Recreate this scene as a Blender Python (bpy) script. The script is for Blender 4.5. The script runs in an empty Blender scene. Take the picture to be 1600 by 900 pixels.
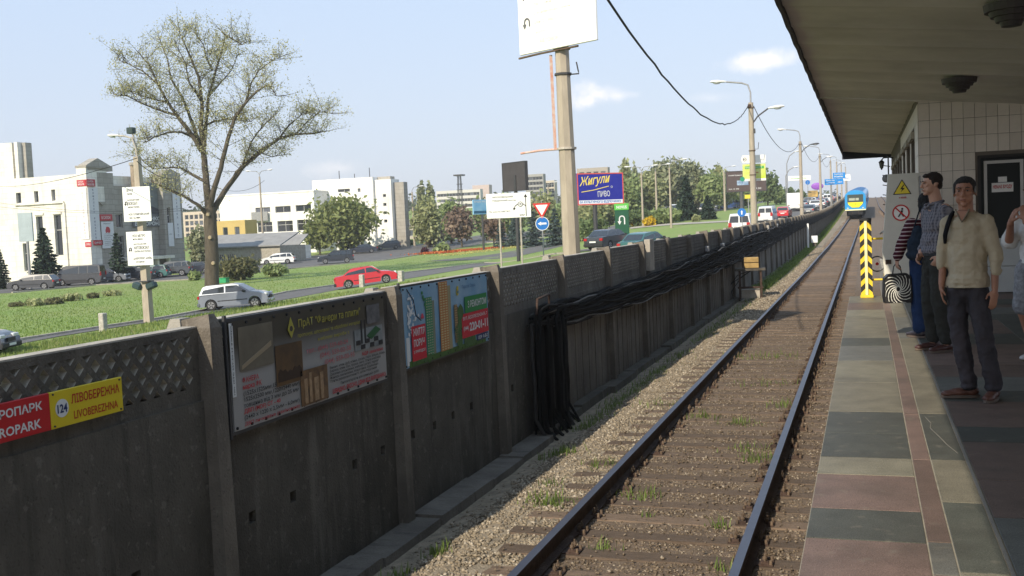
import bpy, bmesh, math, random
import numpy as np
from math import sin, cos, radians, atan, atan2, sqrt, pi, hypot
from mathutils import Vector, Matrix, Euler
from mathutils import noise as mnoise
random.seed(7); np.random.seed(7)
SC = bpy.context.scene; COL = SC.collection
R = random.uniform

# ---------------------------------------------------------------- camera
FPX = 1640.0
PSI, PIT, ROL = radians(18.74), radians(3.45), radians(2.5)
CAM = Vector((0, 0, 1.51))
FW = Vector((-sin(PSI)*cos(PIT), cos(PSI)*cos(PIT), -sin(PIT)))
_r0 = Vector((cos(PSI), sin(PSI), 0)); _u0 = _r0.cross(FW)
RT = cos(ROL)*_r0 - sin(ROL)*_u0; UP = sin(ROL)*_r0 + cos(ROL)*_u0
cd = bpy.data.cameras.new('camera'); co = bpy.data.objects.new('camera', cd); COL.objects.link(co)
co.matrix_world = Matrix(((RT.x, UP.x, -FW.x, CAM.x), (RT.y, UP.y, -FW.y, CAM.y), (RT.z, UP.z, -FW.z, CAM.z), (0, 0, 0, 1)))
cd.sensor_width = 36; cd.lens = 36*FPX/1600; cd.clip_start = .05; cd.clip_end = 9000
SC.camera = co

# ---------------------------------------------------------------- sky, sun, exposure
SUN_EL, SUN_AZ = 33.0, 13.8          # sun behind the camera, 14 degrees to its left (seen from the track direction)
w = bpy.data.worlds.new('World'); SC.world = w; w.use_nodes = True
nt = w.node_tree; nt.nodes.clear()
out = nt.nodes.new('ShaderNodeOutputWorld'); bg = nt.nodes.new('ShaderNodeBackground')
sky = nt.nodes.new('ShaderNodeTexSky'); sky.sky_type = 'NISHITA'; sky.sun_disc = False
sdir = Vector((-sin(radians(SUN_AZ))*cos(radians(SUN_EL)), -cos(radians(SUN_AZ))*cos(radians(SUN_EL)), sin(radians(SUN_EL))))
sky.sun_elevation = radians(SUN_EL); sky.sun_rotation = atan2(sdir.x, sdir.y)
sky.altitude = 100; sky.air_density = 1.0; sky.dust_density = 2.2; sky.ozone_density = 1.0
bg.inputs['Strength'].default_value = 0.13
# thin high veil over the whole sky and a few small fair-weather clouds
geo = nt.nodes.new('ShaderNodeTexCoord')
def N(t, **k):
    n = nt.nodes.new(t)
    for a, b in k.items(): setattr(n, a, b)
    return n
veil = N('ShaderNodeMixRGB'); veil.inputs[0].default_value = .78
sx_ = N('ShaderNodeSeparateXYZ'); nt.links.new(geo.outputs['Generated'], sx_.inputs[0])
vr = N('ShaderNodeValToRGB'); vr.color_ramp.elements[0].position = .0; vr.color_ramp.elements[1].position = .42
vr.color_ramp.elements[0].color = (.60, .635, .72, 1); vr.color_ramp.elements[1].color = (.49, .67, .925, 1)
vs_ = N('ShaderNodeVectorMath', operation='SCALE'); vs_.inputs['Scale'].default_value = 8.7
nt.links.new(sx_.outputs['Z'], vr.inputs[0]); nt.links.new(vr.outputs[0], vs_.inputs[0]); nt.links.new(vs_.outputs[0], veil.inputs[2])
nt.links.new(sky.outputs[0], veil.inputs[1])
last = veil.outputs[0]
nz = N('ShaderNodeTexNoise'); nz.inputs['Scale'].default_value = 22; nz.inputs['Detail'].default_value = 7; nz.inputs['Roughness'].default_value = .62
nt.links.new(geo.outputs['Generated'], nz.inputs['Vector'])
def pixdir(x, y): return (FW + RT*((x-800)/FPX) - UP*((y-450)/FPX)).normalized()
for (cx, cy, sx, sy, st) in ((938, 146, .034, .0135, 1.0), (1196, 97, .038, .0105, .9), (915, 160, .022, .008, .8), (532, 262, .034, .011, .38), (965, 150, .03, .006, .55), (1110,153,.03,.006,.2)):
    d = pixdir(cx, cy); rr = d.cross(Vector((0, 0, 1))).normalized(); uu = rr.cross(d)
    a = N('ShaderNodeVectorMath', operation='DOT_PRODUCT'); a.inputs[1].default_value = rr/sx
    b = N('ShaderNodeVectorMath', operation='DOT_PRODUCT'); b.inputs[1].default_value = uu/sy
    c = N('ShaderNodeVectorMath', operation='DOT_PRODUCT'); c.inputs[1].default_value = d
    for q in (a, b, c): nt.links.new(geo.outputs['Generated'], q.inputs[0])
    # centre the two tangential coordinates on the cloud
    off = N('ShaderNodeVectorMath', operation='LENGTH'); cmb = N('ShaderNodeCombineXYZ')
    nt.links.new(a.outputs['Value'], cmb.inputs[0]); nt.links.new(b.outputs['Value'], cmb.inputs[1]); nt.links.new(cmb.outputs[0], off.inputs[0])
    m1 = N('ShaderNodeMath', operation='SUBTRACT'); m1.inputs[0].default_value = 1.05; nt.links.new(off.outputs['Value'], m1.inputs[1])
    m2 = N('ShaderNodeMath', operation='MULTIPLY_ADD'); nt.links.new(nz.outputs['Fac'], m2.inputs[0]); m2.inputs[1].default_value = 2.6; nt.links.new(m1.outputs[0], m2.inputs[2])
    mr = N('ShaderNodeMapRange', clamp=True); mr.interpolation_type = 'SMOOTHSTEP'
    nt.links.new(m2.outputs[0], mr.inputs[0]); mr.inputs[1].default_value = 1.25; mr.inputs[2].default_value = 2.75; mr.inputs[3].default_value = 0; mr.inputs[4].default_value = st
    fr = N('ShaderNodeMath', operation='GREATER_THAN'); nt.links.new(c.outputs['Value'], fr.inputs[0]); fr.inputs[1].default_value = .5
    mm = N('ShaderNodeMath', operation='MULTIPLY'); nt.links.new(mr.outputs[0], mm.inputs[0]); nt.links.new(fr.outputs[0], mm.inputs[1])
    mx = N('ShaderNodeMixRGB'); mx.inputs[2].default_value = (9.0, 8.4, 8.1, 1)
    nt.links.new(mm.outputs[0], mx.inputs[0]); nt.links.new(last, mx.inputs[1]); last = mx.outputs[0]
nt.links.new(last, bg.inputs['Color']); nt.links.new(bg.outputs[0], out.inputs[0])

sl = bpy.data.lights.new('sun', 'SUN'); sl.energy = 4.9; sl.angle = radians(.6); sl.color = (1, .9, .74)
so = bpy.data.objects.new('sun', sl); COL.objects.link(so)
so.rotation_euler = (-sdir).to_track_quat('-Z', 'Y').to_euler(); so.location = (-10, -20, 30)
SC.view_settings.view_transform = 'Standard'; SC.view_settings.look = 'None'
SC.view_settings.exposure = 0.2; SC.view_settings.gamma = 1; SC.view_settings.use_curve_mapping = False

# ---------------------------------------------------------------- placing helpers
def at(x, y, dep): return CAM + (FW + RT*((x-800)/FPX) - UP*((y-450)/FPX))*dep
def atY(x, y, Y):
    r = FW + RT*((x-800)/FPX) - UP*((y-450)/FPX); return CAM + r*(Y/r.y)
def smooth(v, a, b):
    t = min(1, max(0, (v-a)/(b-a))); return t*t*(3-2*t)
def lerp(a, b, t): return a+(b-a)*t
_WT = ((-50, .86), (3, .88), (6, .90), (9, .93), (12, .945), (15, .965), (22, 1.01), (45, 1.06), (90, 1.3), (120, 1.62), (150, 2.1), (220, 3.7), (290, 5.5), (330, 6.2), (400, 6.5), (9000, 6.5))
_TR = ((-50, 0), (50, 0), (75, .15), (100, .5), (145, 1.5), (220, 3.5), (290, 5.4), (330, 6.2), (400, 6.5), (9000, 6.5))
def interp(T, y): return float(np.interp(y, [a for a, b in T], [b for a, b in T]))
def WT(y): return interp(_WT, y)           # top of the wall
def TR(y): return interp(_TR, y)           # rise of the tracks
RAIL = -1.10
def TX(y): return .5*(max(0, y-62)/84)**1.3 if y < 146 else .5+.012*(y-146)*.6   # slight bend of the line
def GH(x, y):                               # lie of the land west of the wall
    low = -2.85 + .00017*max(0, min(y, 330)-80)**2
    low -= max(0, (-x-110))*.004
    road = WT(y) - lerp(1.75, 1.0, smooth(y, 95, 170))
    k0 = smooth(y, 60, 100); k = smooth(y, 105, 175)
    s = smooth(x, lerp(lerp(-40, -44, k0), -62, k), lerp(lerp(-18, -13, k0), -27, k))
    z = lerp(low, road, s*smooth(y, 34, 78))
    if y > 400: z -= (y-400)*.01 if y < 900 else 5
    return z
def hit(px_, py_, far=700):
    r = FW + RT*((px_-800)/FPX) - UP*((py_-450)/FPX)
    t = 8.0; pt = t
    while t < far:
        p = CAM + r*t
        if p.z <= GH(p.x, p.y):
            a, b = pt, t
            for _ in range(20):
                m = (a+b)/2; q = CAM + r*m
                if q.z <= GH(q.x, q.y): b = m
                else: a = m
            return CAM + r*b
        pt = t; t += .5 + t*.01
    return CAM + r*far
def ground(p, up=0): return Vector((p.x, p.y, GH(p.x, p.y)+up))

# ---------------------------------------------------------------- materials
def srgb(r, g, b):
    f = lambda c: (c/255/12.92) if c/255 <= .04045 else ((c/255+.055)/1.055)**2.4
    return (f(r), f(g), f(b), 1)
_M = {}
def mat(name, col, rough=.8, var=.25, scale=3.0, bump=.0, bscale=40.0, metal=0, spec=.35, col2=None, detail=6, emit=None, alpha=None, stretch=None, coat=0, trans=0):
    if name in _M: return _M[name]
    m = bpy.data.materials.new(name); m.use_nodes = True; t = m.node_tree; b = t.nodes['Principled BSDF']
    col = tuple(col)[:3]
    b.inputs['Roughness'].default_value = rough; b.inputs['Metallic'].default_value = metal
    b.inputs['Specular IOR Level'].default_value = spec
    if coat: b.inputs['Coat Weight'].default_value = coat; b.inputs['Coat Roughness'].default_value = .06
    tc = t.nodes.new('ShaderNodeTexCoord'); vec = tc.outputs['Object']
    if stretch:
        mp = t.nodes.new('ShaderNodeMapping'); mp.inputs['Scale'].default_value = stretch; t.links.new(vec, mp.inputs[0]); vec = mp.outputs[0]
    if var > 0:
        n1 = t.nodes.new('ShaderNodeTexNoise'); n1.inputs['Scale'].default_value = scale; n1.inputs['Detail'].default_value = detail; n1.inputs['Roughness'].default_value = .65
        t.links.new(vec, n1.inputs['Vector'])
        cr = t.nodes.new('ShaderNodeValToRGB'); cr.color_ramp.elements[0].position = .3; cr.color_ramp.elements[1].position = .7
        c2 = tuple(col2)[:3] if col2 else tuple(c*(1-var) for c in col)
        c1 = col if col2 else tuple(min(1, c*(1+var*.5)) for c in col)
        cr.color_ramp.elements[0].color = (*c2, 1); cr.color_ramp.elements[1].color = (*c1, 1)
        t.links.new(n1.outputs['Fac'], cr.inputs[0]); t.links.new(cr.outputs[0], b.inputs['Base Color'])
    else: b.inputs['Base Color'].default_value = (*col, 1)
    if bump:
        n2 = t.nodes.new('ShaderNodeTexNoise'); n2.inputs['Scale'].default_value = bscale; n2.inputs['Detail'].default_value = 5
        t.links.new(vec, n2.inputs['Vector'])
        bp = t.nodes.new('ShaderNodeBump'); bp.inputs['Strength'].default_value = min(1, bump); bp.inputs['Distance'].default_value = .02
        t.links.new(n2.outputs['Fac'], bp.inputs['Height']); t.links.new(bp.outputs[0], b.inputs['Normal'])
    if emit: b.inputs['Emission Color'].default_value = (*emit[:3], 1); b.inputs['Emission Strength'].default_value = emit[3]
    if trans: b.inputs['Transmission Weight'].default_value = trans
    _M[name] = m; return m
def concmat(name, base, dk, lt, rough=.93):
    if name in _M: return _M[name]
    m = mat(name, base, rough, .3, 2.2, .55, 55, detail=10); t = m.node_tree; b = t.nodes['Principled BSDF']; L = t.links
    tc = t.nodes.new('ShaderNodeTexCoord'); src = b.inputs['Base Color'].links[0].from_socket
    def nz(sc, st, lo, hi, det=8):
        mp = t.nodes.new('ShaderNodeMapping'); mp.inputs['Scale'].default_value = st; L.new(tc.outputs['Object'], mp.inputs[0])
        n = t.nodes.new('ShaderNodeTexNoise'); n.inputs['Scale'].default_value = sc; n.inputs['Detail'].default_value = det; n.inputs['Roughness'].default_value = .6; L.new(mp.outputs[0], n.inputs['Vector'])
        r = t.nodes.new('ShaderNodeMapRange'); r.inputs[1].default_value = lo; r.inputs[2].default_value = hi; L.new(n.outputs['Fac'], r.inputs[0]); return r.outputs[0]
    def mix(f, a, c, k=1.0):
        mu = t.nodes.new('ShaderNodeMath'); mu.operation = 'MULTIPLY'; mu.inputs[1].default_value = k; L.new(f, mu.inputs[0])
        x = t.nodes.new('ShaderNodeMixRGB'); L.new(mu.outputs[0], x.inputs[0]); L.new(a, x.inputs[1]); x.inputs[2].default_value = (*c, 1); return x.outputs[0]
    c = mix(nz(.9, (1, 1, 1), .45, .72), src, dk, .8); c = mix(nz(2.6, (1, 3.2, .22), .52, .70), c, dk, .75); c = mix(nz(1.7, (1, 2.2, .4), .56, .70), c, lt, .55); c = mix(nz(14, (1, 1, 1), .60, .68, 4), c, lt, .45); c = mix(nz(38, (1, 1, 1), .62, .66, 3), c, dk, .6)
    L.new(c, b.inputs['Base Color']); return m
def leafmat(name, c1, c2, c3=None, trans=.35):
    if name in _M: return _M[name]
    m = bpy.data.materials.new(name); m.use_nodes = True; t = m.node_tree; b = t.nodes['Principled BSDF']
    g = t.nodes.new('ShaderNodeNewGeometry'); cr = t.nodes.new('ShaderNodeValToRGB')
    cr.color_ramp.elements[0].color = (*c1[:3], 1); cr.color_ramp.elements[1].color = (*c2[:3], 1)
    if c3:
        e = cr.color_ramp.elements.new(.8); e.color = (*c2[:3], 1); cr.color_ramp.elements[-1].color = (*c3[:3], 1)
    t.links.new(g.outputs['Random Per Island'], cr.inputs[0]); t.links.new(cr.outputs[0], b.inputs['Base Color'])
    b.inputs['Roughness'].default_value = .7; b.inputs['Specular IOR Level'].default_value = .2
    tr = t.nodes.new('ShaderNodeBsdfTranslucent'); t.links.new(cr.outputs[0], tr.inputs[0])
    mx = t.nodes.new('ShaderNodeMixShader'); mx.inputs[0].default_value = trans
    t.links.new(b.outputs[0], mx.inputs[1]); t.links.new(tr.outputs[0], mx.inputs[2]); t.links.new(mx.outputs[0], t.nodes['Material Output'].inputs[0])
    _M[name] = m; return m
def glassm(name, c=(.02, .025, .03), rough=.06):
    return mat(name, c, rough=rough, var=.0, spec=.9)

# ---------------------------------------------------------------- mesh builder
class MB:
    def __init__(s): s.v = []; s.f = []; s.m = []; s.sm = []
    def add(s, vs, fs, mi=0, smooth=False):
        o = len(s.v); s.v += [tuple(p) for p in vs]; s.f += [tuple(i+o for i in f) for f in fs]
        s.m += [mi]*len(fs); s.sm += [smooth]*len(fs); return s
    def box(s, x0, x1, y0, y1, z0, z1, mi=0, taper=0, M=None):
        t = taper
        vs = [(x0, y0, z0), (x1, y0, z0), (x1, y1, z0), (x0, y1, z0), (x0+t, y0+t, z1), (x1-t, y0+t, z1), (x1-t, y1-t, z1), (x0+t, y1-t, z1)]
        if M: vs = [M @ Vector(p) for p in vs]
        return s.add(vs, [(0, 3, 2, 1), (4, 5, 6, 7), (0, 1, 5, 4), (1, 2, 6, 5), (2, 3, 7, 6), (3, 0, 4, 7)], mi)
    def bbox(s, x0, x1, y0, y1, z0, z1, b=.01, mi=0, M=None):   # chamfered box
        vs = []; 
        for (zz, k) in ((z0, b), (z0+b, 0), (z1-b, 0), (z1, b)):
            for (a, c) in ((x0+k+b*(k == 0), y0+k), (x1-k-b*(k == 0), y0+k), (x1-k, y0+k+b*(k == 0)), (x1-k, y1-k-b*(k == 0)), (x1-k-b*(k == 0), y1-k), (x0+k+b*(k == 0), y1-k), (x0+k, y1-k-b*(k == 0)), (x0+k, y0+k+b*(k == 0))): vs.append((a, c, zz))
        if M: vs = [M @ Vector(p) for p in vs]
        fs = [tuple(range(7, -1, -1)), tuple(range(24, 32))]
        for r in range(3):
            for i in range(8): fs.append((r*8+i, r*8+(i+1) % 8, (r+1)*8+(i+1) % 8, (r+1)*8+i))
        return s.add(vs, fs, mi)
    def quad(s, a, b, c, d, mi=0): return s.add([a, b, c, d], [(0, 1, 2, 3)], mi)
    def poly(s, pts, mi=0): return s.add(pts, [tuple(range(len(pts)))], mi)
    def loft(s, rings, mi=0, cap=True, smooth=False, closed=True):
        n = len(rings[0]); vs = [p for r in rings for p in r]; fs = []
        for k in range(len(rings)-1):
            for i in range(n if closed else n-1): fs.append((k*n+i, k*n+(i+1) % n, (k+1)*n+(i+1) % n, (k+1)*n+i))
        s.add(vs, fs, mi, smooth)
        if cap: s.add(rings[0], [tuple(range(n-1, -1, -1))], mi); s.add(rings[-1], [tuple(range(n))], mi)
        return s
    def tube(s, pts, r, n=6, mi=0, smooth=True, cap=True):
        pts = [Vector(p) for p in pts]; rr = r if isinstance(r, (list, tuple)) else [r]*len(pts)
        rings = []; prev = None
        for i, p in enumerate(pts):
            d = (pts[min(i+1, len(pts)-1)]-pts[max(i-1, 0)])
            if d.length < 1e-9: d = Vector((0, 0, 1))
            d.normalize()
            if prev is None: a = d.orthogonal().normalized()
            else:
                a = prev - d*prev.dot(d)
                if a.length < 1e-6: a = d.orthogonal()
                a.normalize()
            prev = a; b = d.cross(a)
            rings.append([p + (a*cos(2*pi*k/n)+b*sin(2*pi*k/n))*rr[i] for k in range(n)])
        return s.loft(rings, mi, cap, smooth)
    def cyl(s, p0, p1, r0, r1=None, n=12, mi=0, smooth=True): return s.tube([p0, p1], [r0, r0 if r1 is None else r1], n, mi, smooth)
    def ell(s, c, r, mi=0, nu=12, nv=8, M=None):
        c = Vector(c); rings = []
        for j in range(1, nv):
            th = pi*j/nv; rings.append([Vector((r[0]*sin(th)*cos(2*pi*i/nu), r[1]*sin(th)*sin(2*pi*i/nu), -r[2]*cos(th))) for i in range(nu)])
        vs = [p for g in rings for p in g] + [Vector((0, 0, -r[2])), Vector((0, 0, r[2]))]
        if M: vs = [M @ p for p in vs]
        vs = [c+p for p in vs]; fs = []
        for j in range(nv-2):
            for i in range(nu): fs.append((j*nu+i, j*nu+(i+1) % nu, (j+1)*nu+(i+1) % nu, (j+1)*nu+i))
        b = (nv-1)*nu
        for i in range(nu): fs.append((b, (i+1) % nu, i)); fs.append((b+1, (nv-2)*nu+i, (nv-2)*nu+(i+1) % nu))
        return s.add(vs, fs, mi, True)
    def cap(s, p0, p1, r0, r1=None, mi=0, n=12):      # tapered capsule
        r1 = r0 if r1 is None else r1; p0 = Vector(p0); p1 = Vector(p1)
        s.cyl(p0, p1, r0, r1, n, mi); s.ell(p0, (r0,)*3, mi, n, 8); s.ell(p1, (r1,)*3, mi, n, 8); return s
    def prism(s, prof, y0, y1, mi=0, smooth=False):   # profile in x,z, extruded along y
        return s.loft([[(x, y0, z) for x, z in prof], [(x, y1, z) for x, z in prof]], mi, True, smooth)
    def plate(s, u0, u1, v0, v1, holes, T, t=.1, mi=0):  # wall with rectangular openings; T maps (u, v, depth) to a point
        us = sorted({u0, u1, *[h[0] for h in holes], *[h[1] for h in holes]}); vs_ = sorted({v0, v1, *[h[2] for h in holes], *[h[3] for h in holes]})
        for i in range(len(us)-1):
            for j in range(len(vs_)-1):
                a, b, c, d = us[i], us[i+1], vs_[j], vs_[j+1]; mu, mv = (a+b)/2, (c+d)/2
                if any(h[0] < mu < h[1] and h[2] < mv < h[3] for h in holes): continue
                s.quad(T(a, c, 0), T(b, c, 0), T(b, d, 0), T(a, d, 0), mi)
        for (a, b, c, d) in holes:
            for (p, q) in (((a, c), (b, c)), ((b, c), (b, d)), ((b, d), (a, d)), ((a, d), (a, c))):
                s.quad(T(*q, 0), T(*p, 0), T(*p, t), T(*q, t), mi)
        return s
    def mesh(s, name, mats):
        me = bpy.data.meshes.new(name); me.from_pydata(s.v, [], s.f)
        for m in (mats if isinstance(mats, (list, tuple)) else [mats]): me.materials.append(m)
        me.polygons.foreach_set('material_index', s.m); me.polygons.foreach_set('use_smooth', s.sm); me.update(); return me
    def build(s, name, mats, parent=None, loc=None, rz=None): return link(name, s.mesh(name, mats), parent, loc, rz)
def link(name, data, parent=None, loc=None, rz=None):
    o = bpy.data.objects.new(name, data); COL.objects.link(o)
    if parent is not None: o.parent = parent
    if loc is not None: o.location = loc
    if rz is not None: o.rotation_euler = (0, 0, rz)
    return o
def fastmesh(name, V, F, mats, smooth=False, mi=None):          # numpy verts, faces (n,k)
    me = bpy.data.meshes.new(name); V = np.asarray(V, np.float32); F = np.asarray(F, np.int32); k = F.shape[1]
    me.vertices.add(len(V)); me.vertices.foreach_set('co', V.ravel())
    me.loops.add(F.size); me.loops.foreach_set('vertex_index', F.ravel())
    me.polygons.add(len(F)); me.polygons.foreach_set('loop_start', np.arange(0, F.size, k, dtype=np.int32))
    try: me.polygons.foreach_set('loop_total', np.full(len(F), k, np.int32))
    except Exception: pass
    for m in (mats if isinstance(mats, (list, tuple)) else [mats]): me.materials.append(m)
    if mi is not None: me.polygons.foreach_set('material_index', np.asarray(mi, np.int32))
    if smooth: me.polygons.foreach_set('use_smooth', np.ones(len(F), bool))
    me.update(calc_edges=True); me.validate(); return me
def tag(o, label=None, cat=None, group=None, kind=None):
    if label: o['label'] = label
    if cat: o['category'] = cat
    if group: o['group'] = group
    if kind: o['kind'] = kind
    return o
def thing(name, label, cat, loc=(0, 0, 0), rz=0, group=None):
    o = bpy.data.objects.new(name, None); COL.objects.link(o); o.location = loc; o.rotation_euler = (0, 0, rz); o.empty_display_size = .2
    return tag(o, label, cat, group)
def kids(o): return [c for c in bpy.data.objects if c.parent == o]
def copy_tree(o, ch=None, parent=None):
    c = o.copy(); COL.objects.link(c)
    if parent: c.parent = parent
    for k in (ch[o.name] if ch else kids(o)): copy_tree(k, ch, c)
    return c

# temporary scene in which text and voxel shapes are turned into meshes
TS = bpy.data.scenes.new('work')
def bake(o):
    TS.collection.objects.link(o); vl = TS.view_layers[0]; vl.update(); dg = vl.depsgraph
    ev = o.evaluated_get(dg); me = bpy.data.meshes.new_from_object(ev, preserve_all_data_layers=True, depsgraph=dg)
    TS.collection.objects.unlink(o); bpy.data.objects.remove(o); return me
def text_mesh(s, m, bold=0, shear=0, lines=None):
    c = bpy.data.curves.new('t', 'FONT'); c.body = s; c.size = 1; c.offset = bold; c.shear = shear; c.resolution_u = 2; c.align_x = 'LEFT'
    if lines: c.space_line = lines
    me = bake(bpy.data.objects.new('t', c)); me.materials.clear(); me.materials.append(m); return me
def text(parent, s, x, z, h, m, w=None, off=.006, bold=.01, shear=0, align='L', name='lettering', rot=0, lines=None):
    """letters h high (capital height for one line) starting at x, baseline z, on the -y face of parent"""
    me = text_mesh(s, m, bold, shear, lines)
    V = np.empty(len(me.vertices)*3, np.float32); me.vertices.foreach_get('co', V); V = V.reshape(-1, 3)
    if len(V) == 0: return None
    mn = V.min(0); mx_ = V.max(0); sz = h/ (mx_[1]-mn[1] if '\n' not in s else mx_[1]-mn[1])
    sx = (w/(mx_[0]-mn[0])) if w else sz
    V[:, 0] = (V[:, 0]-mn[0])*sx; V[:, 1] = (V[:, 1]-mn[1])*sz
    W = V[:, 0].max()
    if align == 'C': V[:, 0] -= W/2
    if align == 'R': V[:, 0] -= W
    ca, sa = cos(rot), sin(rot); X_ = V[:, 0]*ca - V[:, 1]*sa; Z_ = V[:, 0]*sa+V[:, 1]*ca
    P = np.stack([X_, np.zeros_like(X_), Z_], 1).astype(np.float32)
    me.vertices.foreach_set('co', P.ravel()); me.update()
    return link(name, me, parent, (x, -off, z))
def rect(parent, name, x0, x1, z0, z1, m, off=.003, th=.002):
    return MB().box(x0, x1, -off-th, -off+.0005, z0, z1).build(name, m, parent)
def voxel(mb, vs, m, name, smooth=3, extra=None):
    me = mb.mesh(name, m); o = bpy.data.objects.new('v', me)
    r = o.modifiers.new('r', 'REMESH'); r.mode = 'VOXEL'; r.voxel_size = vs; r.use_smooth_shade = True
    s = o.modifiers.new('s', 'SMOOTH'); s.iterations = smooth; s.factor = .6
    if extra: extra(o)
    out_ = bake(o); out_.materials.clear(); out_.materials.append(m)
    out_.polygons.foreach_set('use_smooth', np.ones(len(out_.polygons), bool))
    if HEM[0] is not None:
        V = np.empty(len(out_.vertices)*3, np.float32); out_.vertices.foreach_get('co', V); V = V.reshape(-1, 3); V[:, 2] = np.maximum(V[:, 2], HEM[0]); out_.vertices.foreach_set('co', V.ravel()); out_.update()
    return out_
HEM = [None]
# ---------------------------------------------------------------- materials of the place
conc = mat('concrete_weathered', (.30, .275, .235), .92, .42, 2.2, .5, 60, detail=10)
concl = mat('concrete_light', (.40, .36, .30), .9, .35, 3, .4, 50, detail=9)
concd = concmat('concrete_dark', (.102, .090, .072), (.042, .036, .028), (.19, .168, .138))  # base lowered to carry the wall's shade; streaks and stains are its own
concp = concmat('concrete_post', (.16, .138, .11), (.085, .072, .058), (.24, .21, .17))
conc_pole = mat('concrete_pole', (.36, .31, .24), .9, .22, 1.5, .3, 80, stretch=(4, 4, 1))
asph = mat('asphalt', (.125, .118, .112), .9, .2, .6, .3, 30, detail=8)
grassm = mat('lawn', (.155, .245, .045), .95, .35, .16, .6, 12, col2=(.22, .25, .08), detail=12)
grassdry = mat('lawn_verge', (.17, .20, .07), .95, .4, .9, .6, 12, col2=(.11, .19, .04), detail=10)
soil = mat('soil', (.17, .13, .09), .95, .4, 1.5, .6, 30)
ballm = mat('ballast_dirt', (.30, .245, .175), .95, .5, 7, 1, 55, detail=12)
ballb = mat('ballast_brown', (.16, .115, .078), .95, .5, 9, 1, 45, detail=12)
stonem = leafmat('ballast_stone', (.15, .122, .088), (.29, .235, .165), (.43, .37, .29), trans=0)
stoneb = leafmat('ballast_stone_brown', (.09, .065, .044), (.19, .145, .10), (.31, .26, .20), trans=0)
wood = mat('sleeper_wood', (.15, .105, .072), .9, .5, 5, .6, 30, stretch=(1, 9, 9), detail=9)
t_ = wood.node_tree; oi = t_.nodes.new('ShaderNodeObjectInfo'); mr0 = t_.nodes.new('ShaderNodeMapRange'); mr0.inputs[3].default_value = .8; mr0.inputs[4].default_value = 1.35; t_.links.new(oi.outputs['Random'], mr0.inputs[0])
bs0 = t_.nodes['Principled BSDF']; src0 = bs0.inputs['Base Color'].links[0].from_socket; vm0 = t_.nodes.new('ShaderNodeVectorMath'); vm0.operation = 'SCALE'; t_.links.new(src0, vm0.inputs[0]); t_.links.new(mr0.outputs[0], vm0.inputs['Scale']); t_.links.new(vm0.outputs[0], bs0.inputs['Base Color'])
rust = mat('rusty_iron', (.065, .04, .03), .85, .5, 9, .6, 50)
rustl = mat('rusty_iron_light', (.13, .09, .06), .85, .5, 9, .6, 50)
railtop = mat('rail_running_surface', (.13, .125, .145), .4, .15, 5, 0, metal=.9)
dark = mat('blackened', (.012, .012, .013), .8, 0)
blackr = mat('black_rubber', (.018, .017, .017), .7, .3, 8, .3, 60)
white = mat('white_paint', (.78, .77, .73), .5, .06, 3)
whites = mat('white_sheet', (.80, .79, .74), .45, .05, 1.5)
greym = mat('grey_metal', (.30, .30, .30), .5, .15, 4, metal=.4)
dgrey = mat('dark_grey_metal', (.06, .06, .062), .5, .15, 4, metal=.3)
yel = mat('yellow_paint', (.72, .52, .03), .5, .15, 5)
red = mat('red_paint', (.50, .02, .02), .45, .1, 5)
blackp = mat('black_paint', (.015, .015, .016), .5, 0)
glass = glassm('window_glass'); glassl = mat('window_glass_pale', (.09, .10, .12), .08, .3, .3, spec=.9)

# ---------------------------------------------------------------- ground west of the wall
def drape(name, m, xs, ys, up=0, kind='structure'):
    V = [(x, y, GH(x, y)+up) for y in ys for x in xs]; n = len(xs)
    F = [(j*n+i, j*n+i+1, (j+1)*n+i+1, (j+1)*n+i) for j in range(len(ys)-1) for i in range(n-1)]
    return tag(link(name, fastmesh(name, V, F, m, True)), kind=kind)
xs = [-4.6, -6, -8, -10, -12, -14, -16, -18, -20, -22, -24, -26, -28, -30, -33, -36, -39, -42, -46, -50, -55, -60, -66, -74, -82, -90, -100, -120, -150, -200, -300, -500, -1000, -2500][::-1]
ys = [-40, -10, 5] + list(range(10, 200, 5)) + list(range(200, 420, 10)) + [450, 520, 700, 1000, 2000, 4500]
drape('lawn', grassm, xs, ys)
def strip(name, A, B, m, up, n=60, th=0, kind='structure', cuts=6, gh=True):
    """sheet between two polylines A, B given in ground x, y; follows the land"""
    def samp(P, k):
        L = [0]
        for a, b in zip(P, P[1:]): L.append(L[-1]+hypot(b[0]-a[0], b[1]-a[1]))
        out = []
        for i in range(k+1):
            s = L[-1]*i/k; j = max(0, min(len(P)-2, next((q for q in range(len(L)-1) if L[q+1] >= s-1e-9), len(P)-2)))
            t = (s-L[j])/max(1e-9, L[j+1]-L[j]); out.append((lerp(P[j][0], P[j+1][0], t), lerp(P[j][1], P[j+1][1], t)))
        return out
    a, b = samp(A, n), samp(B, n); V = []
    for p, q in zip(a, b):
        for k in range(cuts+1):
            x, y = lerp(p[0], q[0], k/cuts), lerp(p[1], q[1], k/cuts); V.append((x, y, GH(x, y)+up))
    c = cuts+1; F = [(j*c+i, j*c+i+1, (j+1)*c+i+1, (j+1)*c+i) for j in range(n) for i in range(cuts)]
    return tag(link(name, fastmesh(name, V, F, m, True)), kind=kind)
def hx(pts): return [(p.x, p.y) for p in (hit(*q) for q in pts)]
K1 = hx([(-60, 552), (40, 531), (150, 514), (250, 499), (320, 486), (449, 457), (521, 447), (631, 427), (757, 411), (880, 397)])
K1 += [(-22.5, 84), (-16.5, 98), (-12.8, 112), (-12.4, 140), (-12.6, 170), (-13, 200), (-13.6, 240), (-14.5, 300), (-16, 400)]
N1 = []
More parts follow.
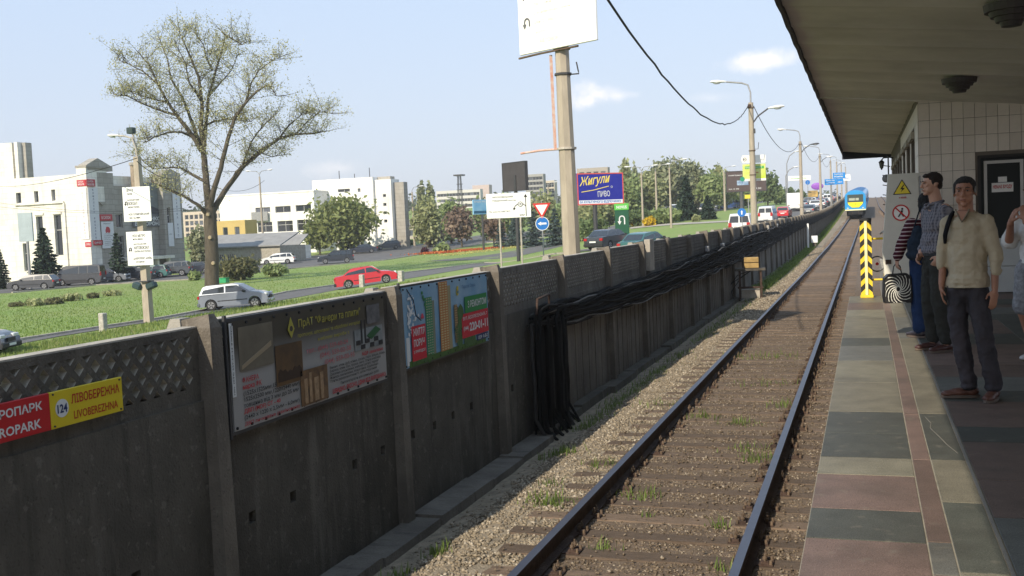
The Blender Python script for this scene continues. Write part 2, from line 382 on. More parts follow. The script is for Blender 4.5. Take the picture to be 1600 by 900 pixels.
for i, (x, y) in enumerate(K1[:10]):
    j = min(i+1, 9); i0 = max(0, i-1); dx, dy = K1[j][0]-K1[i0][0], K1[j][1]-K1[i0][1]; l = hypot(dx, dy); wdt = lerp(.9, 8.5, smooth(i, 3, 7))
    N1.append((x+dy/l*wdt, y-dx/l*wdt))
N1 = N1[:8]+[(-9, 62), (-5.2, 70), (-5.0, 84), (-5, 110), (-5, 140), (-5, 170), (-5, 200), (-5, 240), (-5, 300), (-5, 400)]
strip('road', K1, N1, asph, .03, 150, cuts=10)
# kerb of the median, upstand 12 cm
def kerb(name, P, m, wdt=.18, h=.12, step=2.0):
    mb = MB(); pts = []
    for a, b in zip(P, P[1:]):
        n = max(1, int(hypot(b[0]-a[0], b[1]-a[1])/step))
        pts += [(lerp(a[0], b[0], i/n), lerp(a[1], b[1], i/n)) for i in range(n)]
    pts.append(P[-1]); rings = []
    for i, p in enumerate(pts):
        a, b = pts[max(0, i-1)], pts[min(len(pts)-1, i+1)]; dx, dy = b[0]-a[0], b[1]-a[1]; l = hypot(dx, dy) or 1; nx, ny = -dy/l*wdt, dx/l*wdt
        z = GH(*p); rings.append([(p[0], p[1], z-.1), (p[0], p[1], z+h), (p[0]+nx, p[1]+ny, z+h), (p[0]+nx, p[1]+ny, z-.1)])
    mb.loft(rings, 0); return tag(mb.build(name, m), kind='structure')
kerb('road_kerb', K1, concl)
strip('second_carriageway', [(-52, 120), (-44, 140), (-38.5, 170), (-36.5, 200), (-36, 240), (-36, 330)], [(-40, 118), (-34, 140), (-29, 170), (-27, 200), (-26, 240), (-26, 330)], asph, .03, 60)
strip('verge', [(p[0]-1.2, p[1]-1.0) for p in N1[:9]], N1[:9], grassdry, .015, 60)
# far road behind the lawn, with the parking strip before the long white building
F1 = [(-130, 62), (-112, 74)] + hx([(20, 448), (150, 437), (300, 428), (455, 403), (627, 386), (760, 366), (850, 360)]) + [(-62, 210), (-60, 300)]
F0 = [(-120, 55), (-104, 66)] + hx([(20, 458), (150, 446), (300, 437), (455, 420), (600, 407), (760, 380), (850, 371)]) + [(-50, 200), (-48, 300)]
strip('far_road', F0, F1, asph, .03, 120)
kerb('road_kerb', F0[2:9], concl)
strip('footpath', hx([(985, 358), (1090, 350), (1224, 343)]), hx([(985, 355.5), (1090, 347.5), (1224, 340.5)]), mat('path_paving', (.38, .34, .28), .9, .2), .05, 20, cuts=2)

# ---------------------------------------------------------------- track bed
def bedz(x, y):
    if x < -3.95: b = -1.42
    elif x < -3.35: b = lerp(-1.42, -1.31, smooth(x, -3.95, -3.45))
    elif x > 1.2: b = -1.35
    else: b = -1.300
    b += .02*mnoise.noise(Vector((x*1.7, y*1.7, 3)))
    return b + TR(y)
bx = [-4.45, -4.2, -3.95, -3.8, -3.65, -3.5, -3.35, -3.1, -2.8, -2.5, -2.2, -1.9, -1.6, -1.3, -1.0, -.6, -.2, .4, 1.2, 2, 4, 8, 14, 40]
by = [-5, 0]+[2+.4*i for i in range(120)] + [50+2*i for i in range(50)]+[150+5*i for i in range(52)]+[450, 700, 2000]
V = [(x, y, bedz(x, y) - (0 if y < 420 else (y-420)*.01)) for y in by for x in bx]; n = len(bx)
F = [(j*n+i, j*n+i+1, (j+1)*n+i+1, (j+1)*n+i) for j in range(len(by)-1) for i in range(n-1)]
mi = [(0 if bx[i] < -2.6 else 1) for j in range(len(by)-1) for i in range(n-1)]
tag(link('track_bed', fastmesh('track_bed', V, F, [ballm, ballb], True, mi)), kind='structure')

OCT = np.array([[1, 0, 0], [-1, 0, 0], [0, 1, 0], [0, -1, 0], [0, 0, 1], [0, 0, -1]], float)
OCF = np.array([[0, 2, 4], [2, 1, 4], [1, 3, 4], [3, 0, 4], [2, 0, 5], [1, 2, 5], [3, 1, 5], [0, 3, 5]])
def stones(name, pts, rmin, rmax, m):
    n = len(pts); s = np.random.uniform(rmin, rmax, (n, 1, 1)); sc = np.random.uniform(.6, 1.25, (n, 1, 3)); sc[:, :, 2] *= .7
    P = OCT[None]*sc*s*(1+np.random.uniform(-.3, .3, (n, 6, 1)))
    a = np.random.uniform(0, 6.28, n); c, sn = np.cos(a), np.sin(a); x = P[:, :, 0]*c[:, None]-P[:, :, 1]*sn[:, None]; y = P[:, :, 0]*sn[:, None]+P[:, :, 1]*c[:, None]
    tl = np.random.uniform(-.5, .5, (n, 1)); z = P[:, :, 2]+x*tl
    V = np.stack([x, y, z], 2)+np.array(pts)[:, None, :]
    F = (OCF[None]+6*np.arange(n)[:, None, None]).reshape(-1, 3)
    return tag(link(name, fastmesh(name, V.reshape(-1, 3), F, m)), kind='stuff')
SP = .545; Y0 = 1.9
def insleeper(y): return abs(((y-Y0+SP/2) % SP)-SP/2) < .115
pts = []
for _ in range(28000):
    y = 4+ 26*random.random()**1.6; x = R(-3.72, -2.6) if random.random() < .85 else R(-3.95, -2.6)
    if x > -3.13 and insleeper(y): continue
    pts.append((x, y, bedz(x, y)+.006))
stones('ballast_stones', pts, .010, .028, stonem)
pts = []
for _ in range(44000):
    y = 4+26*random.random()**1.6; x = R(-2.62, -.2)
    if insleeper(y) and x < -.43: continue
    if insleeper(y) and random.random() < .8: continue
    pts.append((x, y, bedz(x, y)+.003))
for _ in range(3000):
    y = 4+16*random.random(); x = R(-3.1, -.45); pts.append((x, y, RAIL-.175+TR(y)))
stones('ballast_stones', pts, .007, .020, stoneb)
pts = []
for _ in range(9000):
    y = 28+50*random.random()**1.5; x = R(-3.6, -2.6); pts.append((x, y, bedz(x, y)+.01))
stones('ballast_stones', pts, .02, .045, stonem)

# ---------------------------------------------------------------- railway track
def railprof():  # x, z from the running surface down
    return [(-.036, 0), (.036, 0), (.036, -.032), (.012, -.045), (.010, -.14), (.066, -.165), (.066, -.178), (-.066, -.178), (-.066, -.165), (-.010, -.14), (-.012, -.045), (-.036, -.032)]
def make_rail(cx, y0, y1, name='rail', parent=None, xf=None):
    mb = MB(); pr = railprof(); ysr = [y0]
    while ysr[-1] < y1: ysr.append(min(y1, ysr[-1]+4))
    rings = [[((xf(y) if xf else cx+TX(y))+x, y, RAIL+TR(y)+z) for x, z in pr] for y in ysr]
    n = len(pr); vs = [p for r in rings for p in r]; o = 0
    for k in range(len(rings)-1):
        for i in range(n):
            mb.add([rings[k][i], rings[k+1][i], rings[k+1][(i+1) % n], rings[k][(i+1) % n]], [(3, 2, 1, 0)], 1 if i == 0 else 0)
    mb.poly(rings[0]); mb.poly(rings[-1])
    return mb.build(name, [rust, railtop], parent)
track = thing('railway_track', 'rusty two-rail track on brown timber sleepers beside the platform', 'railway track', (0, 0, 0))
for cx in (-2.56, -.968): make_rail(cx, 1.0, 400, parent=track)
def sleeper_mesh(seed):
    random.seed(seed); mb = MB(); a = .115; rings = []
    for i in range(7):
        x = -1.35+i*.45; j = R(-.006, .006)
        rings.append([(x, -a+j, -.12), (x, a+j, -.12), (x, a+j, -.012), (x, a-.012+j, R(-.004, .004)), (x, -a+.012+j, R(-.004, .004)), (x, -a+j, -.012)])
    return mb.loft(rings).mesh('sleeper', wood)
SLM = [sleeper_mesh(i) for i in range(5)]; random.seed(11)
mb = MB(); mb.box(-.17, .17, -.08, .08, 0, .012)
for s in (-1, 1):
    for q in (-.045, .045):
        x = s*.105
        mb.box(x-.03, x+.03, q-.02, q+.02, .01, .035); mb.cyl((x, q, .03), (x+R(-.006, .006), q, .095), .011, .009, 6, 1); mb.cyl((x, q, .05), (x, q, .07), .021, .019, 6, 1); mb.cyl((x*1.45, q*1.3, .01), (x*1.45, q*1.3, .045), .016, .013, 6, 1)
FASM = mb.mesh('rail_fastening', [rust, rustl])
y = Y0; i = 0
while i < 250:
    s = link('sleeper', SLM[i % 5], track, (-1.764+TX(y)+R(-.05, .05), y+R(-.012, .012), RAIL-.19+TR(y)+R(-.006, .004)))
    s.rotation_euler = (0, 0, R(-.006, .006) + (pi if i % 2 else 0))
    if y < 62:
        for cx in (-2.56, -.968):
            f = link('rail_fastening', FASM, s)
            f.location = ((cx+1.764)*(-1 if i % 2 else 1), 0, .002)
    y += SP; i += 1
track2 = thing('railway_track', 'second track curving in behind the parked barrier, right of the train', 'railway track', (0, 0, 0))
def x2(y): return lerp(5.6, 2.6, smooth(y, 20, 210))+TX(y)*.6
for d in (-.796, .796): make_rail(0, 40, 400, parent=track2, xf=lambda yy, d=d: x2(yy)+d)
for k in range(150):
    yy = 60+k*.8; link('sleeper', SLM[k % 5], track2, (x2(yy), yy, RAIL-.19+TR(yy)))

# ---------------------------------------------------------------- the concrete wall
WX = -4.4; TH = .11
wall = thing('concrete_wall', 'long dark concrete wall of latticed panels and posts along the track', 'wall', (0, 0, 0))
def lattice(mb, y0, y1, z0, a, b, rows, r):
    """diamond openwork between y0 and y1; z0 = centre line of the top half row; returns the lowest line"""
    n = int(round((y1-y0)/(2*a))); a = (y1-y0)/(2*n)
    def P(y, z, d): return (WX-d, y, z)
    for j in range(rows+1):
        zc = z0-j*b; odd = j % 2
        for i in range(n+ (1 if odd else 0)):
            cy = y0+2*a*i+(0 if odd else a)
            O = [(cy+a, zc), (cy, zc+b), (cy-a, zc), (cy, zc-b)]; I = [(cy+(p[0]-cy)*r, zc+(p[1]-zc)*r) for p in O]
            full = [0, 1, 2, 3]
            if j == 0: full = [2, 3]
            if j == rows: full = [0, 1]
            if odd and (i == 0 or i == n):          # side triangles, solid
                s = 1 if i == 0 else -1; e = [(cy, zc+b), (cy+s*a, zc), (cy, zc-b)]
                if j == rows: e = [(cy, zc+b), (cy+s*a, zc), (cy, zc)]
                mb.poly([P(q[0], q[1], 0) for q in (e if s < 0 else e[::-1])]); mb.poly([P(q[0], q[1], TH) for q in e]); continue
            for k in full:
                k2 = (k+1) % 4
                mb.quad(P(*O[k], 0), P(*O[k2], 0), P(*I[k2], 0), P(*I[k], 0)); mb.quad(P(*O[k], TH), P(*I[k], TH), P(*I[k2], TH), P(*O[k2], TH))
                mb.quad(P(*I[k], 0), P(*I[k2], 0), P(*I[k2], TH), P(*I[k], TH), 1)  # hole sides in paler concrete: sunlit jambs put into the colour
            if j in (0, rows):
                e = (I[2], I[0]); mb.quad(P(*e[0], 0), P(*e[1], 0), P(*e[1], TH), P(*e[0], TH), 1)
    return z0-rows*b
def bay(y0, y1, kind, holes=()):
    """one bay between post centres; z relative to the wall top"""
    L = y0+.07; Rr = y1-.07; zt = WT((y0+y1)/2); zb = -1.5+TR(y0)-zt
    mb = MB()
    lat = {'A': (.07, .0715, 5, .58, -.048), 'B': (.06, .055, 8, .55, -.055)}.get(kind)
    if lat:
        a, b, rows, r, z0 = lat; m0 = L+.05; m1 = Rr-.05
        zl = lattice(mb, m0, m1, z0, a, b, rows, r)
        for (p, q) in ((L, m0), (m1, Rr)): mb.box(WX-TH, WX, p, q, zl, z0)
        mb.box(WX-TH, WX, L, Rr, z0, 0); mb.box(WX-TH-.01, WX-.004, L, Rr, .001, .012, 1); mb.box(WX-TH, WX+.0, L, Rr, zl-.1, zl)  # thin pale top strip paints the sunlit edge of the panel
        zl -= .1
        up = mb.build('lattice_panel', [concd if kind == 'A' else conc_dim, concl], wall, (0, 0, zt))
    else:
        zl = -.62; k = 7; hgt = .62/k
        for i in range(k): mb.box(WX-TH, WX-.004*(i % 2), L, Rr, -hgt*(i+1)+.012, -hgt*i)
        mb.box(WX-TH, WX-.025, L, Rr, -.62, -.004)
        up = mb.build('slatted_panel', conc_dim, wall, (0, 0, zt))
    lo = MB()
    H = [(hy-.045, hy+.045, -1.6+hz, -1.6+hz+.09) for hy, hz in holes]
    T = lambda u, v, d: (WX+.02-d, u, v)
    lo.plate(L, Rr, zb, zl, H, T, .14)
    lo.quad((WX+.02, L, zl), (WX+.02, Rr, zl), (WX-.1, Rr, zl), (WX-.1, L, zl))
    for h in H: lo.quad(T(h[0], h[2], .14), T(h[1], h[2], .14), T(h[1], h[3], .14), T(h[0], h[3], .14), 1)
    lo.quad((WX-.14, L, zb), (WX-.14, L, zl), (WX-.14, Rr, zl), (WX-.14, Rr, zb))
    if y0 > 15:
        k = 0; yy = L+.18
        while yy < Rr-.1:
            lo.box(WX+.015, WX+.028+R(0, .008), yy, yy+.3, zb, zl-.35+R(-.02, .02)); yy += R(.36, .44)
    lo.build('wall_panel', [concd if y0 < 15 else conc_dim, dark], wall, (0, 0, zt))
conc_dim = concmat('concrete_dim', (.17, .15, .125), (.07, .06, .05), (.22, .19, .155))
def post_mesh(k):
    random.seed(k); mb = MB(); t = .012+R(-.01, .012); h = R(-.012, .012); zb = -2.6
    w0, w1 = .082, .068
    rings = [[(WX-.16, -w0, zb), (WX+.13, -w0, zb), (WX+.13, w0, zb), (WX-.16, w0, zb)],
             [(WX-.16, -w1, t-.05), (WX+.105, -w1, t-.05), (WX+.105, w1, t-.05), (WX-.16, w1, t-.05)],
             [(WX-.13, -w1*.8, t+.01), (WX+.075, -w1*.5, t+.035+h), (WX+.075, w1*.5, t+.035+h), (WX-.13, w1*.8, t+.01)]]
    mb.loft(rings); mb.box(WX-.24, WX-.12, -.085, .075, -.03, .03+h, 1, taper=.02)  # head block in paler concrete, sunlight on it put into the colour
    return mb.mesh('post', [concp, conc])
PM = [post_mesh(k) for k in range(4)]; random.seed(5)
py_ = [.2, 3.2, 6.22, 9.25, 12.24, 15.2, 18.2, 21.2, 24.25]
while py_[-1] < 330: py_.append(py_[-1]+3.05)
for i, yy in enumerate(py_):
    o = link('post', PM[i % 4], wall, (0, yy, WT(yy)+R(-.01, .02))); o.rotation_euler = (R(-.004, .004), 0, 0)
for i in range(len(py_)-1):
    y0, y1 = py_[i], py_[i+1]; zt = WT((y0+y1)/2)
    hz = lambda z: z-zt+1.6-.045
    holes = []
    if i == 2: holes = [(6.66, hz(-.58)), (7.25, hz(-.58)), (8.32, hz(-.57)), (8.9, hz(-.57))]
    if i == 3: holes = [(9.6, hz(-.56)), (10.16, hz(-.58)), (10.69, hz(-.57)), (11.26, hz(-.57))]
    if i == 1: holes = [(3.6+.58*k, hz(-.6)) for k in range(4)]
    if i == 4: holes = [(12.75, hz(-.6))]
    if i in (5, 6, 7): holes = [(y0+.5+.42*k, hz(R(-.5, -.42))) for k in range(5) if random.random() < .8]
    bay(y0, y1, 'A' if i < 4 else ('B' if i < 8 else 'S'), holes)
mb = MB()
foot = MB(); yy = -1.0; k = 0
while yy < 13.4:                                              # low kerb at the foot of the wall
    nx = min(13.4, yy+R(.9, 1.6)); j = R(-.015, .015); mb = MB()
    mb.box(WX+.03, WX+.38+j, yy+.006, nx-.006, -1.5, -1.325+R(-.02, .008), taper=.015); mb.build('kerb_stone', conc_dim, wall); yy = nx
while yy < 70:
    nx = yy+R(1.8, 2.6); mb = MB(); mb.box(WX+.03, WX+.28+R(-.04, .04), yy+.01, nx-.01, -1.5+TR(yy), -1.3+R(-.03, .01)+TR(yy), taper=.02); mb.build('kerb_stone', concd, wall); yy = nx
# boards and boxes on the wall
for (x, y, ww, hh, m) in ((1105, 389, .22, .16, greym), (1129, 384, .3, .16, greym), (1200, 357, .35, .3, concl), (1214, 352, .2, .16, greym)):
    r = FW + RT*((x-800)/FPX) - UP*((y-450)/FPX); p = CAM + r*((WX+.12)/r.x)
    tag(MB().bbox(-.05, .05, -ww/2, ww/2, -hh/2, hh/2, .01).build('junction_box', m, None, p),
        {1105: 'small grey junction box tilted on the wall above the cables', 1129: 'wider grey junction box right of the smaller tilted one on the wall', 1200: 'pale square box fixed to the wall top near the concrete lamp pole', 1214: 'small grey box on the wall just past the pale square one'}[x], 'junction box')
p = atY(1020, 430, 22)
# loose pale slab leaning in the wall beyond the third lattice bay
tag(MB().box(WX+.02, WX+.14, -.22, .22, -.55, .1).build('concrete_slab', concl, None, (0, 21.8, .98)), 'pale concrete slab standing upright against the wall between slatted panels', 'slab')

# ---------------------------------------------------------------- cables along the wall
random.seed(21)
cabm = [mat('cable_black', (.012, .0115, .011), .85, .3, 8, .3, 30, spec=.12), mat('cable_grey', (.04, .038, .036), .8, .3, 8, spec=.15), mat('cable_pale', (.15, .14, .13), .7, .3, 8, spec=.2)]
ct = thing('cable_bundle', 'sagging mass of black cables slung along the dark wall', 'cables', (0, 0, 0))
def czr(y):   # top and bottom of the hanging mass
    top = interp(((13, .33), (15, .36), (21, .38), (30, .55), (40, .8), (52, .95), (80, 1.0)), y); bot = interp(((13, .14), (16, -.0), (21, -.1), (30, -.15), (40, -.1), (52, .0), (80, .45)), y)
    rise = 0 if y < 80 else (WT(y)-WT(80)); return top+rise, bot+rise
for c in range(78):
    f = random.random(); y = 13.3+R(0, 1.8); pts = []; x0 = WX+R(.05, .20); ph = R(0, 6.3); sagp = R(2.2, 3.6); sg = R(.01, .07)
    yend = R(100, 250) if c % 3 else R(30, 60)
    while y < yend:
        t, b = czr(y); k = f+.13*mnoise.noise(Vector((y*.11, c*7.1, 0)))+.05*mnoise.noise(Vector((y*.6, c*3.1, 5)))
        z = lerp(b, t, min(1, max(0, k))) - sg*abs(sin(pi*(y+ph)/sagp))
        pts.append((x0+.05*mnoise.noise(Vector((y*.3, c*1.7, 9))), y, z)); y += .35 if y < 40 else (1.0 if y < 80 else 4)
    m = cabm[0] if c % 6 else (cabm[1] if c % 12 else cabm[2])
    MB().tube(pts, R(.010, .024), 5).build('cable', m, ct)
cv = thing('cable_riser', 'thick bunch of black cables dropping down the wall to the ballast', 'cables', (0, 0, 0))
for c in range(46):
    y = 13.3+1.5*(c+.5)/46+R(-.05, .05); x0 = WX+R(.07, .24); pts = []; z = .36+R(-.1, .02); turn = c % 3 != 0
    if turn: pts = [(x0, y+.9, z-.03), (x0, y+.45, z+.01), (x0, y+.14, z-.02)]
    pts.append((x0, y, z-.12)); zz = z-.3
    ex = .1*((y-14.2)); 
    while zz > -1.32:
        pts.append((x0+.03*mnoise.noise(Vector((zz*2, c*3., 0)))+.02, y+.05*mnoise.noise(Vector((zz*1.5, c*5., 4)))+ex*.15, zz)); zz -= .22
    pts.append((x0+R(.0, .22), y+R(-.07, .07), -1.42))
    MB().tube(pts, R(.016, .03), 5).build('cable', cabm[0] if c % 7 else cabm[1], cv)
tag(MB().tube([(WX+.2, 13.35, .3), (WX+.22, 13.35, .5), (WX+.22, 13.9, .53), (WX+.2, 13.95, .3)], .018, 6).build('pipe_bracket', rust), 'small bent pipe bracket above the cable drop', 'bracket')
# battered yellow crate on a stand by the wall
bs = Vector((-3.75, 36.2, -1.33)); 
st = thing('relay_stand', 'rusty low stand carrying a yellow box by the wall', 'stand', bs, .1)
for sx in (-.35, .35):
    for sy in (-.25, .25): MB().box(sx-.035, sx+.035, sy-.035, sy+.035, 0, .95).build('leg', rust, st)
MB().box(-.5, .5, -.35, .35, .95, 1.02).build('top_plate', concd, st)
MB().box(-.42, .42, -.3, -.26, .35, .42).build('crossbar', rust, st)
MB().box(-.3, .3, -.2, .3, 0.02, .3).build('concrete_block', concl, st)
cr = thing('yellow_box', 'small dirty yellow slatted box standing on the rusty stand', 'box', bs+Vector((.05, 0, 1.02)), .1)
for k in range(2): MB().bbox(-.24, .24, -.18, .18, .01+k*.19, .18+k*.19, .012).build('plank', mat('dirty_yellow', (.36, .24, .09), .8, .4, 6), cr)
for k, (dx, dz) in enumerate(((-.8, .8), (-1.0, .6), (-.6, .7))):
    tag(MB().tube([bs+Vector((.1, -.1, .98)), bs+Vector((dx*.5, -.25, dz)), bs+Vector((dx, -.4, .25)), bs+Vector((dx*.8, -.7, 0))], .016, 5).build('cable', cabm[1]), ('thin cable drooping from the stand to the ground, '+('nearest the wall', 'longest of three', 'nearest the rails')[k]), 'cable')
# small white signal cabinet far along the verge
p = Vector((-3.55, 79, -1.3+TR(79)))
sg = thing('signal_cabinet', 'small white box with a short post beside the track before the train', 'cabinet', p)
MB().bbox(-.22, .22, -.2, .2, .35, .85, .02).build('box', white, sg); MB().box(-.12, .12, -.12, .12, 0, .36).build('foot', concd, sg); MB().box(-.5, -.38, -.06, .06, 0, 1.75).build('post', white, sg)
# ---------------------------------------------------------------- platform
random.seed(31)
def slabm(n, c, v=.3): 
    m = mat('slab_'+n, c, .5, v, 5, .12, 150, spec=.2, detail=12); t = m.node_tree; b = t.nodes['Principled BSDF']; tc = t.nodes.new('ShaderNodeTexCoord'); cur = b.inputs['Base Color'].links[0].from_socket
    for (sc, lo, hi, cc, k) in ((170, .56, .60, tuple(q*1.9 for q in c), .55), (120, .58, .62, tuple(q*.35 for q in c), .6), (1.6, .50, .75, (.055, .048, .038), .55), (9, .60, .72, (.24, .21, .16), .3)):
        n_ = t.nodes.new('ShaderNodeTexNoise'); n_.inputs['Scale'].default_value = sc; n_.inputs['Detail'].default_value = 3 if sc > 50 else 8; t.links.new(tc.outputs['Object'], n_.inputs['Vector'])
        r_ = t.nodes.new('ShaderNodeMapRange'); r_.inputs[1].default_value = lo; r_.inputs[2].default_value = hi; r_.inputs[4].default_value = k; t.links.new(n_.outputs['Fac'], r_.inputs[0])
        x_ = t.nodes.new('ShaderNodeMixRGB'); x_.inputs[2].default_value = (*cc, 1); t.links.new(r_.outputs[0], x_.inputs[0]); t.links.new(cur, x_.inputs[1]); cur = x_.outputs[0]
    t.links.new(cur, b.inputs['Base Color']); return m
S = {'red': slabm('red_granite', (.175, .118, .095)), 'dark': slabm('dark_granite', (.075, .075, .062)), 'olive': slabm('olive_granite', (.175, .155, .112)), 'tan': slabm('tan_granite', (.20, .18, .13)), 'grey': slabm('grey_granite', (.135, .13, .112)), 'brown': slabm('brown_granite', (.14, .095, .075)), 'green': slabm('green_granite', (.088, .09, .073))}
grout = mat('pale_grout', (.30, .27, .21), .9, .3, 10)
platform = tag(link('platform', None), kind='structure')
MB().box(-.26, 7, -6, 19.25, -1.6, -.16).build('platform_body', conc_dim, platform)
MB().box(-.30, 7, -6, 19.25, -.16, -.006).build('slab_bed', grout, platform)
def slab(x0, x1, y0, y1, c):
    g = .004; MB().bbox(x0+g, x1-g, y0+g, y1-g, -.05, R(-.0008, .0008), .0015).build('paving_slab', S[c], platform)
Ys = [-3, -1.6, -.4, .9, 2.1, 3.2, 4.13, 4.97, 5.49, 6.22, 6.66, 7.4, 8.2, 9.6, 11.0, 12.2, 12.95, 14.2, 15.4, 16.6, 17.9, 19.25]
Cs = ['olive', 'red', 'dark', 'olive', 'red', 'dark', 'red', 'dark', 'red', 'tan', 'dark', 'dark', 'olive', 'tan', 'grey', 'dark', 'olive', 'olive', 'tan', 'brown', 'olive']
Cs[7] = 'dark'
for i in range(len(Ys)-1): slab(-.30, .23, Ys[i], Ys[i+1], Cs[i])
yy = -3; k = 0; cy = ['brown', 'red', 'brown', 'red', 'red', 'brown']
br = [-3, -1, 1, 2.9, 4.55, 5.0, 6.65, 8.1, 11.2, 13.9, 16.4, 19.25]
for i in range(len(br)-1): slab(.23, .335, br[i], br[i+1], ['brown', 'red', 'brown', 'red', 'grey', 'brown', 'red', 'red', 'brown', 'brown', 'red'][i])
b3 = [-3, -1, 1, 2.6, 4.1, 4.6, 5.7, 6.66, 8.15, 10.2, 12.9, 15.4, 17.4, 19.25]
for i in range(len(b3)-1): slab(.335, .53, b3[i], b3[i+1], ['olive', 'dark', 'tan', 'olive', 'tan', 'green', 'olive', 'dark', 'olive', 'olive', 'grey', 'olive', 'olive'][i])
tag(MB().box(.53, .545, -6, 19.25, -.006, .003).build('metal_strip', mat('strip_metal', (.35, .34, .32), .4, .2, metal=.6), platform))
x = .549; col = 0
for wd in (1.05, 1.05, 1.4, 1.4, 1.5):
    yy = -3+R(0, .8); prev = -3
    while prev < 19.25:
        nx = min(19.25, prev+random.choice([.5, .75, 1.0, 1.3, 1.6])); 
        if 19.25-nx < .3: nx = 19.25
        slab(x, min(7, x+wd), prev, nx, random.choice(['brown', 'dark', 'green', 'brown', 'dark', 'grey', 'red'])); prev = nx
    x += wd
# crack in a dark slab
MB().tube([(.375, 8.0, 0), (.40, 7.8, .0), (.385, 7.62, 0), (.43, 7.3, 0), (.455, 7.1, 0), (.50, 6.85, 0)], .0024, 4).build('crack', mat('crack_fill', (.24, .21, .17), .9, .3), platform)
# service walkway past the end of the platform
tag(MB().box(.42, .88, 19.25, 39, -1.6, -.25).build('service_walkway', concl), kind='structure')

# ---------------------------------------------------------------- station building
tile_m = [mat('tile_a', (.64, .57, .49), .45, .12, 3, spec=.4), mat('tile_b', (.60, .535, .46), .45, .12, 3, spec=.4), mat('tile_c', (.67, .60, .52), .45, .12, 3, spec=.4)]
mortar = mat('dark_mortar', (.17, .145, .12), .95, .2)
station = thing('station_building', 'tiled station house with a glazed door and a row of side windows', 'station building', (0, 0, 0))
SX, SY, SE = .88, 19.3, 38.8
def soff(x): return 3.51-.118*(x+.73)          # underside of the canopy
mb = MB()
T = lambda u, v, d: (u, SY+d, v)
DX0, DX1, DZ = 1.84, 2.62, 2.28
mb.plate(SX, 7, -.1, 3.6, [(DX0, DX1, .0, DZ)], T, .25)
T2 = lambda u, v, d: (SX+d, u, v)
wins = [(20.6+2.4*k, 22.1+2.4*k, 1.25, 2.75) for k in range(7)]
n0 = len(mb.f)
mb.plate(SY, SE, -1.5, 3.6, wins, T2, .28)
mb.quad((SX, SE, -1.5), (7, SE, -1.5), (7, SE, 3.6), (SX, SE, 3.6))
mb.quad((SX+.9, SY+.3, -.1), (SX+.9, SE, -.1), (SX+.9, SE, 3.6), (SX+.9, SY+.3, 3.6))
mb.build('wall', [mortar, mortar], station)
tw, thh, gz_ = .1765, .29, .006
tm = [MB().bbox(0, tw-gz_, -.012, .004, 0, thh-gz_, .002).mesh('wall_tile', m) for m in tile_m]
row0 = 3.255
for r in range(-1, 12):
    zt = row0-r*thh; zb = zt-thh
    for c in range(12):
        xa = SX+c*tw; xb = xa+tw
        if zb < -.02: continue
        if xb > DX0-.04 and xa < DX1+.03 and zb < DZ+.03: 
            if zt > DZ+.04 and zb < DZ+.03 and not (zb > DZ-.29): pass
            if zb < DZ-.02: 
                if xa < DX0-.08:      # cut tile beside the door
                    MB().bbox(0, DX0-.05-xa, -.012, .004, 0, thh-gz_, .002).build('wall_tile', tile_m[0], station, (xa+gz_/2, SY, zb+gz_/2))
                continue
        if r == -1:
            MB().bbox(0, tw-gz_, -.012, .004, 0, max(.02, soff(xa)+.12-zb), .002).build('wall_tile', random.choice(tile_m), station, (xa+gz_/2, SY, zb+gz_/2)); continue
        o = link('wall_tile', random.choice(tm), station, (xa+gz_/2, SY+R(-.001, .001), zb+gz_/2)); o.rotation_euler = (R(-.004, .004), R(-.004, .004), 0)
# side wall tiles (edge on), one long course per row
ts = [MB().bbox(-.012, .004, 0, .30-gz_, 0, thh-gz_, .002).mesh('wall_tile', m) for m in tile_m]
for r in range(0, 4):
    for c in range(30):
        zb = row0-(r+1)*thh; ya = SY+c*.30
        if any(wn[0]-.1 < ya+.3 and wn[1]+.1 > ya and wn[3]+.08 > zb for wn in wins): continue
        link('wall_tile', random.choice(ts), station, (SX, ya+gz_/2, zb+gz_/2))
fr = mat('window_frame_grey', (.34, .33, .31), .6, .15)
for wn in wins:
    f = MB()
    for (a, b, c, d) in ((wn[0], wn[1], wn[2], wn[2]+.07), (wn[0], wn[1], wn[3]-.07, wn[3]), (wn[0], wn[0]+.07, wn[2]+.07, wn[3]-.07), (wn[1]-.07, wn[1], wn[2]+.07, wn[3]-.07), ((wn[0]+wn[1])/2-.03, (wn[0]+wn[1])/2+.03, wn[2]+.07, wn[3]-.07)):
        f.box(SX+.12, SX+.18, a, b, c, d)
    wd = f.build('window', fr, station); MB().box(SX+.15, SX+.16, wn[0]+.07, wn[1]-.07, wn[2]+.07, wn[3]-.07).build('pane', glass, wd)
    MB().box(SX-.1, SX+.12, wn[0]-.06, wn[1]+.06, wn[2]-.06, wn[2]-.003).build('sill', concl, wd)
    MB().box(SX-.07, SX-.014, wn[0]-.08, wn[1]+.08, wn[3]+.003, wn[3]+.12).build('lintel', concl, wd)
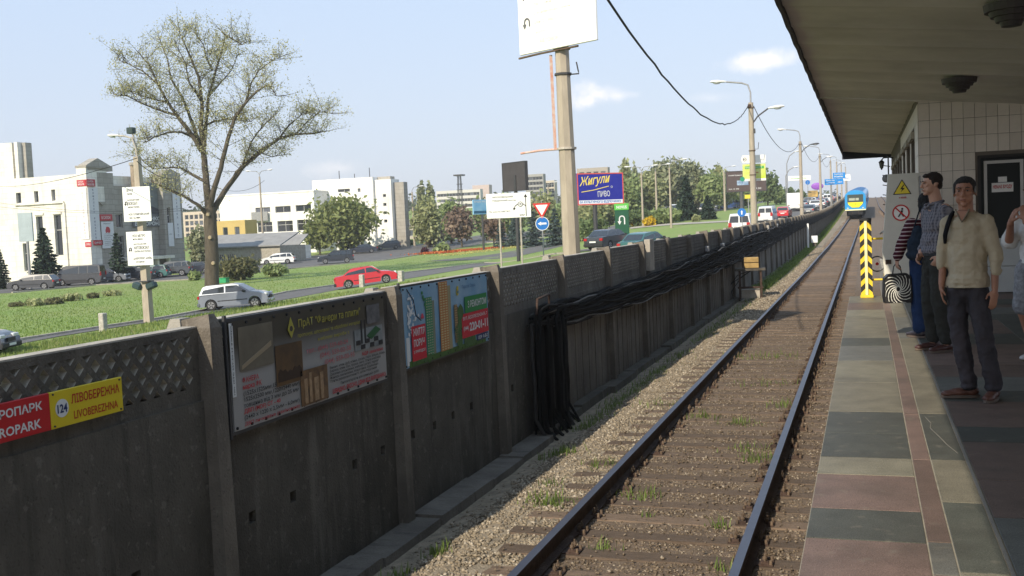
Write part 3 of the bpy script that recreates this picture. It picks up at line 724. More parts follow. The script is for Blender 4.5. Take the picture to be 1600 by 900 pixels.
# glazed door
frm = mat('door_frame_pale', (.56, .55, .52), .5, .1, metal=.2); dfr = mat('door_frame_dark', (.035, .032, .03), .6, .1)
d = MB(); t = .05
for (a, b, c, e) in ((DX0-.045, DX0, 0, DZ+.045), (DX1, DX1+.045, 0, DZ+.045), (DX0, DX1, DZ, DZ+.045)): d.box(a, b, SY-.03, SY+.1, c, e)
door = d.build('door', dfr, station)
f = MB(); a0, a1 = DX0+.055, DX1-.12
for (a, b, c, e) in ((a0, a0+.05, .93, DZ-.05), (a1-.05, a1, .02, DZ-.05), (a0+.05, a1-.05, DZ-.10, DZ-.05)): f.box(a, b, SY+.05, SY+.09, c, e)
f.build('leaf_frame', frm, door)
MB().box(DX0, DX1, SY+.075, SY+.08, .93, DZ).build('pane', mat('door_glass', (.010, .014, .014), .35, 0, spec=.25), door)
MB().bbox(DX0+.02, a1-.052, SY+.02, SY+.07, .46, .925, .006).build('kick_panel', mat('panel_white', (.50, .51, .50), .5, .1), door)
MB().bbox(DX0+.02, a1-.052, SY+.02, SY+.07, .02, .45, .006).build('kick_panel', mat('panel_white'), None) if False else MB().bbox(DX0+.02, a1-.052, SY+.02, SY+.07, .02, .452, .006).build('kick_panel', _M['panel_white'], door)
ds = thing('door_sign', 'small white notice with red letters on the dark door glass', 'sign', (DX0+.175, SY+.07, 1.70))
MB().box(0, .33, -.004, 0, 0, .155).build('sheet', white, ds); text(ds, 'НЕМАЄ ВХОДУ', .018, .05, .07, red, w=.295, bold=.03)
tag(MB().box(.1, .235, -.004, 0, .165, .255).build('paper', white, None, (DX0+.175, SY+.07, 1.70)), 'plain white paper taped above the red-lettered notice on the door', 'paper')

# ---------------------------------------------------------------- canopy
canm = mat('canopy_soffit', (.66, .615, .57), .8, .22, .8, .15, 20, detail=8)
canopy = thing('platform_canopy', 'big brown ribbed platform roof sloping down to the right', 'canopy', (0, 0, 0))
def cpanel(y0, y1, up):
    mb = MB(); n = 8; A = []
    for i in range(n+1):
        t = i/n; y = lerp(y0, y1, t); dz = .055*(1-(2*abs(t-.42)/1.16)**2) if True else 0
        dz = .035*sin(pi*t)**.6 if 0 < t < 1 else 0
        A.append((y, dz+up))
    for xa, xb in ((-.72, 7.2),):
        lo = [(xa, y, soff(xa)+dz) for y, dz in A]; hi = [(xb, y, soff(xb)+dz) for y, dz in A]
        for i in range(n): mb.add([lo[i], lo[i+1], hi[i+1], hi[i]], [(0, 1, 2, 3)], 0, False)
    mb.box(-.72, 7.2, y0, y1, 3.72, 3.8)
    mb.build('canopy_panel', canm, canopy)
y = SY-1.24*24
while y < SY-.1: cpanel(y, y+1.24, 0); y += 1.24
y = SY+.12
while y < 39.0: cpanel(y, min(39.2, y+1.2), .07); y += 1.2
MB().add([(-.72, SY-.0, soff(-.72)-.02), (7.2, SY, soff(7.2)-.02), (7.2, SY+.12, soff(7.2)-.02), (-.72, SY+.12, soff(-.72)-.02), (-.72, SY, 3.7), (7.2, SY, 3.7), (7.2, SY+.12, 3.7), (-.72, SY+.12, 3.7)], [(0, 3, 2, 1), (0, 1, 5, 4), (1, 2, 6, 5), (2, 3, 7, 6), (3, 0, 4, 7)]).build('beam', canm, canopy)
gut = MB(); ring = []
y = SY-1.24*24
while y < 39.3:
    k = .012*sin(2*pi*(y-SY)/1.24); z = 3.5+k; ring.append([(-.755, y, z-.03), (-.715, y, z-.03), (-.715, y, 3.82), (-.755, y, 3.82)]); y += .31
gut.loft(ring); gut.build('fascia', mat('fascia_dark', (.03, .032, .045), .6, .2), canopy)
MB().box(-.75, 7.2, 39.2, 39.26, 3.3, 3.8).build('end_fascia', _M['fascia_dark'], canopy)
# stepped ceiling lamps
lampm = mat('ceiling_lamp_brown', (.05, .042, .04), .5, .2)
for k, (x, yy) in enumerate(((1.28, 16.1), (1.27, 10.45))):
    zz = soff(x)+.01; L = thing('ceiling_lamp', ('stepped dark brown ceiling lamp just before the tiled wall', 'stepped dark brown ceiling lamp cut by the top right corner of the photo')[k], 'ceiling lamp', (x, yy, zz), group='stepped ceiling lamps')
    for q, (r0, r1, a, b) in enumerate(((.235, .225, 0, -.07), (.19, .175, -.07, -.115), (.145, .13, -.115, -.16), (.10, .085, -.16, -.2))):
        MB().cyl((0, 0, a), (0, 0, b), r0, r1, 24, smooth=False).build('ring' if q < 3 else 'bottom_cap', lampm, L)
# lantern on the far end of the station wall
ln = thing('wall_lantern', 'small black lantern hanging from a bracket at the far building corner', 'lantern', (.88, 36.2, 3.02))
MB().tube([(0, 0, .1), (-.12, 0, .13), (-.3, 0, .12), (-.36, 0, .05)], .022, 6).build('bracket', blackp, ln)
MB().cyl((-.36, 0, .05), (-.36, 0, -.02), .03, .10, 8, smooth=False).build('cap', blackp, ln)
MB().cyl((-.36, 0, -.02), (-.36, 0, -.2), .085, .055, 8, smooth=False).build('glass_body', mat('lantern_glass', (.12, .12, .12), .2, 0), ln)
MB().cyl((-.36, 0, -.2), (-.36, 0, -.26), .04, .02, 8, smooth=False).build('base', blackp, ln)

# ---------------------------------------------------------------- barrier post, railing, cabinet
ps = thing('barrier_post', 'yellow and black diagonally striped post with a pale middle bar at the platform end', 'barrier post', (-.01, 18.9, 0))
ps.scale = (.82, 1, 1)
H = 1.33
MB().box(-.115, .115, -.015, .015, 0, H).build('back_plate', yel, ps)
for s in (-1, 1):
    k = 0; z = -.1
    while z < H:
        a, b = (.03, .115) if s > 0 else (-.115, -.03); sl_ = -.07*1
        za = z; pts = [(a, za-(sl_ if s > 0 else 0)), (b, za-(0 if s > 0 else sl_)), (b, za+.095-(0 if s > 0 else sl_)), (a, za+.095-(sl_ if s > 0 else 0))]
        pts = [(p, min(H, max(0, q))) for p, q in pts]
        if max(q for _, q in pts)-min(q for _, q in pts) > .02: MB().loft([[(p, -.016, q) for p, q in pts], [(p, -.021, q) for p, q in pts]]).build('black_stripe', blackp, ps)
        z += .19
MB().bbox(-.028, .028, -.045, -.01, .03, H+.02, .004).build('middle_bar', mat('pale_yellow', (.80, .72, .38), .5, .1), ps)
MB().bbox(-.13, .13, -.05, .05, 0, .05, .006).build('base', yel, ps); MB().bbox(-.12, .12, -.05, .03, H-.02, H+.03, .006).build('cap', blackp, ps)
rl = thing('yellow_railing', 'yellow pipe railing between the striped post and the white cabinet', 'railing', (.3, 19.0, 0))
for x in (0, .19): MB().box(x-.03, x+.03, -.03, .03, -.2, 1.08).build('upright', yel, rl)
for z in (1.0, .3): MB().cyl((-.28, 0, z), (.19, 0, z), .018, n=8).build('rail', yel, rl)
MB().tube([(0, 0, 1.08), (.0, 2.0, 1.08), (0, 6, .95)], .022, 6).build('handrail', concl, rl)
ex = thing('hose_reel', 'round coil of wire with a red hub behind the yellow railing', 'coil', (.17, 19.4, .55))
MB().tube([(.13*cos(t*pi/8), 0, .13*sin(t*pi/8)) for t in range(17)], .012, 5).build('coil', dgrey, ex); MB().cyl((0, -.02, 0), (0, .03, 0), .028, n=12).build('hub', red, ex)
cab = thing('equipment_cabinet', 'tall slant-sided white cabinet with warning signs at the platform end', 'cabinet', (-.09, 17.85, 0))
cm = mat('cabinet_white', (.56, .54, .47), .5, .12, 2)
prof = [(.38, .02), (.33, .8), (.44, 2.05), (.92, 2.05), (.92, .02)]
MB().loft([[(x, 0, z) for x, z in prof], [(x, .45, z) for x, z in prof]]).build('body', cm, cab)
MB().loft([[(x, -.025, z) for x, z in ((.405, .1), (.362, .8), (.468, 2.0), (.89, 2.0), (.89, .1))], [(x, -.001, z) for x, z in ((.405, .1), (.362, .8), (.468, 2.0), (.89, 2.0), (.89, .1))]]).build('door', cm, cab)
MB().box(.37, .46, -.04, -.026, .62, .69).build('handle', rust, cab)
MB().box(.90, .925, -.03, .0, .1, 2.0).build('hinge_strip', greym, cab)
ws = thing('warning_sign', 'yellow triangle with a black lightning bolt on the white cabinet', 'sign', (.555, 17.82, 1.80))
def tri(r, m, off, nm, pts=None, par=None):
    P = pts or [(r*sin(a), r*cos(a)) for a in (0, 2*pi/3, 4*pi/3)]
    return MB().loft([[(x, -off-.003, z) for x, z in P], [(x, -off, z) for x, z in P]]).build(nm, m, par)
tri(.16, blackp, .0, 'border', par=ws); tri(.135, mat('sign_yellow', (.72, .56, .04), .5, 0), .003, 'yellow_field', par=ws)
tri(0, blackp, .006, 'lightning_bolt', [(.02, .075), (-.03, -.0), (.0, .005), (-.02, -.045), (.04, .02), (.005, .02), (.035, .07)], ws)
text(ws, '≈ 825В', -.05, -.145, .028, red, w=.11, bold=.03)
ns = thing('prohibition_sign', 'red ring sign with a crossed-out walker on the white cabinet', 'sign', (.53, 17.82, 1.43))
def ringm(r0, r1, off, th=.003, n=28):
    mb = MB()
    for i in range(n):
        a, b = 2*pi*i/n, 2*pi*(i+1)/n
        mb.loft([[(r*cos(t), -off-th, r*sin(t)) for r, t in ((r0, a), (r1, a), (r1, b), (r0, b))], [(r*cos(t), -off, r*sin(t)) for r, t in ((r0, a), (r1, a), (r1, b), (r0, b))]])
    return mb
def discm(r, off, th=.002, n=28, c=(0, 0)): return MB().loft([[(c[0]+r*cos(2*pi*i/n), -off-th, c[1]+r*sin(2*pi*i/n)) for i in range(n)], [(c[0]+r*cos(2*pi*i/n), -off, c[1]+r*sin(2*pi*i/n)) for i in range(n)]])
discm(.128, 0).build('white_disc', white, ns); ringm(.108, .13, .003).build('red_ring', red, ns)
tri(0, red, .007, 'slash', [(-.085, .07), (-.07, .085), (.085, -.07), (.07, -.085)], ns)
discm(.017, .003, c=(.02, .06)).build('figure_head', blackp, ns); tri(0, blackp, .003, 'figure_body', [(.0, .04), (.035, .035), (.02, -.01), (.05, -.06), (.03, -.07), (.0, -.02), (-.03, -.07), (-.05, -.06), (-.01, .0)], ns)
mr_ = thing('convex_mirror', 'round dark platform mirror seen edge-on behind the white cabinet', 'mirror', (.50, 27.5, 2.24))
mr_.scale = (.5, 1, .5)
MB().cyl((0, -.03, 0), (0, .03, 0), .2, n=20).build('disc', dgrey, mr_); MB().ell((0, -.02, 0), (.17, .05, .17)).build('mirror_face', mat('mirror_face', (.25, .25, .25), .3, .4, 12), mr_); MB().cyl((0, .04, 0), (.26, .04, .1), .02).build('bracket', dgrey, mr_)
ga = thing('aerial_mast', 'thin mast with short horizontal rods beyond the cabinet', 'mast', (.62, 31, -.25))
MB().cyl((0, 0, 0), (0, 0, 3.2), .02).build('mast', dgrey, ga)
for k in range(6): MB().cyl((-.16, 0, 1.6+k*.27), (.05, 0, 1.56+k*.27), .012).build('rod', dgrey, ga)
# ---------------------------------------------------------------- people
def rotz(a): return Matrix.Rotation(a, 3, 'Z')
def head(mb, c, yaw, tilt=0, s=1.0, mi=0):
    """head shape into mb: c = centre of the skull, yaw 0 looks to -y; returns the local-to-world 3x3"""
    Q = rotz(yaw) @ Matrix.Rotation(tilt, 3, 'X'); c = Vector(c)
    P = lambda x, y, z: c + Q @ Vector((x, y, z))*s
    E = lambda p, r: mb.ell(P(*p), [q*s for q in r], mi, 16, 12, Q)
    E((0, .012, .022), (.076, .094, .088)); E((0, -.022, -.03), (.061, .066, .082)); E((0, -.038, -.082), (.038, .042, .034))
    for q in (-1, 1): E((q*.038, -.035, -.055), (.026, .042, .04)); E((q*.042, -.062, -.012), (.021, .018, .016)); E((q*.077, .012, -.012), (.008, .02, .032)); E((q*.026, -.083, .026), (.028, .013, .009))
    mb.cap(P(0, -.088, .014), P(0, -.108, -.022), .0095*s, .0135*s, mi, 10); E((0, -.104, -.028), (.018, .014, .010))
    E((0, -.086, -.058), (.026, .014, .006)); E((0, -.083, -.068), (.023, .015, .007)); E((0, -.074, -.098), (.022, .020, .017))
    return Q, P
SQZ = [1.0]
_vox = voxel
def voxel(mb, vs, m, name, smooth=3, extra=None):
    k = SQZ[0]
    if k != 1: mb.v = [(x*lerp(k, 1, smooth_(z)), y, z) for x, y, z in mb.v]
    return _vox(mb, vs, m, name, smooth, extra)
def smooth_(z): t = min(1, max(0, (z-1.46)/.06)); return t*t*(3-2*t)
def face_bits(root, Q, P, s, skin_dark, hair, brow=True):
    mb = MB(); ir = MB(); br = MB(); lip = MB()
    for q in (-1, 1):
        mb.ell(P(q*.031, -.0825, .008), (.0120*s, .007*s, .0048*s), 0, 10, 8, Q); ir.ell(P(q*.031, -.0885, .008), (.0058*s, .003*s, .0058*s), 0, 8, 6, Q)
        br.tube([P(q*.014, -.098, .027), P(q*.032, -.097, .034), P(q*.05, -.084, .028)], [.003*s, .0042*s, .002*s], 6)
    lip.tube([P(-.024, -.094, -.063), P(-.008, -.101, -.0605), P(.008, -.101, -.0605), P(.024, -.094, -.063)], [.001, .0038*s, .0038*s, .001], 6)
    mb.build('eyes', mat('eye_white', (.22, .19, .17), .3, 0), root); ir.build('irises', mat('iris_dark', (.03, .02, .015), .3, 0), root)
    if brow: br.build('eyebrows', hair, root)
    lip.build('mouth', skin_dark, root)
def hand(mb, wrist, d, palm_n, side, curl=.5, spread=.0, s=1.0, mi=0):
    """wrist point, d direction of fingers, palm_n palm normal, side = direction of the thumb"""
    d = Vector(d).normalized(); n = Vector(palm_n); n = (n-d*n.dot(d)).normalized(); t = d.cross(n)
    if t.dot(Vector(side)) < 0: t = -t
    w_ = Vector(wrist); Q = Matrix((t, n, d)).transposed()
    mb.ell(w_+d*.045*s, (.040*s, .016*s, .052*s), mi, 12, 10, Q); mb.cap(w_-d*.02*s, w_+d*.02*s, .026*s, .027*s, mi, 10)
    for k, (off, ln) in enumerate(((.029, .070), (.010, .080), (-.010, .074), (-.028, .058))):
        p = w_+d*.082*s+t*off*s; dirv = d; L = ln*s
        r = .0092*s
        for j, f in enumerate((.45, .32, .23)):
            a = curl*(.55, .9, .8)[j]; dirv = (dirv*cos(a)+n*sin(a)).normalized(); q = p+dirv*L*f+t*spread*off*s; mb.cap(p, q, r, r*.9, mi, 8); p = q; r *= .92
    p = w_+d*.025*s+t*.03*s; q = p+(d*.6+t*.62+n*.35).normalized()*.038*s; mb.cap(p, q, .012*s, .0105*s, mi, 8); q2 = q+(d*.85+t*.1+n*.5).normalized()*.034*s; mb.cap(q, q2, .0105*s, .009*s, mi, 8)
def chain(mb, pts, rs, mi=0, n=12):
    for i in range(len(pts)-1): mb.cap(pts[i], pts[i+1], rs[i], rs[i+1], mi, n)
skinm = mat('skin_tanned', (.33, .16, .10), .55, .18, 8, .15, 90, spec=.3); skinl = mat('skin_fair', (.46, .26, .18), .55, .15, 8, .1, 90, spec=.3)
lipm = mat('lips_dark', (.20, .075, .06), .5, 0)
def clothm(name, c, c2=None, var=.2, sc=6, bump=.35, bs=25): return mat(name, c, .92, var, sc, bump, bs, col2=c2, spec=.15)
def folds(t, s):
    def f(o):
        tx = bpy.data.textures.new('folds', 'CLOUDS'); tx.noise_scale = s; tx.noise_depth = 3
        d = o.modifiers.new('d', 'DISPLACE'); d.texture = tx; d.strength = t; d.mid_level = .5; d.texture_coords = 'LOCAL'
    return f
def shoe(root, ank, toe, m, sole, nm='shoe', L=.27, zf=0.0):
    """ank: ankle x,y; toe: direction"""
    k_ = SQZ[0]; SQZ[0] = 1.0; a = Vector((ank[0]*k_, ank[1], 0)); d = Vector((toe[0], toe[1], 0)).normalized(); Q = Matrix((Vector((-d.y, d.x, 0)), d, Vector((0, 0, 1)))).transposed(); mb = MB()
    P = lambda x, y, z: a+Q @ Vector((x, y, z+zf))
    mb.ell(P(0, -.02, .055), (.042, .06, .045), 0, 14, 10, Q); mb.ell(P(0, .07, .045), (.045, .09, .036), 0, 14, 10, Q); mb.ell(P(0, .145, .036), (.046, .065, .028), 0, 14, 10, Q); mb.cap(P(0, -.02, .06), P(0, -.015, .10), .042, .038)
    o = link(nm, voxel(mb, .008, m, 'shoe', 3), root)
    s2 = MB(); ring = [P(.048*sin(t)*(1.0 if cos(t) > 0 else .85), .062+.145*cos(t), 0) for t in [2*pi*k/20 for k in range(20)]]
    s2.loft([[p+Vector((0, 0, .004)) for p in ring], [p+Vector((0, 0, .026)) for p in ring]]); s2.build('sole', sole, o); SQZ[0] = k_; return o

# --- man in the beige sweater; local frame faces -y, x to the viewer's right
def man_beige():
    r = thing('person', 'man in a beige V-neck sweater and dark jeans standing with one backpack strap', 'person', (.735, 8.86, 0), radians(-18))
    b = MB()
    Q, P = head(b, (-.005, -.0, 1.615), radians(6), radians(3))
    chain(b, [(0, .02, 1.42), (-.003, .0, 1.55)], [.066, .058])
    # torso under the sweater, legs under the trousers
    b.ell((0, .02, 1.28), (.18, .11, .2)); b.ell((0, .02, 1.02), (.155, .11, .16))
    chain(b, [(-.085, .01, .93), (-.075, -.02, .50), (.0, .0, .1)], [.085, .06, .045]); chain(b, [(.085, .01, .93), (.165, -.06, .50), (.235, -.02, .1)], [.085, .06, .045])
    chain(b, [(-.17, .02, 1.35), (-.225, .03, 1.14), (-.225, -.04, .90)], [.055, .04, .031]); chain(b, [(.17, .02, 1.35), (.255, .03, 1.13), (.265, -.04, .87)], [.055, .042, .032])
    hand(b, (-.225, -.045, .885), (.08, -.1, -1), (1, .3, .1), (.2, -1, 0), .45); hand(b, (.268, -.045, .855), (-.12, -.18, -1), (-.5, .8, 0), (-1, -.2, 0), .32)
    link('body', voxel(b, .0065, skinm, 'body', 2), r)
    hair = mat('hair_greying', (.032, .028, .026), .8, .5, 14, .6, 120)
    face_bits(r, Q, P, 1, lipm, hair)
    h = MB(); h.ell(P(0, .022, .040), (.082, .090, .078), 0, 16, 12, Q)
    h.ell(P(0, -.03, .083), (.062, .045, .026), 0, 16, 12, Q)
    for q in (-1, 1): h.ell(P(q*.070, -.008, .03), (.012, .035, .045), 0, 12, 8, Q)
    hm = voxel(h, .008, hair, 'hair', 1, folds(.012, .02)); link('hair', hm, r)
    g = MB(); 
    for q in (-1, 1): g.ell(P(q*.077, -.012, .012), (.0085, .026, .036), 0, 12, 8, Q)
    link('hair_side', voxel(g, .006, mat('hair_grey', (.22, .21, .20), .85, .4, 20, .5, 120), 'hair', 1), r)
    sw = clothm('sweater_beige', (.42, .35, .245), None, .12, 5, .3, 140)
    s = MB()
    s.ell((0, .02, 1.345), (.205, .118, .10)); s.ell((0, .02, 1.24), (.192, .125, .20)); s.ell((0, .02, 1.14), (.187, .130, .20)); s.ell((0, .02, 1.04), (.186, .136, .20)); s.ell((0, .02, .93), (.192, .150, .09)); s.cap((-.08, .02, .90), (.08, .02, .90), .128)
    s.cap((-.165, .02, 1.365), (0, .025, 1.41), .066, .07); s.cap((.165, .02, 1.365), (0, .025, 1.41), .066, .07); s.ell((0, .03, 1.43), (.10, .08, .05))
    chain(s, [(-.175, .02, 1.36), (-.232, .03, 1.16), (-.232, -.005, 1.045)], [.075, .059, .052]); chain(s, [(.175, .02, 1.36), (.262, .03, 1.13), (.272, -.02, 1.0)], [.078, .064, .052])
    for k in range(3): s.ell((0, .02, .875+.035*k), (.200+.004*(k % 2), .152, .016), 0, 20, 6)
    for k in range(3): s.ell((.268, .0, 1.0+.04*k), (.06, .06, .012), 0, 14, 6)
    HEM[0] = .872; me = voxel(s, .008, sw, 'sweater', 3, folds(.030, .09)); link('sweater', me, r); HEM[0] = None
    # open V of the neck: a skin-coloured wedge with a ribbed edge
    MB().loft([[(-.046, -.094, 1.462), (.040, -.094, 1.462), (-.003, -.108, 1.385)], [(-.045, -.05, 1.47), (.04, -.05, 1.47), (-.003, -.085, 1.39)]]).build('neck_opening', skinm, r)
    MB().tube([(-.054, -.083, 1.478), (-.029, -.102, 1.425), (-.003, -.112, 1.38), (.024, -.102, 1.425), (.048, -.083, 1.478)], .0065, 6).build('neckband', clothm('sweater_rib', (.20, .165, .115)), r)
    tr = clothm('jeans_dark', (.030, .028, .031), (.065, .056, .062), .3, 3, .3, 30); t = MB()
    t.ell((0, .02, .84), (.15, .105, .08)); t.cap((-.07, .02, .84), (.07, .02, .84), .095)
    chain(t, [(-.088, .01, .84), (-.075, -.025, .50), (.0, .0, .13)], [.108, .083, .076]); chain(t, [(.09, .01, .84), (.165, -.065, .50), (.235, -.02, .13)], [.108, .083, .076])
    t.ell((.0, 0, .095), (.085, .085, .035)); t.ell((.235, -.02, .095), (.085, .09, .035))
    link('trousers', voxel(t, .009, tr, 'trousers', 2, folds(.034, .07)), r)
    sh = mat('shoe_brown_leather', (.11, .045, .03), .5, .4, 12, .2, 60); so_ = mat('shoe_sole', (.12, .09, .07), .8, .2)
    shoe(r, (.0, .0), (-.9, -.4), sh, so_); shoe(r, (.235, -.02), (-.05, -1), sh, so_)
    bp = blackp; MB().tube([(-.10, .10, 1.43), (-.098, .02, 1.452), (-.098, -.055, 1.425), (-.112, -.092, 1.36), (-.135, -.085, 1.28), (-.15, -.03, 1.22)], [.012, .017, .018, .018, .017, .012], 8).build('backpack_strap', clothm('strap_black', (.012, .012, .014)), r)
    k = MB(); k.ell((.02, .22, 1.2), (.14, .09, .2)); link('backpack', voxel(k, .014, _M['strap_black'], 'backpack', 3, folds(.02, .1)), r)
SQZ[0] = .79; man_beige(); SQZ[0] = 1.0

def man_plaid():   # profile: faces the viewer's left (-x of the scene)
    r = thing('person', 'man in a grey checked shirt seen in profile, hand at his waist', 'person', (.67, 11.75, 0), radians(-68))
    b = MB(); Z = .045
    Q, P = head(b, (0, -.02, 1.70+Z), radians(-6), radians(4))
    chain(b, [(0, .03, 1.48+Z), (0, .0, 1.63+Z)], [.066, .06])
    b.ell((0, .02, 1.33), (.18, .11, .2)); b.ell((0, .02, 1.06), (.155, .11, .16))
    chain(b, [(-.085, .01, .98), (-.10, -.02, .52), (-.11, .02, .1)], [.085, .06, .045]); chain(b, [(.085, .01, .98), (.10, -.01, .52), (.12, .05, .1)], [.085, .06, .045])
    chain(b, [(-.19, .03, 1.48), (-.25, .06, 1.20), (-.16, -.07, 1.03)], [.055, .042, .032]); chain(b, [(.19, .03, 1.48), (.25, .10, 1.2), (.20, -.03, 1.01)], [.055, .042, .032])
    hand(b, (-.15, -.08, 1.015), (.25, -.55, -.8), (.8, .3, -.2), (-.2, -.6, .6), 1.0); hand(b, (.20, -.04, 1.0), (-.3, -.4, -.85), (-.8, .3, 0), (0, -.6, .6), 1.0)
    link('body', voxel(b, .0065, skinl, 'body', 2), r)
    hair = mat('hair_dark_brown', (.022, .014, .011), .8, .4, 14, .6, 120); face_bits(r, Q, P, 1, lipm, hair)
    h = MB(); h.ell(P(0, .026, .040), (.083, .094, .080), 0, 16, 12, Q); h.ell(P(0, .062, -.018), (.066, .048, .055), 0, 14, 10, Q); h.ell(P(0, -.035, .083), (.06, .045, .026), 0, 14, 10, Q)
    for q in (-1, 1): h.ell(P(q*.074, .003, .022), (.010, .026, .05), 0, 12, 8, Q)
    link('hair', voxel(h, .008, hair, 'hair', 1, folds(.012, .02)), r)
    # checked shirt
    m = clothm('shirt_checked', (.115, .11, .125), None, .2, 5, .3, 40); t = m.node_tree; bs_ = t.nodes['Principled BSDF']
    tc = t.nodes.new('ShaderNodeTexCoord'); acc = None
    for ax, sc in (('X', 22), ('Z', 22)):
        wv = t.nodes.new('ShaderNodeTexWave'); wv.bands_direction = ax; wv.inputs['Scale'].default_value = sc*.45; wv.inputs['Distortion'].default_value = 1.2; wv.inputs['Detail'].default_value = 2; t.links.new(tc.outputs['Object'], wv.inputs['Vector'])
        mx = t.nodes.new('ShaderNodeMixRGB'); mx.blend_type = 'MIX'; mx.inputs[1].default_value = (.06, .06, .08, 1) if acc is None else (0, 0, 0, 1); mx.inputs[2].default_value = (.20, .19, .205, 1)
        f = t.nodes.new('ShaderNodeMath'); f.operation = 'MULTIPLY'; f.inputs[1].default_value = .5 if acc else 1; t.links.new(wv.outputs['Fac'], f.inputs[0]); t.links.new(f.outputs[0], mx.inputs[0])
        if acc: t.links.new(acc, mx.inputs[1])
        acc = mx.outputs[0]
    t.links.new(acc, bs_.inputs['Base Color'])
    s = MB(); s.cap((-.185, .03, 1.455), (.185, .03, 1.455), .066); s.ell((0, .02, 1.33), (.205, .128, .17)); s.ell((0, .015, 1.15), (.188, .135, .16)); s.ell((0, .01, 1.06), (.182, .135, .08)); s.ell((0, .03, 1.52), (.085, .08, .06)); s.cap((-.09, .015, 1.485), (.09, .015, 1.485), .068)
    chain(s, [(-.195, .03, 1.455), (-.262, .06, 1.20), (-.175, -.045, 1.065)], [.076, .063, .052]); chain(s, [(.195, .03, 1.455), (.262, .10, 1.2), (.21, .0, 1.04)], [.076, .063, .052])
    HEM[0] = .985; link('shirt', voxel(s, .009, m, 'shirt', 2, folds(.04, .07)), r); HEM[0] = None
    c = MB(); c.tube([(.075, .0, 1.545), (.055, -.065, 1.525), (0, -.095, 1.49), (-.055, -.065, 1.525), (-.075, .0, 1.545), (-.05, .08, 1.56), (.05, .08, 1.56), (.075, 0, 1.545)], .017, 8); link('collar', voxel(c, .007, m, 'collar', 1), r)
    MB().loft([[(.172*cos(2*pi*k/20), .02+.126*sin(2*pi*k/20), z) for k in range(20)] for z in (1.0, 1.035)]).build('belt', blackp, r)
    tr = clothm('trousers_charcoal', (.035, .035, .031), None, .3, 4, .3, 30); t = MB(); t.cap((-.07, .02, .96), (.07, .02, .96), .11)
    chain(t, [(-.088, .01, .93), (-.10, -.02, .52), (-.11, .02, .14)], [.105, .083, .074]); chain(t, [(.088, .01, .93), (.10, -.01, .52), (.12, .05, .14)], [.105, .083, .074]); 
    link('trousers', voxel(t, .01, tr, 'trousers', 2, folds(.03, .08)), r)
    sh = mat('shoe_dark_brown', (.07, .03, .025), .4, .3); so_ = _M['shoe_sole']
    shoe(r, (-.11, .02), (.05, -1), sh, so_); shoe(r, (.12, .05), (.2, -1), sh, so_)
man_plaid()

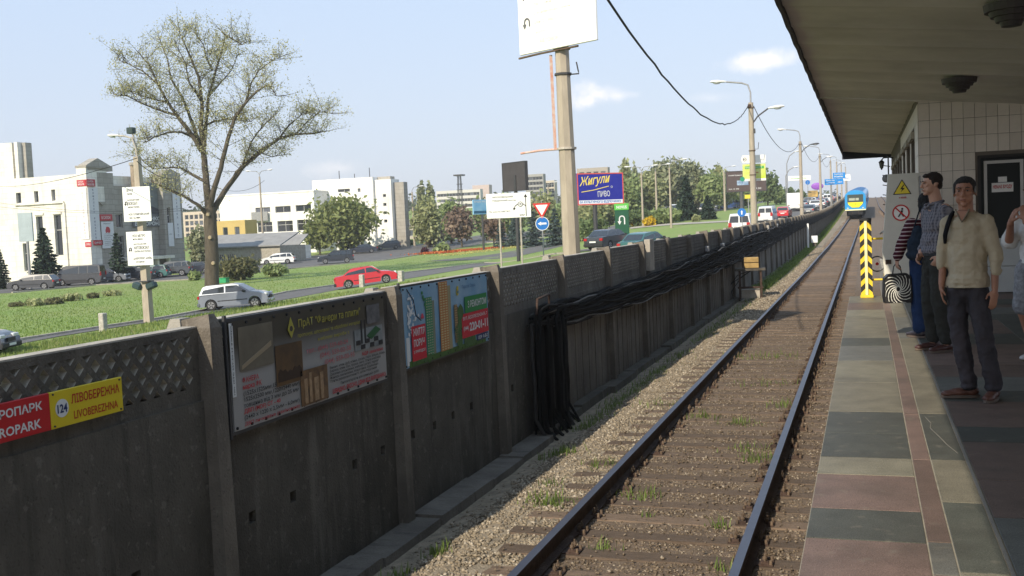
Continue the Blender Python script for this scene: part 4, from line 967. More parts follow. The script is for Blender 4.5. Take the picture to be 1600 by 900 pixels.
def woman():   # three-quarter from behind, facing away to the left, mostly hidden
    r = thing('person', 'dark-haired woman in a maroon striped top and jeans with a blue shoulder bag', 'person', (.62, 13.0, 0), radians(-150))
    b = MB()
    Q, P = head(b, (-.05, -.02, 1.555), 0, radians(8), .96)
    chain(b, [(0, .02, 1.33), (-.04, -.01, 1.48)], [.055, .05])
    b.ell((0, .02, 1.2), (.155, .10, .18)); b.ell((0, .03, .97), (.15, .11, .15))
    chain(b, [(-.08, .02, .9), (-.09, -.02, .48), (-.09, .03, .1)], [.085, .056, .042]); chain(b, [(.08, .02, .9), (.085, .0, .48), (.09, .04, .1)], [.085, .056, .042])
    chain(b, [(-.155, .03, 1.33), (-.22, .05, 1.08), (-.20, -.06, .86)], [.046, .036, .027]); chain(b, [(.155, .03, 1.33), (.27, .04, 1.12), (.315, -.03, .93)], [.046, .036, .027])
    hand(b, (.315, -.035, .915), (0, -.05, -1), (-1, .1, 0), (0, -1, 0), .9, s=.9); hand(b, (-.20, -.06, .85), (.1, -.5, -.6), (1, 0, 0), (0, -1, 0), .6, s=.9)
    link('body', voxel(b, .0065, skinl, 'body', 2), r); face_bits(r, Q, P, .96, lipm, mat('hair_black', (.012, .010, .010), .75, .4, 14, .6, 120))
    h = MB(); h.ell(P(0, .028, .038), (.088, .098, .084), 0, 16, 12, Q); h.ell(P(0, .07, -.06), (.085, .055, .12), 0, 14, 10, Q); h.ell((-.02, .085, 1.36), (.09, .045, .14), 0, 14, 10)
    for q in (-1, 1): h.ell(P(q*.074, .01, -.03), (.018, .045, .10), 0, 12, 8, Q)
    link('hair', voxel(h, .009, _M['hair_black'], 'hair', 1, folds(.02, .03)), r)
    m = clothm('top_striped', (.06, .012, .02), None, .1, 5, .3, 40); t = m.node_tree; tc = t.nodes.new('ShaderNodeTexCoord'); wv = t.nodes.new('ShaderNodeTexWave'); wv.bands_direction = 'Z'; wv.inputs['Scale'].default_value = 7.0; wv.inputs['Distortion'].default_value = .6; wv.inputs['Detail'].default_value = 1
    cr = t.nodes.new('ShaderNodeValToRGB'); cr.color_ramp.elements[0].position = .80; cr.color_ramp.elements[0].color = (.055, .010, .018, 1); cr.color_ramp.elements[1].position = .86; cr.color_ramp.elements[1].color = (.42, .33, .32, 1)
    t.links.new(tc.outputs['Object'], wv.inputs['Vector']); t.links.new(wv.outputs['Fac'], cr.inputs[0]); t.links.new(cr.outputs[0], t.nodes['Principled BSDF'].inputs['Base Color'])
    s = MB(); s.cap((-.15, .03, 1.31), (.15, .03, 1.31), .06); s.ell((0, .02, 1.2), (.178, .118, .15)); s.ell((0, .02, 1.03), (.165, .12, .16)); s.ell((0, .03, .93), (.172, .13, .06)); s.ell((0, .03, 1.35), (.08, .07, .045))
    chain(s, [(-.16, .03, 1.31), (-.228, .05, 1.08), (-.21, -.045, .90)], [.066, .056, .045]); chain(s, [(.16, .03, 1.31), (.275, .04, 1.12), (.315, -.02, .955)], [.078, .068, .054])
    link('striped_top', voxel(s, .009, m, 'top', 2, folds(.025, .08)), r)
    tr = clothm('jeans_blue', (.022, .042, .105), None, .4, 4, .3, 60); t = MB(); t.cap((-.065, .03, .92), (.065, .03, .92), .118)
    chain(t, [(-.08, .02, .88), (-.09, -.02, .48), (-.09, .03, .12)], [.102, .076, .08]); chain(t, [(.08, .02, .88), (.085, 0, .48), (.09, .04, .12)], [.102, .076, .08])
    link('jeans', voxel(t, .01, tr, 'jeans', 2, folds(.02, .08)), r)
    sh = mat('shoe_black_strap', (.03, .022, .025), .4, .3); shoe(r, (-.09, .03), (-.1, -1), sh, _M['shoe_sole']); shoe(r, (.09, .04), (.2, -1), sh, _M['shoe_sole'])
woman()
bag = thing('shoulder_bag', 'slouchy dark blue shoulder bag hanging beside the woman in stripes', 'bag', (.535, 12.72, .97), radians(-25)); bag.scale = (.56, .9, .98)
b = MB(); b.ell((0, 0, .10), (.20, .08, .14)); b.ell((.0, 0, .0), (.23, .085, .07)); b.ell((.03, 0, .22), (.13, .06, .12))
link('pouch', voxel(b, .011, clothm('bag_blue', (.02, .03, .046), None, .3, 5, .3, 30), 'bag', 3, folds(.025, .07)), bag)
MB().tube([(-.12, .0, .18), (.0, .03, .42), (.05, .08, .56), (.12, .10, .50), (.15, .02, .2)], .012, 6).build('strap', _M['bag_blue'], bag)
# big black and white bag on the floor
bb = thing('shopping_bag', 'bag with swirling black and white print hanging from the striped woman\'s hand', 'bag', (.325, 12.93, .40), radians(8)); bb.scale = (.72, .8, .92)
pr = [(-.20, .015), (-.215, .1), (-.20, .33), (-.14, .375), (.14, .385), (.20, .34), (.215, .1), (.20, .015)]
MB().loft([[(x*.98, -.07, z) for x, z in pr], [(x*1.02, -.09, z*1.0) for x, z in pr], [(x*1.02, .09, z) for x, z in pr], [(x*.98, .07, z) for x, z in pr]]).build('sack', mat('bag_black', (.02, .018, .018), .5, .1), bb)
wm = mat('bag_white', (.68, .66, .58), .5, .05)
for k in range(15):      # spiral petals
    a = 2*pi*k/15; mb = MB(); L_, R_ = [], []
    for j in range(7):
        rr = .03+.19*j/6; th_ = a+1.5*(j/6); wv_ = .012+.30*(rr*.1); 
        for Lst, sg_ in ((L_, -1), (R_, 1)):
            x = rr*cos(th_)-sg_*sin(th_)*wv_*.45; z = .19+rr*sin(th_)*.92+sg_*cos(th_)*wv_*.45
            Lst.append((min(.195, max(-.195, x)), min(.36, max(.02, z))))
    for j in range(6): mb.loft([[(x, -.096, z) for x, z in (L_[j], R_[j], R_[j+1], L_[j+1])], [(x, -.0905, z) for x, z in (L_[j], R_[j], R_[j+1], L_[j+1])]])
    mb.build('white_swirl', wm, bb)
MB().tube([(-.07, -.03, .37), (-.05, -.02, .47), (.0, 0, .52), (.05, -.02, .47), (.07, -.03, .37)], .009, 6).build('handle', _M['bag_black'], bb)

def youth():
    r = thing('person', 'youth in white T-shirt and grey checked shorts, hands raised to the face', 'person', (1.47, 10.6, 0), radians(-40))
    b = MB()
    Q, P = head(b, (0, -.01, 1.60), radians(-20), radians(5))
    chain(b, [(0, .02, 1.40), (0, .0, 1.53)], [.06, .055]); b.ell((0, .02, 1.26), (.17, .10, .18)); b.ell((0, .02, 1.02), (.15, .11, .15))
    chain(b, [(-.085, .01, .93), (-.10, -.05, .50), (-.11, .12, .13)], [.085, .058, .042]); chain(b, [(.085, .01, .93), (.10, -.01, .50), (.11, .03, .1)], [.085, .058, .042])
    chain(b, [(-.17, .02, 1.37), (-.235, -.06, 1.13), (-.09, -.25, 1.32)], [.052, .042, .03]); chain(b, [(.17, .02, 1.37), (.22, -.06, 1.13), (.06, -.25, 1.34)], [.052, .042, .03])
    hand(b, (-.085, -.255, 1.335), (.35, .1, 1), (.6, 1, 0), (.6, .2, .3), .5); hand(b, (.055, -.255, 1.35), (-.2, .15, 1), (-.5, 1, 0), (-.6, 0, .3), .5)
    b.ell((-.11, .10, .06), (.04, .1, .03)); b.ell((.11, -.03, .04), (.04, .11, .03))
    link('body', voxel(b, .0065, skinm, 'body', 2), r); face_bits(r, Q, P, 1, lipm, _M['hair_black'])
    h = MB(); h.ell(P(0, .024, .038), (.082, .092, .080), 0, 16, 12, Q); h.ell(P(0, .055, -.02), (.066, .05, .055), 0, 14, 10, Q); link('hair', voxel(h, .009, _M['hair_black'], 'hair', 1, folds(.012, .02)), r)
    ts_ = clothm('tshirt_white', (.58, .56, .53), None, .06, 4, .3, 30); s = MB(); s.cap((-.165, .02, 1.36), (.165, .02, 1.36), .062); s.ell((0, .02, 1.24), (.19, .12, .16)); s.ell((0, .02, 1.04), (.182, .125, .17)); s.ell((0, .02, .96), (.185, .128, .07))
    chain(s, [(-.17, .02, 1.36), (-.232, -.05, 1.155)], [.075, .075]); chain(s, [(.17, .02, 1.36), (.218, -.05, 1.155)], [.075, .075])
    HEM[0] = .90; link('tshirt', voxel(s, .009, ts_, 'tshirt', 2, folds(.03, .09)), r); HEM[0] = None
    tr = clothm('shorts_checked', (.30, .30, .31), (.13, .13, .14), .4, 28, .3, 30); t = MB(); t.cap((-.07, .02, .92), (.07, .02, .92), .115); chain(t, [(-.09, .01, .88), (-.105, -.045, .56)], [.115, .10]); chain(t, [(.09, .01, .88), (.105, -.01, .56)], [.115, .10])
    link('shorts', voxel(t, .01, tr, 'shorts', 2, folds(.03, .07)), r)
    sh = mat('shoe_white', (.5, .48, .46), .6, .1); shoe(r, (-.11, .12), (.0, -1), sh, _M['shoe_sole'], zf=.04); shoe(r, (.11, .03), (.1, -1), sh, _M['shoe_sole'])
youth()
# ---------------------------------------------------------------- banners and boards on the wall and by the road
random.seed(41)
vinyl = mat('vinyl_white', (.40, .39, .37), .5, .1, 2); tblk = mat('print_black', (.02, .02, .022), .6, 0); tred = mat('print_red', (.42, .02, .03), .6, 0)
tyel = mat('print_yellow', (.52, .42, .03), .6, 0); twht = mat('print_white', (.62, .62, .60), .6, 0)
def grommets(p, w_, h, n=9, m=2):
    mb = MB()
    for i in range(n):
        for z in (0.02, h-.02): mb.cyl((.03+(w_-.06)*i/(n-1), -.012, z), (.03+(w_-.06)*i/(n-1), -.003, z), .011, n=8)
    tag(mb.build('eyelets', dark, p), kind='stuff')
# station name plate
sp = thing('station_name_sign', 'red and yellow station name plate fixed to the lattice wall', 'sign', (WX+.035, 3.05, .475), pi/2)
MB().bbox(0, 1.63, -.02, 0, 0, .21, .003).build('red_plate', mat('sign_red', (.45, .012, .015), .4, .08), sp)
MB().bbox(1.632, 2.235, -.02, 0, 0, .21, .003).build('yellow_plate', mat('sign_yellow_plate', (.62, .47, .015), .4, .08), sp)
text(sp, 'ГІДРОПАРК', 1.57, .118, .058, twht, w=.44, off=.022, align='R', bold=.025); text(sp, 'HIDROPARK', 1.555, .028, .052, twht, w=.43, off=.022, align='R', bold=.02)
dsc = discm(.052, .021, .001, c=(1.72, .108)); dsc.build('white_disc', twht, sp)
tnv = mat('print_navy', (.015, .03, .10), .6, 0)
text(sp, '124', 1.72, .082, .05, tnv, w=.078, off=.024, align='C', bold=.03)
tor = mat('print_rust_red', (.40, .03, .01), .6, 0)
text(sp, 'ЛІВОБЕРЕЖНА', 1.795, .118, .056, tor, w=.41, off=.022, bold=.02); text(sp, 'LIVOBEREZHNA', 1.81, .028, .048, tor, w=.375, off=.022, bold=.012)
for x in (.5, 1.2, 1.655, 2.21):
    for z in (.015, .195): MB().cyl((x, -.026, z), (x, -.018, z), .006, n=6).build('screw', dgrey, sp)

# plywood banner
bx0 = 6.40; B = thing('advertising_banner', 'grey plywood banner with photos, phone numbers and yellow heading on the wall', 'banner', (WX+.085, bx0, .115), pi/2)
BW, BH = 2.53, .79
bg1 = bpy.data.materials.new('banner_print'); bg1.use_nodes = True; t = bg1.node_tree; bs_ = t.nodes['Principled BSDF']; bs_.inputs['Roughness'].default_value = .5
tc = t.nodes.new('ShaderNodeTexCoord'); sxx = t.nodes.new('ShaderNodeSeparateXYZ'); cr = t.nodes.new('ShaderNodeValToRGB'); cr.color_ramp.elements[0].position = .36; cr.color_ramp.elements[0].color = (.29, .28, .265, 1); cr.color_ramp.elements[1].position = .62; cr.color_ramp.elements[1].color = (.05, .042, .028, 1)
t.links.new(tc.outputs['Object'], sxx.inputs[0]); t.links.new(sxx.outputs['Z'], cr.inputs[0]); t.links.new(cr.outputs[0], bs_.inputs['Base Color'])
mb = MB(); n = 24; ring = [[(BW*i/n, -.004*sin(i*1.7)-.002, z) for i in range(n+1)] for z in (0, .26, .53, BH)]
mb.loft(ring, closed=False, cap=False, smooth=True); mb.box(0, BW, .006, .012, 0, BH); mb.build('sheet', bg1, B)
OFF = .012
for (x0, x1, z0, z1) in ((-.02, BW+.02, BH, BH+.025), (-.02, BW+.02, -.025, 0), (-.045, -.02, -.05, BH+.05)): MB().box(x0, x1, .0, .02, z0, z1).build('frame', dgrey, B)
grommets(B, BW, BH, 14)
def photo_panel(nm, x0, x1, z0, z1, c1, c2, sc=3, par=B, st=None): return rect(par, nm, x0, x1, z0, z1, mat('print_'+nm, c1, .6, .3, sc, col2=c2, stretch=st), OFF-.003)
photo_panel('photo_beams', .10, .56, .42, .74, (.10, .085, .06), (.20, .17, .12), 2)
MB().loft([[(.12, -OFF-.003, .46), (.53, -OFF-.003, .60), (.53, -OFF-.003, .56), (.12, -OFF-.003, .43)], [(.12, -OFF, .46), (.53, -OFF, .60), (.53, -OFF, .56), (.12, -OFF, .43)]]).build('photo_beam_edge', mat('print_tan', (.28, .22, .14), .6, 0), B)
rect(B, 'photo_boards', .58, .98, .23, .545, mat('print_brown', (.16, .085, .03), .6, .3, 3, col2=(.055, .035, .02)), OFF)
pts = [(.60+.36*k/10, .33+.02*(k % 2)+.012*sin(k)) for k in range(11)]
MB().loft([[(x, -OFF-.004, z) for x, z in pts+[(.96, .26), (.6, .26)]], [(x, -OFF-.002, z) for x, z in pts+[(.96, .26), (.6, .26)]]]).build('photo_board_edge', mat('print_dark_brown', (.04, .022, .012), .6, 0), B)
rect(B, 'photo_workshop', .93, 1.37, -.0+.015, .30, mat('print_rust', (.22, .12, .05), .6, .4, 9, col2=(.05, .03, .02)), OFF+.002)
for (x, w_, h) in ((.98, .05, .2), (1.06, .04, .24), (1.14, .07, .19), (1.24, .05, .22)): rect(B, 'photo_machine', x, x+w_, .03, .03+h, mat('print_machine', (.34, .22, .12), .6, .4, 20), OFF+.005)
photo_panel('photo_kitchen', 1.90, 2.46, .33, .52, (.30, .31, .30), (.12, .13, .13), 4)
for i in range(6):
    for j in range(2):
        if (i+j) % 2: rect(B, 'floor_check', 1.92+i*.09, 2.0+i*.09, .34+j*.045, .38+j*.045, tblk, OFF+.003)
MB().loft([[(x, -OFF-.005, z) for x, z in ((2.13, .45), (2.32, .52), (2.42, .48), (2.22, .41))], [(x, -OFF-.002, z) for x, z in ((2.13, .45), (2.32, .52), (2.42, .48), (2.22, .41))]]).build('print_green_table', mat('print_dark_green', (.02, .09, .03), .6, 0), B)
for x in (2.03, 2.10): rect(B, 'print_chair', x-.012, x+.012, .39, .6, tblk, OFF+.004)
photo_panel('photo_chair', 2.16, 2.42, .55, .72, (.18, .17, .17), (.05, .05, .05), 10)
tyl = mat('print_dull_yellow', (.34, .30, .05), .6, 0)
text(B, 'ПрАТ "Фанери та плити"', .95, .635, .085, tyl, w=1.08, off=OFF, bold=.01)
text(B, 'пропонує, шпоновані та оброблені матеріали', .93, .565, .04, tyl, w=1.12, off=OFF); text(B, 'меблеві вироби з', 1.25, .50, .04, tyl, w=.55, off=OFF)
MB().loft([[(x, -OFF-.003, z) for x, z in ((.83, .58), (.78, .65), (.83, .745), (.88, .65))], [(x, -OFF, z) for x, z in ((.83, .58), (.78, .65), (.83, .745), (.88, .65))]]).build('flame_logo', tyl, B)
discm(.022, OFF+.003, c=(.83, .655)).build('flame_logo_core', mat('print_umber', (.06, .05, .04), .6, 0), B)
tpk = mat('print_faded_red', (.42, .12, .13), .6, 0)
text(B, 'тел.: (044) 559-60-24', 1.05, .415, .05, tpk, w=.72, off=OFF); text(B, '(044) 559-02-38', 1.27, .35, .055, tpk, w=.55, off=OFF); text(B, '(044) 559-00-95', 1.34, .285, .055, tpk, w=.54, off=OFF)
text(B, 'ФАНЕРА\nмарка ФК', .12, .275, .10, tred, w=.25, off=OFF, bold=.02)
text(B, '(1525х1525мм,1525х1830 мм\n1525х2500 мм,1220х2440 мм)\nтовщина від 3 мм до 25 мм', .12, .145, .125, tblk, w=.79, off=OFF)
text(B, 'ДВП (MDF) СТ - 40', .12, .10, .042, tred, w=.5, off=OFF, bold=.02); text(B, '(2440 х 1220 х 2,5мм - 6,0мм)', .12, .055, .04, tblk, w=.78, off=OFF)
text(B, 'ДВП личковане (ламіноване)', .12, .012, .036, tred, w=.78, off=OFF)
text(B, 'МДФ ламінована', 2.03, .275, .04, tred, w=.42, off=OFF, bold=.02)
text(B, 'Вишня, клен, дуб, ялина, сосна, горіх, вільха, ясень\nБереза, клен, бук, груша, липа. Плита меблева\nДеревна шпонована, меблеві деталі, паркет\nФанера ламінована, водостійка, будівельна\nПлити деревоволокнисті, шпон струганий', 1.42, .125, .145, tblk, w=1.07, off=OFF)
text(B, 'Пиломатеріали для зовнішніх робіт', 1.6, .085, .03, tblk, w=.75, off=OFF)
text(B, 'ШВИДКО, ЯКІСНО, ЦІНИ ВІД ВИРОБНИКА', 1.45, .025, .048, tred, w=1.04, off=OFF, bold=.03)
MB().box(-.005, .035, -.012, -.006, .25, .78).build('side_strip', twht, B)
text(B, 'тел. (044) 559-60-24 фанера', .022, .26, .02, tblk, w=.5, off=.014, rot=pi/2)

# apartment banner
B2 = thing('advertising_banner', 'blue sky banner with green and orange apartment towers and red phone panel', 'banner', (WX+.085, 9.34, .14), pi/2)
W2, H2 = 2.43, .80
mb = MB(); ring = [[(W2*i/n, -.004*sin(i*1.3+1)-.002, z) for i in range(n+1)] for z in (0, .4, H2)]; mb.loft(ring, closed=False, cap=False, smooth=True); mb.box(0, W2, .006, .012, 0, H2)
mb.build('sheet', mat('print_sky', (.10, .26, .42), .5, .3, 1.8, col2=(.30, .42, .50), detail=8), B2)
for (x0, x1, z0, z1) in ((-.02, W2+.02, H2, H2+.02), (-.02, W2+.02, -.02, 0), (-.05, -.02, -.06, H2+.05)): MB().box(x0, x1, 0, .02, z0, z1).build('frame', dgrey, B2)
grommets(B2, W2, H2, 12)
rect(B2, 'grass_strip', .1, 2.3, .0, .06, mat('print_grass', (.05, .12, .02), .6, .4, 12), OFF-.003)
rect(B2, 'side_strip', .05, .13, .02, .30, twht, OFF-.004)
def tower(x, z0, ww, hh, c, lit, nm, sk=.0):
    T_ = rect(B2, nm, x, x+ww, z0, z0+hh, c, OFF)
    rect(B2, nm+'_shaded_side', x+ww, x+ww*1.35, z0, z0+hh*.93, mat('print_'+nm+'_side', tuple(v*.6 for v in lit), .6, 0), OFF)
    k = int(hh/.027)
    mb = MB()
    for i in range(k):
        for j in range(3): mb.box(x+ww*(.08+.31*j), x+ww*(.28+.31*j), -OFF-.0045, -OFF-.001, z0+.012+i*.027, z0+.024+i*.027)
    mb.build(nm+'_windows', mat('print_'+nm+'_win', lit, .6, 0), B2)
tower(.55, .06, .17, .60, mat('print_tower_green', (.03, .20, .09), .6, 0), (.30, .33, .22), 'green_tower')
tower(.92, .055, .24, .74, mat('print_tower_orange', (.42, .17, .05), .6, 0), (.50, .42, .22), 'orange_tower')
tower(1.34, .1, .08, .42, mat('print_tower_tan', (.33, .22, .10), .6, 0), (.20, .13, .07), 'distant_tower')
def blobs(par, nm, m, pts, off=OFF, th=.002):
    mb = MB()
    for (x, z, r) in pts:
        k = 9; P_ = [(x+r*R(.75, 1.15)*cos(2*pi*i/k), z+r*R(.75, 1.15)*sin(2*pi*i/k)) for i in range(k)]; o_ = off+R(0, .0012)
        mb.loft([[(a, -o_-th, b) for a, b in P_], [(a, -o_, b) for a, b in P_]])
    return tag(mb.build(nm, m, par), kind='stuff')
pg = mat('print_foliage', (.05, .12, .03), .6, .4, 20); blobs(B2, 'printed_trees', pg, [(.2+.1*k, .05+.02*sin(k), .06) for k in range(5)]+[(1.5+R(-.12, .12), .12+.05*k, .09) for k in range(7)]+[(1.65+.05*k, .07, .06) for k in range(6)])
blobs(B2, 'printed_blossom', twht, [(.12+R(-.05, .32)*(1-k/60), .72-R(0, .42), R(.008, .022)) for k in range(60)])
blobs(B2, 'printed_leaves', mat('print_leaf', (.04, .20, .05), .6, 0), [(.48+.02*k, .70-.03*k+R(-.02, .02), .02) for k in range(6)])
blobs(B2, 'printed_flower', mat('print_pink', (.55, .06, .10), .6, 0), [(.46, .49, .022), (.48, .47, .018), (.44, .47, .018)])
MB().tube([(.1, -OFF-.003, .78), (.25, -OFF-.003, .66), (.3, -OFF-.003, .5), (.42, -OFF-.003, .44)], .005, 4).build('printed_branch', tblk, B2)
rr_ = mat('print_signal_red', (.50, .015, .03), .6, 0)
rect(B2, 'red_panel', .17, .52, .05, .40, rr_, OFF+.002); text(B2, 'ЖИТТЯ', .345, .30, .075, twht, w=.29, off=OFF+.006, align='C', bold=.02); text(B2, 'ПОРУЧ', .345, .19, .075, twht, w=.27, off=OFF+.006, align='C', bold=.02); text(B2, 'З ПРИРОДОЮ', .345, .12, .035, twht, w=.29, off=OFF+.006, align='C')
rect(B2, 'green_panel', 1.66, 2.38, .395, .58, mat('print_signal_green', (.02, .20, .05), .6, 0), OFF); text(B2, 'З РЕМОНТОМ', 1.74, .45, .08, twht, w=.60, off=OFF+.006, bold=.02)
rect(B2, 'phone_panel', 1.54, 2.40, .12, .392, rr_, OFF+.001); text(B2, 'ВУЛ. ВОСКРЕСЕНСЬКА, 7', 1.58, .315, .045, twht, w=.78, off=OFF+.006); text(B2, '(044)', 1.58, .19, .06, twht, w=.16, off=OFF+.006); text(B2, '220-01-11', 1.77, .18, .10, twht, w=.60, off=OFF+.006, bold=.03)
rect(B2, 'dark_panel', 2.0, 2.38, .045, .115, tnv, OFF+.001); text(B2, 'UDP  А-В-І', 2.03, .058, .04, twht, w=.32, off=OFF+.006)
tb = mat('print_steel_blue', (.06, .16, .28), .6, 0); text(B2, 'Паркові Озера', 1.60, .67, .05, tb, w=.42, off=OFF, bold=.01); blobs(B2, 'logo_drop', tyel, [(1.46, .69, .03), (1.46, .65, .038)]); blobs(B2, 'logo_drop_core', tb, [(1.46, .65, .02)], OFF+.003)

# ---- boards placed by their two lower corners
def board2(name, label, cat, pl, pr, h, mface, th=.08, group=None, rim=None):
    """pl, pr lower left and right corners; returns (root, width)"""
    d = Vector((pr.x-pl.x, pr.y-pl.y, 0)); w_ = d.length; rz = atan2(d.y, d.x); zb = (pl.z+pr.z)/2
    r = thing(name, label, cat, (pl.x, pl.y, zb), rz, group)
    MB().bbox(0, w_, 0, th, 0, h, .01).build('panel', mface, r)
    if rim: 
        for (x0, x1, z0, z1) in ((-.001, w_+.001, -.001, rim[1]), (-.001, w_+.001, h-rim[1], h+.001), (-.001, rim[1], rim[1], h-rim[1]), (w_-rim[1], w_+.001, rim[1], h-rim[1])): MB().box(x0, x1, -.02, .0, z0, z1).build('rim', rim[0], r)
    return r, w_
def legs(r, xs_, top, m, rad=.04, y=.06, box=False, zrel=None):
    rz = r.rotation_euler.z
    for x in xs_:
        wx, wy = r.location.x+x*cos(rz)-y*sin(rz), r.location.y+x*sin(rz)+y*cos(rz); zg = GH(wx, wy)-r.location.z-.2
        mb = MB(); (mb.box(x-rad, x+rad, y-rad, y+rad, zg, top) if box else mb.cyl((x, y, zg), (x, y, top), rad)); mb.build('post', m, r)
def arrow(par, pts, r, m, off=.01, head=.1, name='arrow'):
    P_ = [Vector((x, -off, z)) for x, z in pts]; mb = MB()
    for a, b in zip(P_, P_[1:]):
        d = (b-a).normalized(); nn = Vector((d.z, 0, -d.x))*r; mb.loft([[a+nn+Vector((0, -.004, 0)), b+nn+Vector((0, -.004, 0)), b-nn+Vector((0, -.004, 0)), a-nn+Vector((0, -.004, 0))], [a+nn, b+nn, b-nn, a-nn]])
    d = (P_[-1]-P_[-2]).normalized(); nn = Vector((d.z, 0, -d.x)); t_ = P_[-1]
    A = [t_+nn*head*.55, t_+d*head, t_-nn*head*.55]; mb.loft([[p+Vector((0, -.006, 0)) for p in A], A]); return mb.build(name, m, par)
def uturn(cx, cz, w_, h, flip=False):
    s = -1 if flip else 1
    return [(cx+s*w_/2, cz-h*.45)] + [(cx+s*w_/2*cos(a), cz+w_/2*sin(a)) for a in [pi*k/8 for k in range(9)]] + [(cx-s*w_/2, cz-h*.2)]
# white board on top of the big pole
r, w_ = board2('direction_board', 'large blank-looking white direction board on top of the thick concrete pole', 'sign', at(812, 87, 20.4), at(932, 62, 19.0), 1.75, whites, .06)
tg = mat('print_grey', (.12, .12, .12), .6, 0); tpale = mat('print_bleached', (.66, .65, .61), .6, 0)
arrow(r, [(.17, 1.02), (.17, 1.14)], .014, tg, .008, .1); arrow(r, uturn(.24, .60, .13, .2), .016, tg, .008, .09)
for k, (s, x) in enumerate((('ВОКЗАЛ', .42), ('залізничний', .42), ('Деснянський район', .42), ('центр  аеропорт', .42), ('РИНОК', .45), ('АВТОВОК', .55))): text(r, s, x, .12+.18*(5-k)+.04, .075, tpale if k < 5 else mat('print_bleached2', (.52, .51, .48), .6, 0), w=(.5, .8, .95, .85, .5, .5)[k], off=.008)
MB().tube([(-.05, .03, -.05), (.5, .05, -.03), (w_*.75, .05, -.03)], .02, 6).build('lower_bracket', rustl, r)
# white directions sign on two posts
r, w_ = board2('direction_sign', 'white sign about the Moscow and Southern bridges on two thin posts', 'sign', at(761, 343, 52), at(830, 338, 52), 1.22, whites, .05)
text(r, 'МОСКОВСЬКИЙ', .32, 1.0, .11, tblk, w=1.0, off=.008, bold=.01); text(r, 'ПІВДЕННИЙ мости', .30, .82, .11, tblk, w=1.15, off=.008, bold=.01); text(r, 'По мосту МЕТРО', .12, .27, .10, tblk, w=1.05, off=.008); text(r, '50м', 1.62, .08, .09, tblk, w=.26, off=.008)
arrow(r, [(1.95, .06), (1.95, 1.0)], .018, tblk, .008, .16); arrow(r, [(1.95, .55), (1.80, .68), (1.6, .70), (1.42, .58), (1.38, .48)], .018, tblk, .008, .13)
o = ringm(.10, .125, .014).build('ring', tblk, r); o.location = (1.68, 0, .66); o = discm(.1, .013).build('ring_field', twht, r); o.location = (1.68, 0, .66); rect(r, 'lorry_symbol', 1.64, 1.73, .64, .69, tblk, .017)
legs(r, (.62, 1.66), .0, concl, .045); legs(r, (.62, 1.66), 1.2, concl, .03, y=.09)
# rear of a dark billboard
r, w_ = board2('billboard', 'dark billboard seen from its blank back above the white bridge sign', 'billboard', at(786, 300, 75), at(822, 297.5, 73), 2.05, mat('board_back', (.055, .05, .052), .7, .2, 2), .25, rim=(dgrey, .06))
MB().box(w_*.52, w_*.60, -.06, 0, .1, 1.1).build('stiffener', dgrey, r); legs(r, (w_*.5,), 0, dgrey, .13, y=.12)
# yield and blue arrow
p = at(846, 318, 55); sg = thing('traffic_sign', 'white and red give way triangle above a round blue arrow sign', 'traffic sign', ground(p), radians(10)); z = p.z-sg.location.z
MB().cyl((0, .03, -.2), (0, .03, z+.15), .03).build('post', greym, sg)
tri(0, red, .0, 'give_way_border', [(-.48, z+.02), (.48, z+.02), (0, z-.80)], sg); tri(0, whites, .004, 'give_way_field', [(-.32, z-.07), (.32, z-.07), (0, z-.62)], sg)
bl = mat('sign_blue', (.01, .13, .42), .45, 0); o = discm(.36, 0).build('blue_disc', bl, sg); o.location = (0, 0, z-1.05); o = ringm(.335, .36, .003).build('white_edge', white, sg); o.location = (0, 0, z-1.05)
arrow(sg, [(.22, z-1.05), (-.06, z-1.05)], .045, white, .006, .18)
# beer billboard
r, w_ = board2('billboard', 'blue beer billboard with yellow handwriting in a red frame', 'billboard', at(903, 322, 92), at(975, 317.5, 94), 2.8, mat('billboard_blue', (.02, .025, .28), .4, .1), .3, rim=(mat('frame_red', (.62, .10, .08), .5, 0), .10))
ty = mat('print_bright_yellow', (.85, .66, .12), .5, 0)
text(r, 'Жигули', .25, 1.45, 1.0, ty, w=3.2, off=.01, bold=.012, shear=.45, rot=.10); arrow(r, [(.4, 1.15), (1.6, 1.3), (3.2, 1.62)], .03, ty, .01, .01, 'underline')
text(r, 'ПИВО', 2.05, .68, .52, twht, w=1.25, off=.01, bold=.015, rot=.03); o = ringm(.07, .1, .01).build('mark_ring', twht, r); o.location = (3.5, 0, 1.55)
rect(r, 'slogan_strip', .12, w_-.12, .08, .42, mat('strip_white', (.8, .8, .82), .5, 0), .004); text(r, 'ЗА КУЛЬТУРНОГО ВІДПОЧИНКУ', .2, .13, .24, bl, w=w_-.5, off=.01, bold=.03)
legs(r, (w_*.38,), 0, dgrey, .2, y=.15)
# green store pylon
pg_ = at(973, 374, 88); pg_ = ground(pg_); top = at(973, 318, 88).z-pg_.z
py = thing('store_pylon', 'dark green store pylon with a white u-turn arrow', 'sign', pg_, radians(14)); dg = mat('pylon_green', (.01, .075, .035), .5, .1)
MB().bbox(-.58, .58, 0, .4, -.3, top-.55, .02).build('body', dg, py); MB().bbox(-.60, .60, -.01, .41, top-.54, top, .02).build('header', mat('pylon_light_green', (.10, .42, .06), .5, 0), py)
text(py, 'NOVUS', 0, top-.42, .25, twht, w=.85, off=.018, align='C', bold=.03); arrow(py, uturn(.0, top-1.25, .42, 1.1), .05, twht, .008, .3)
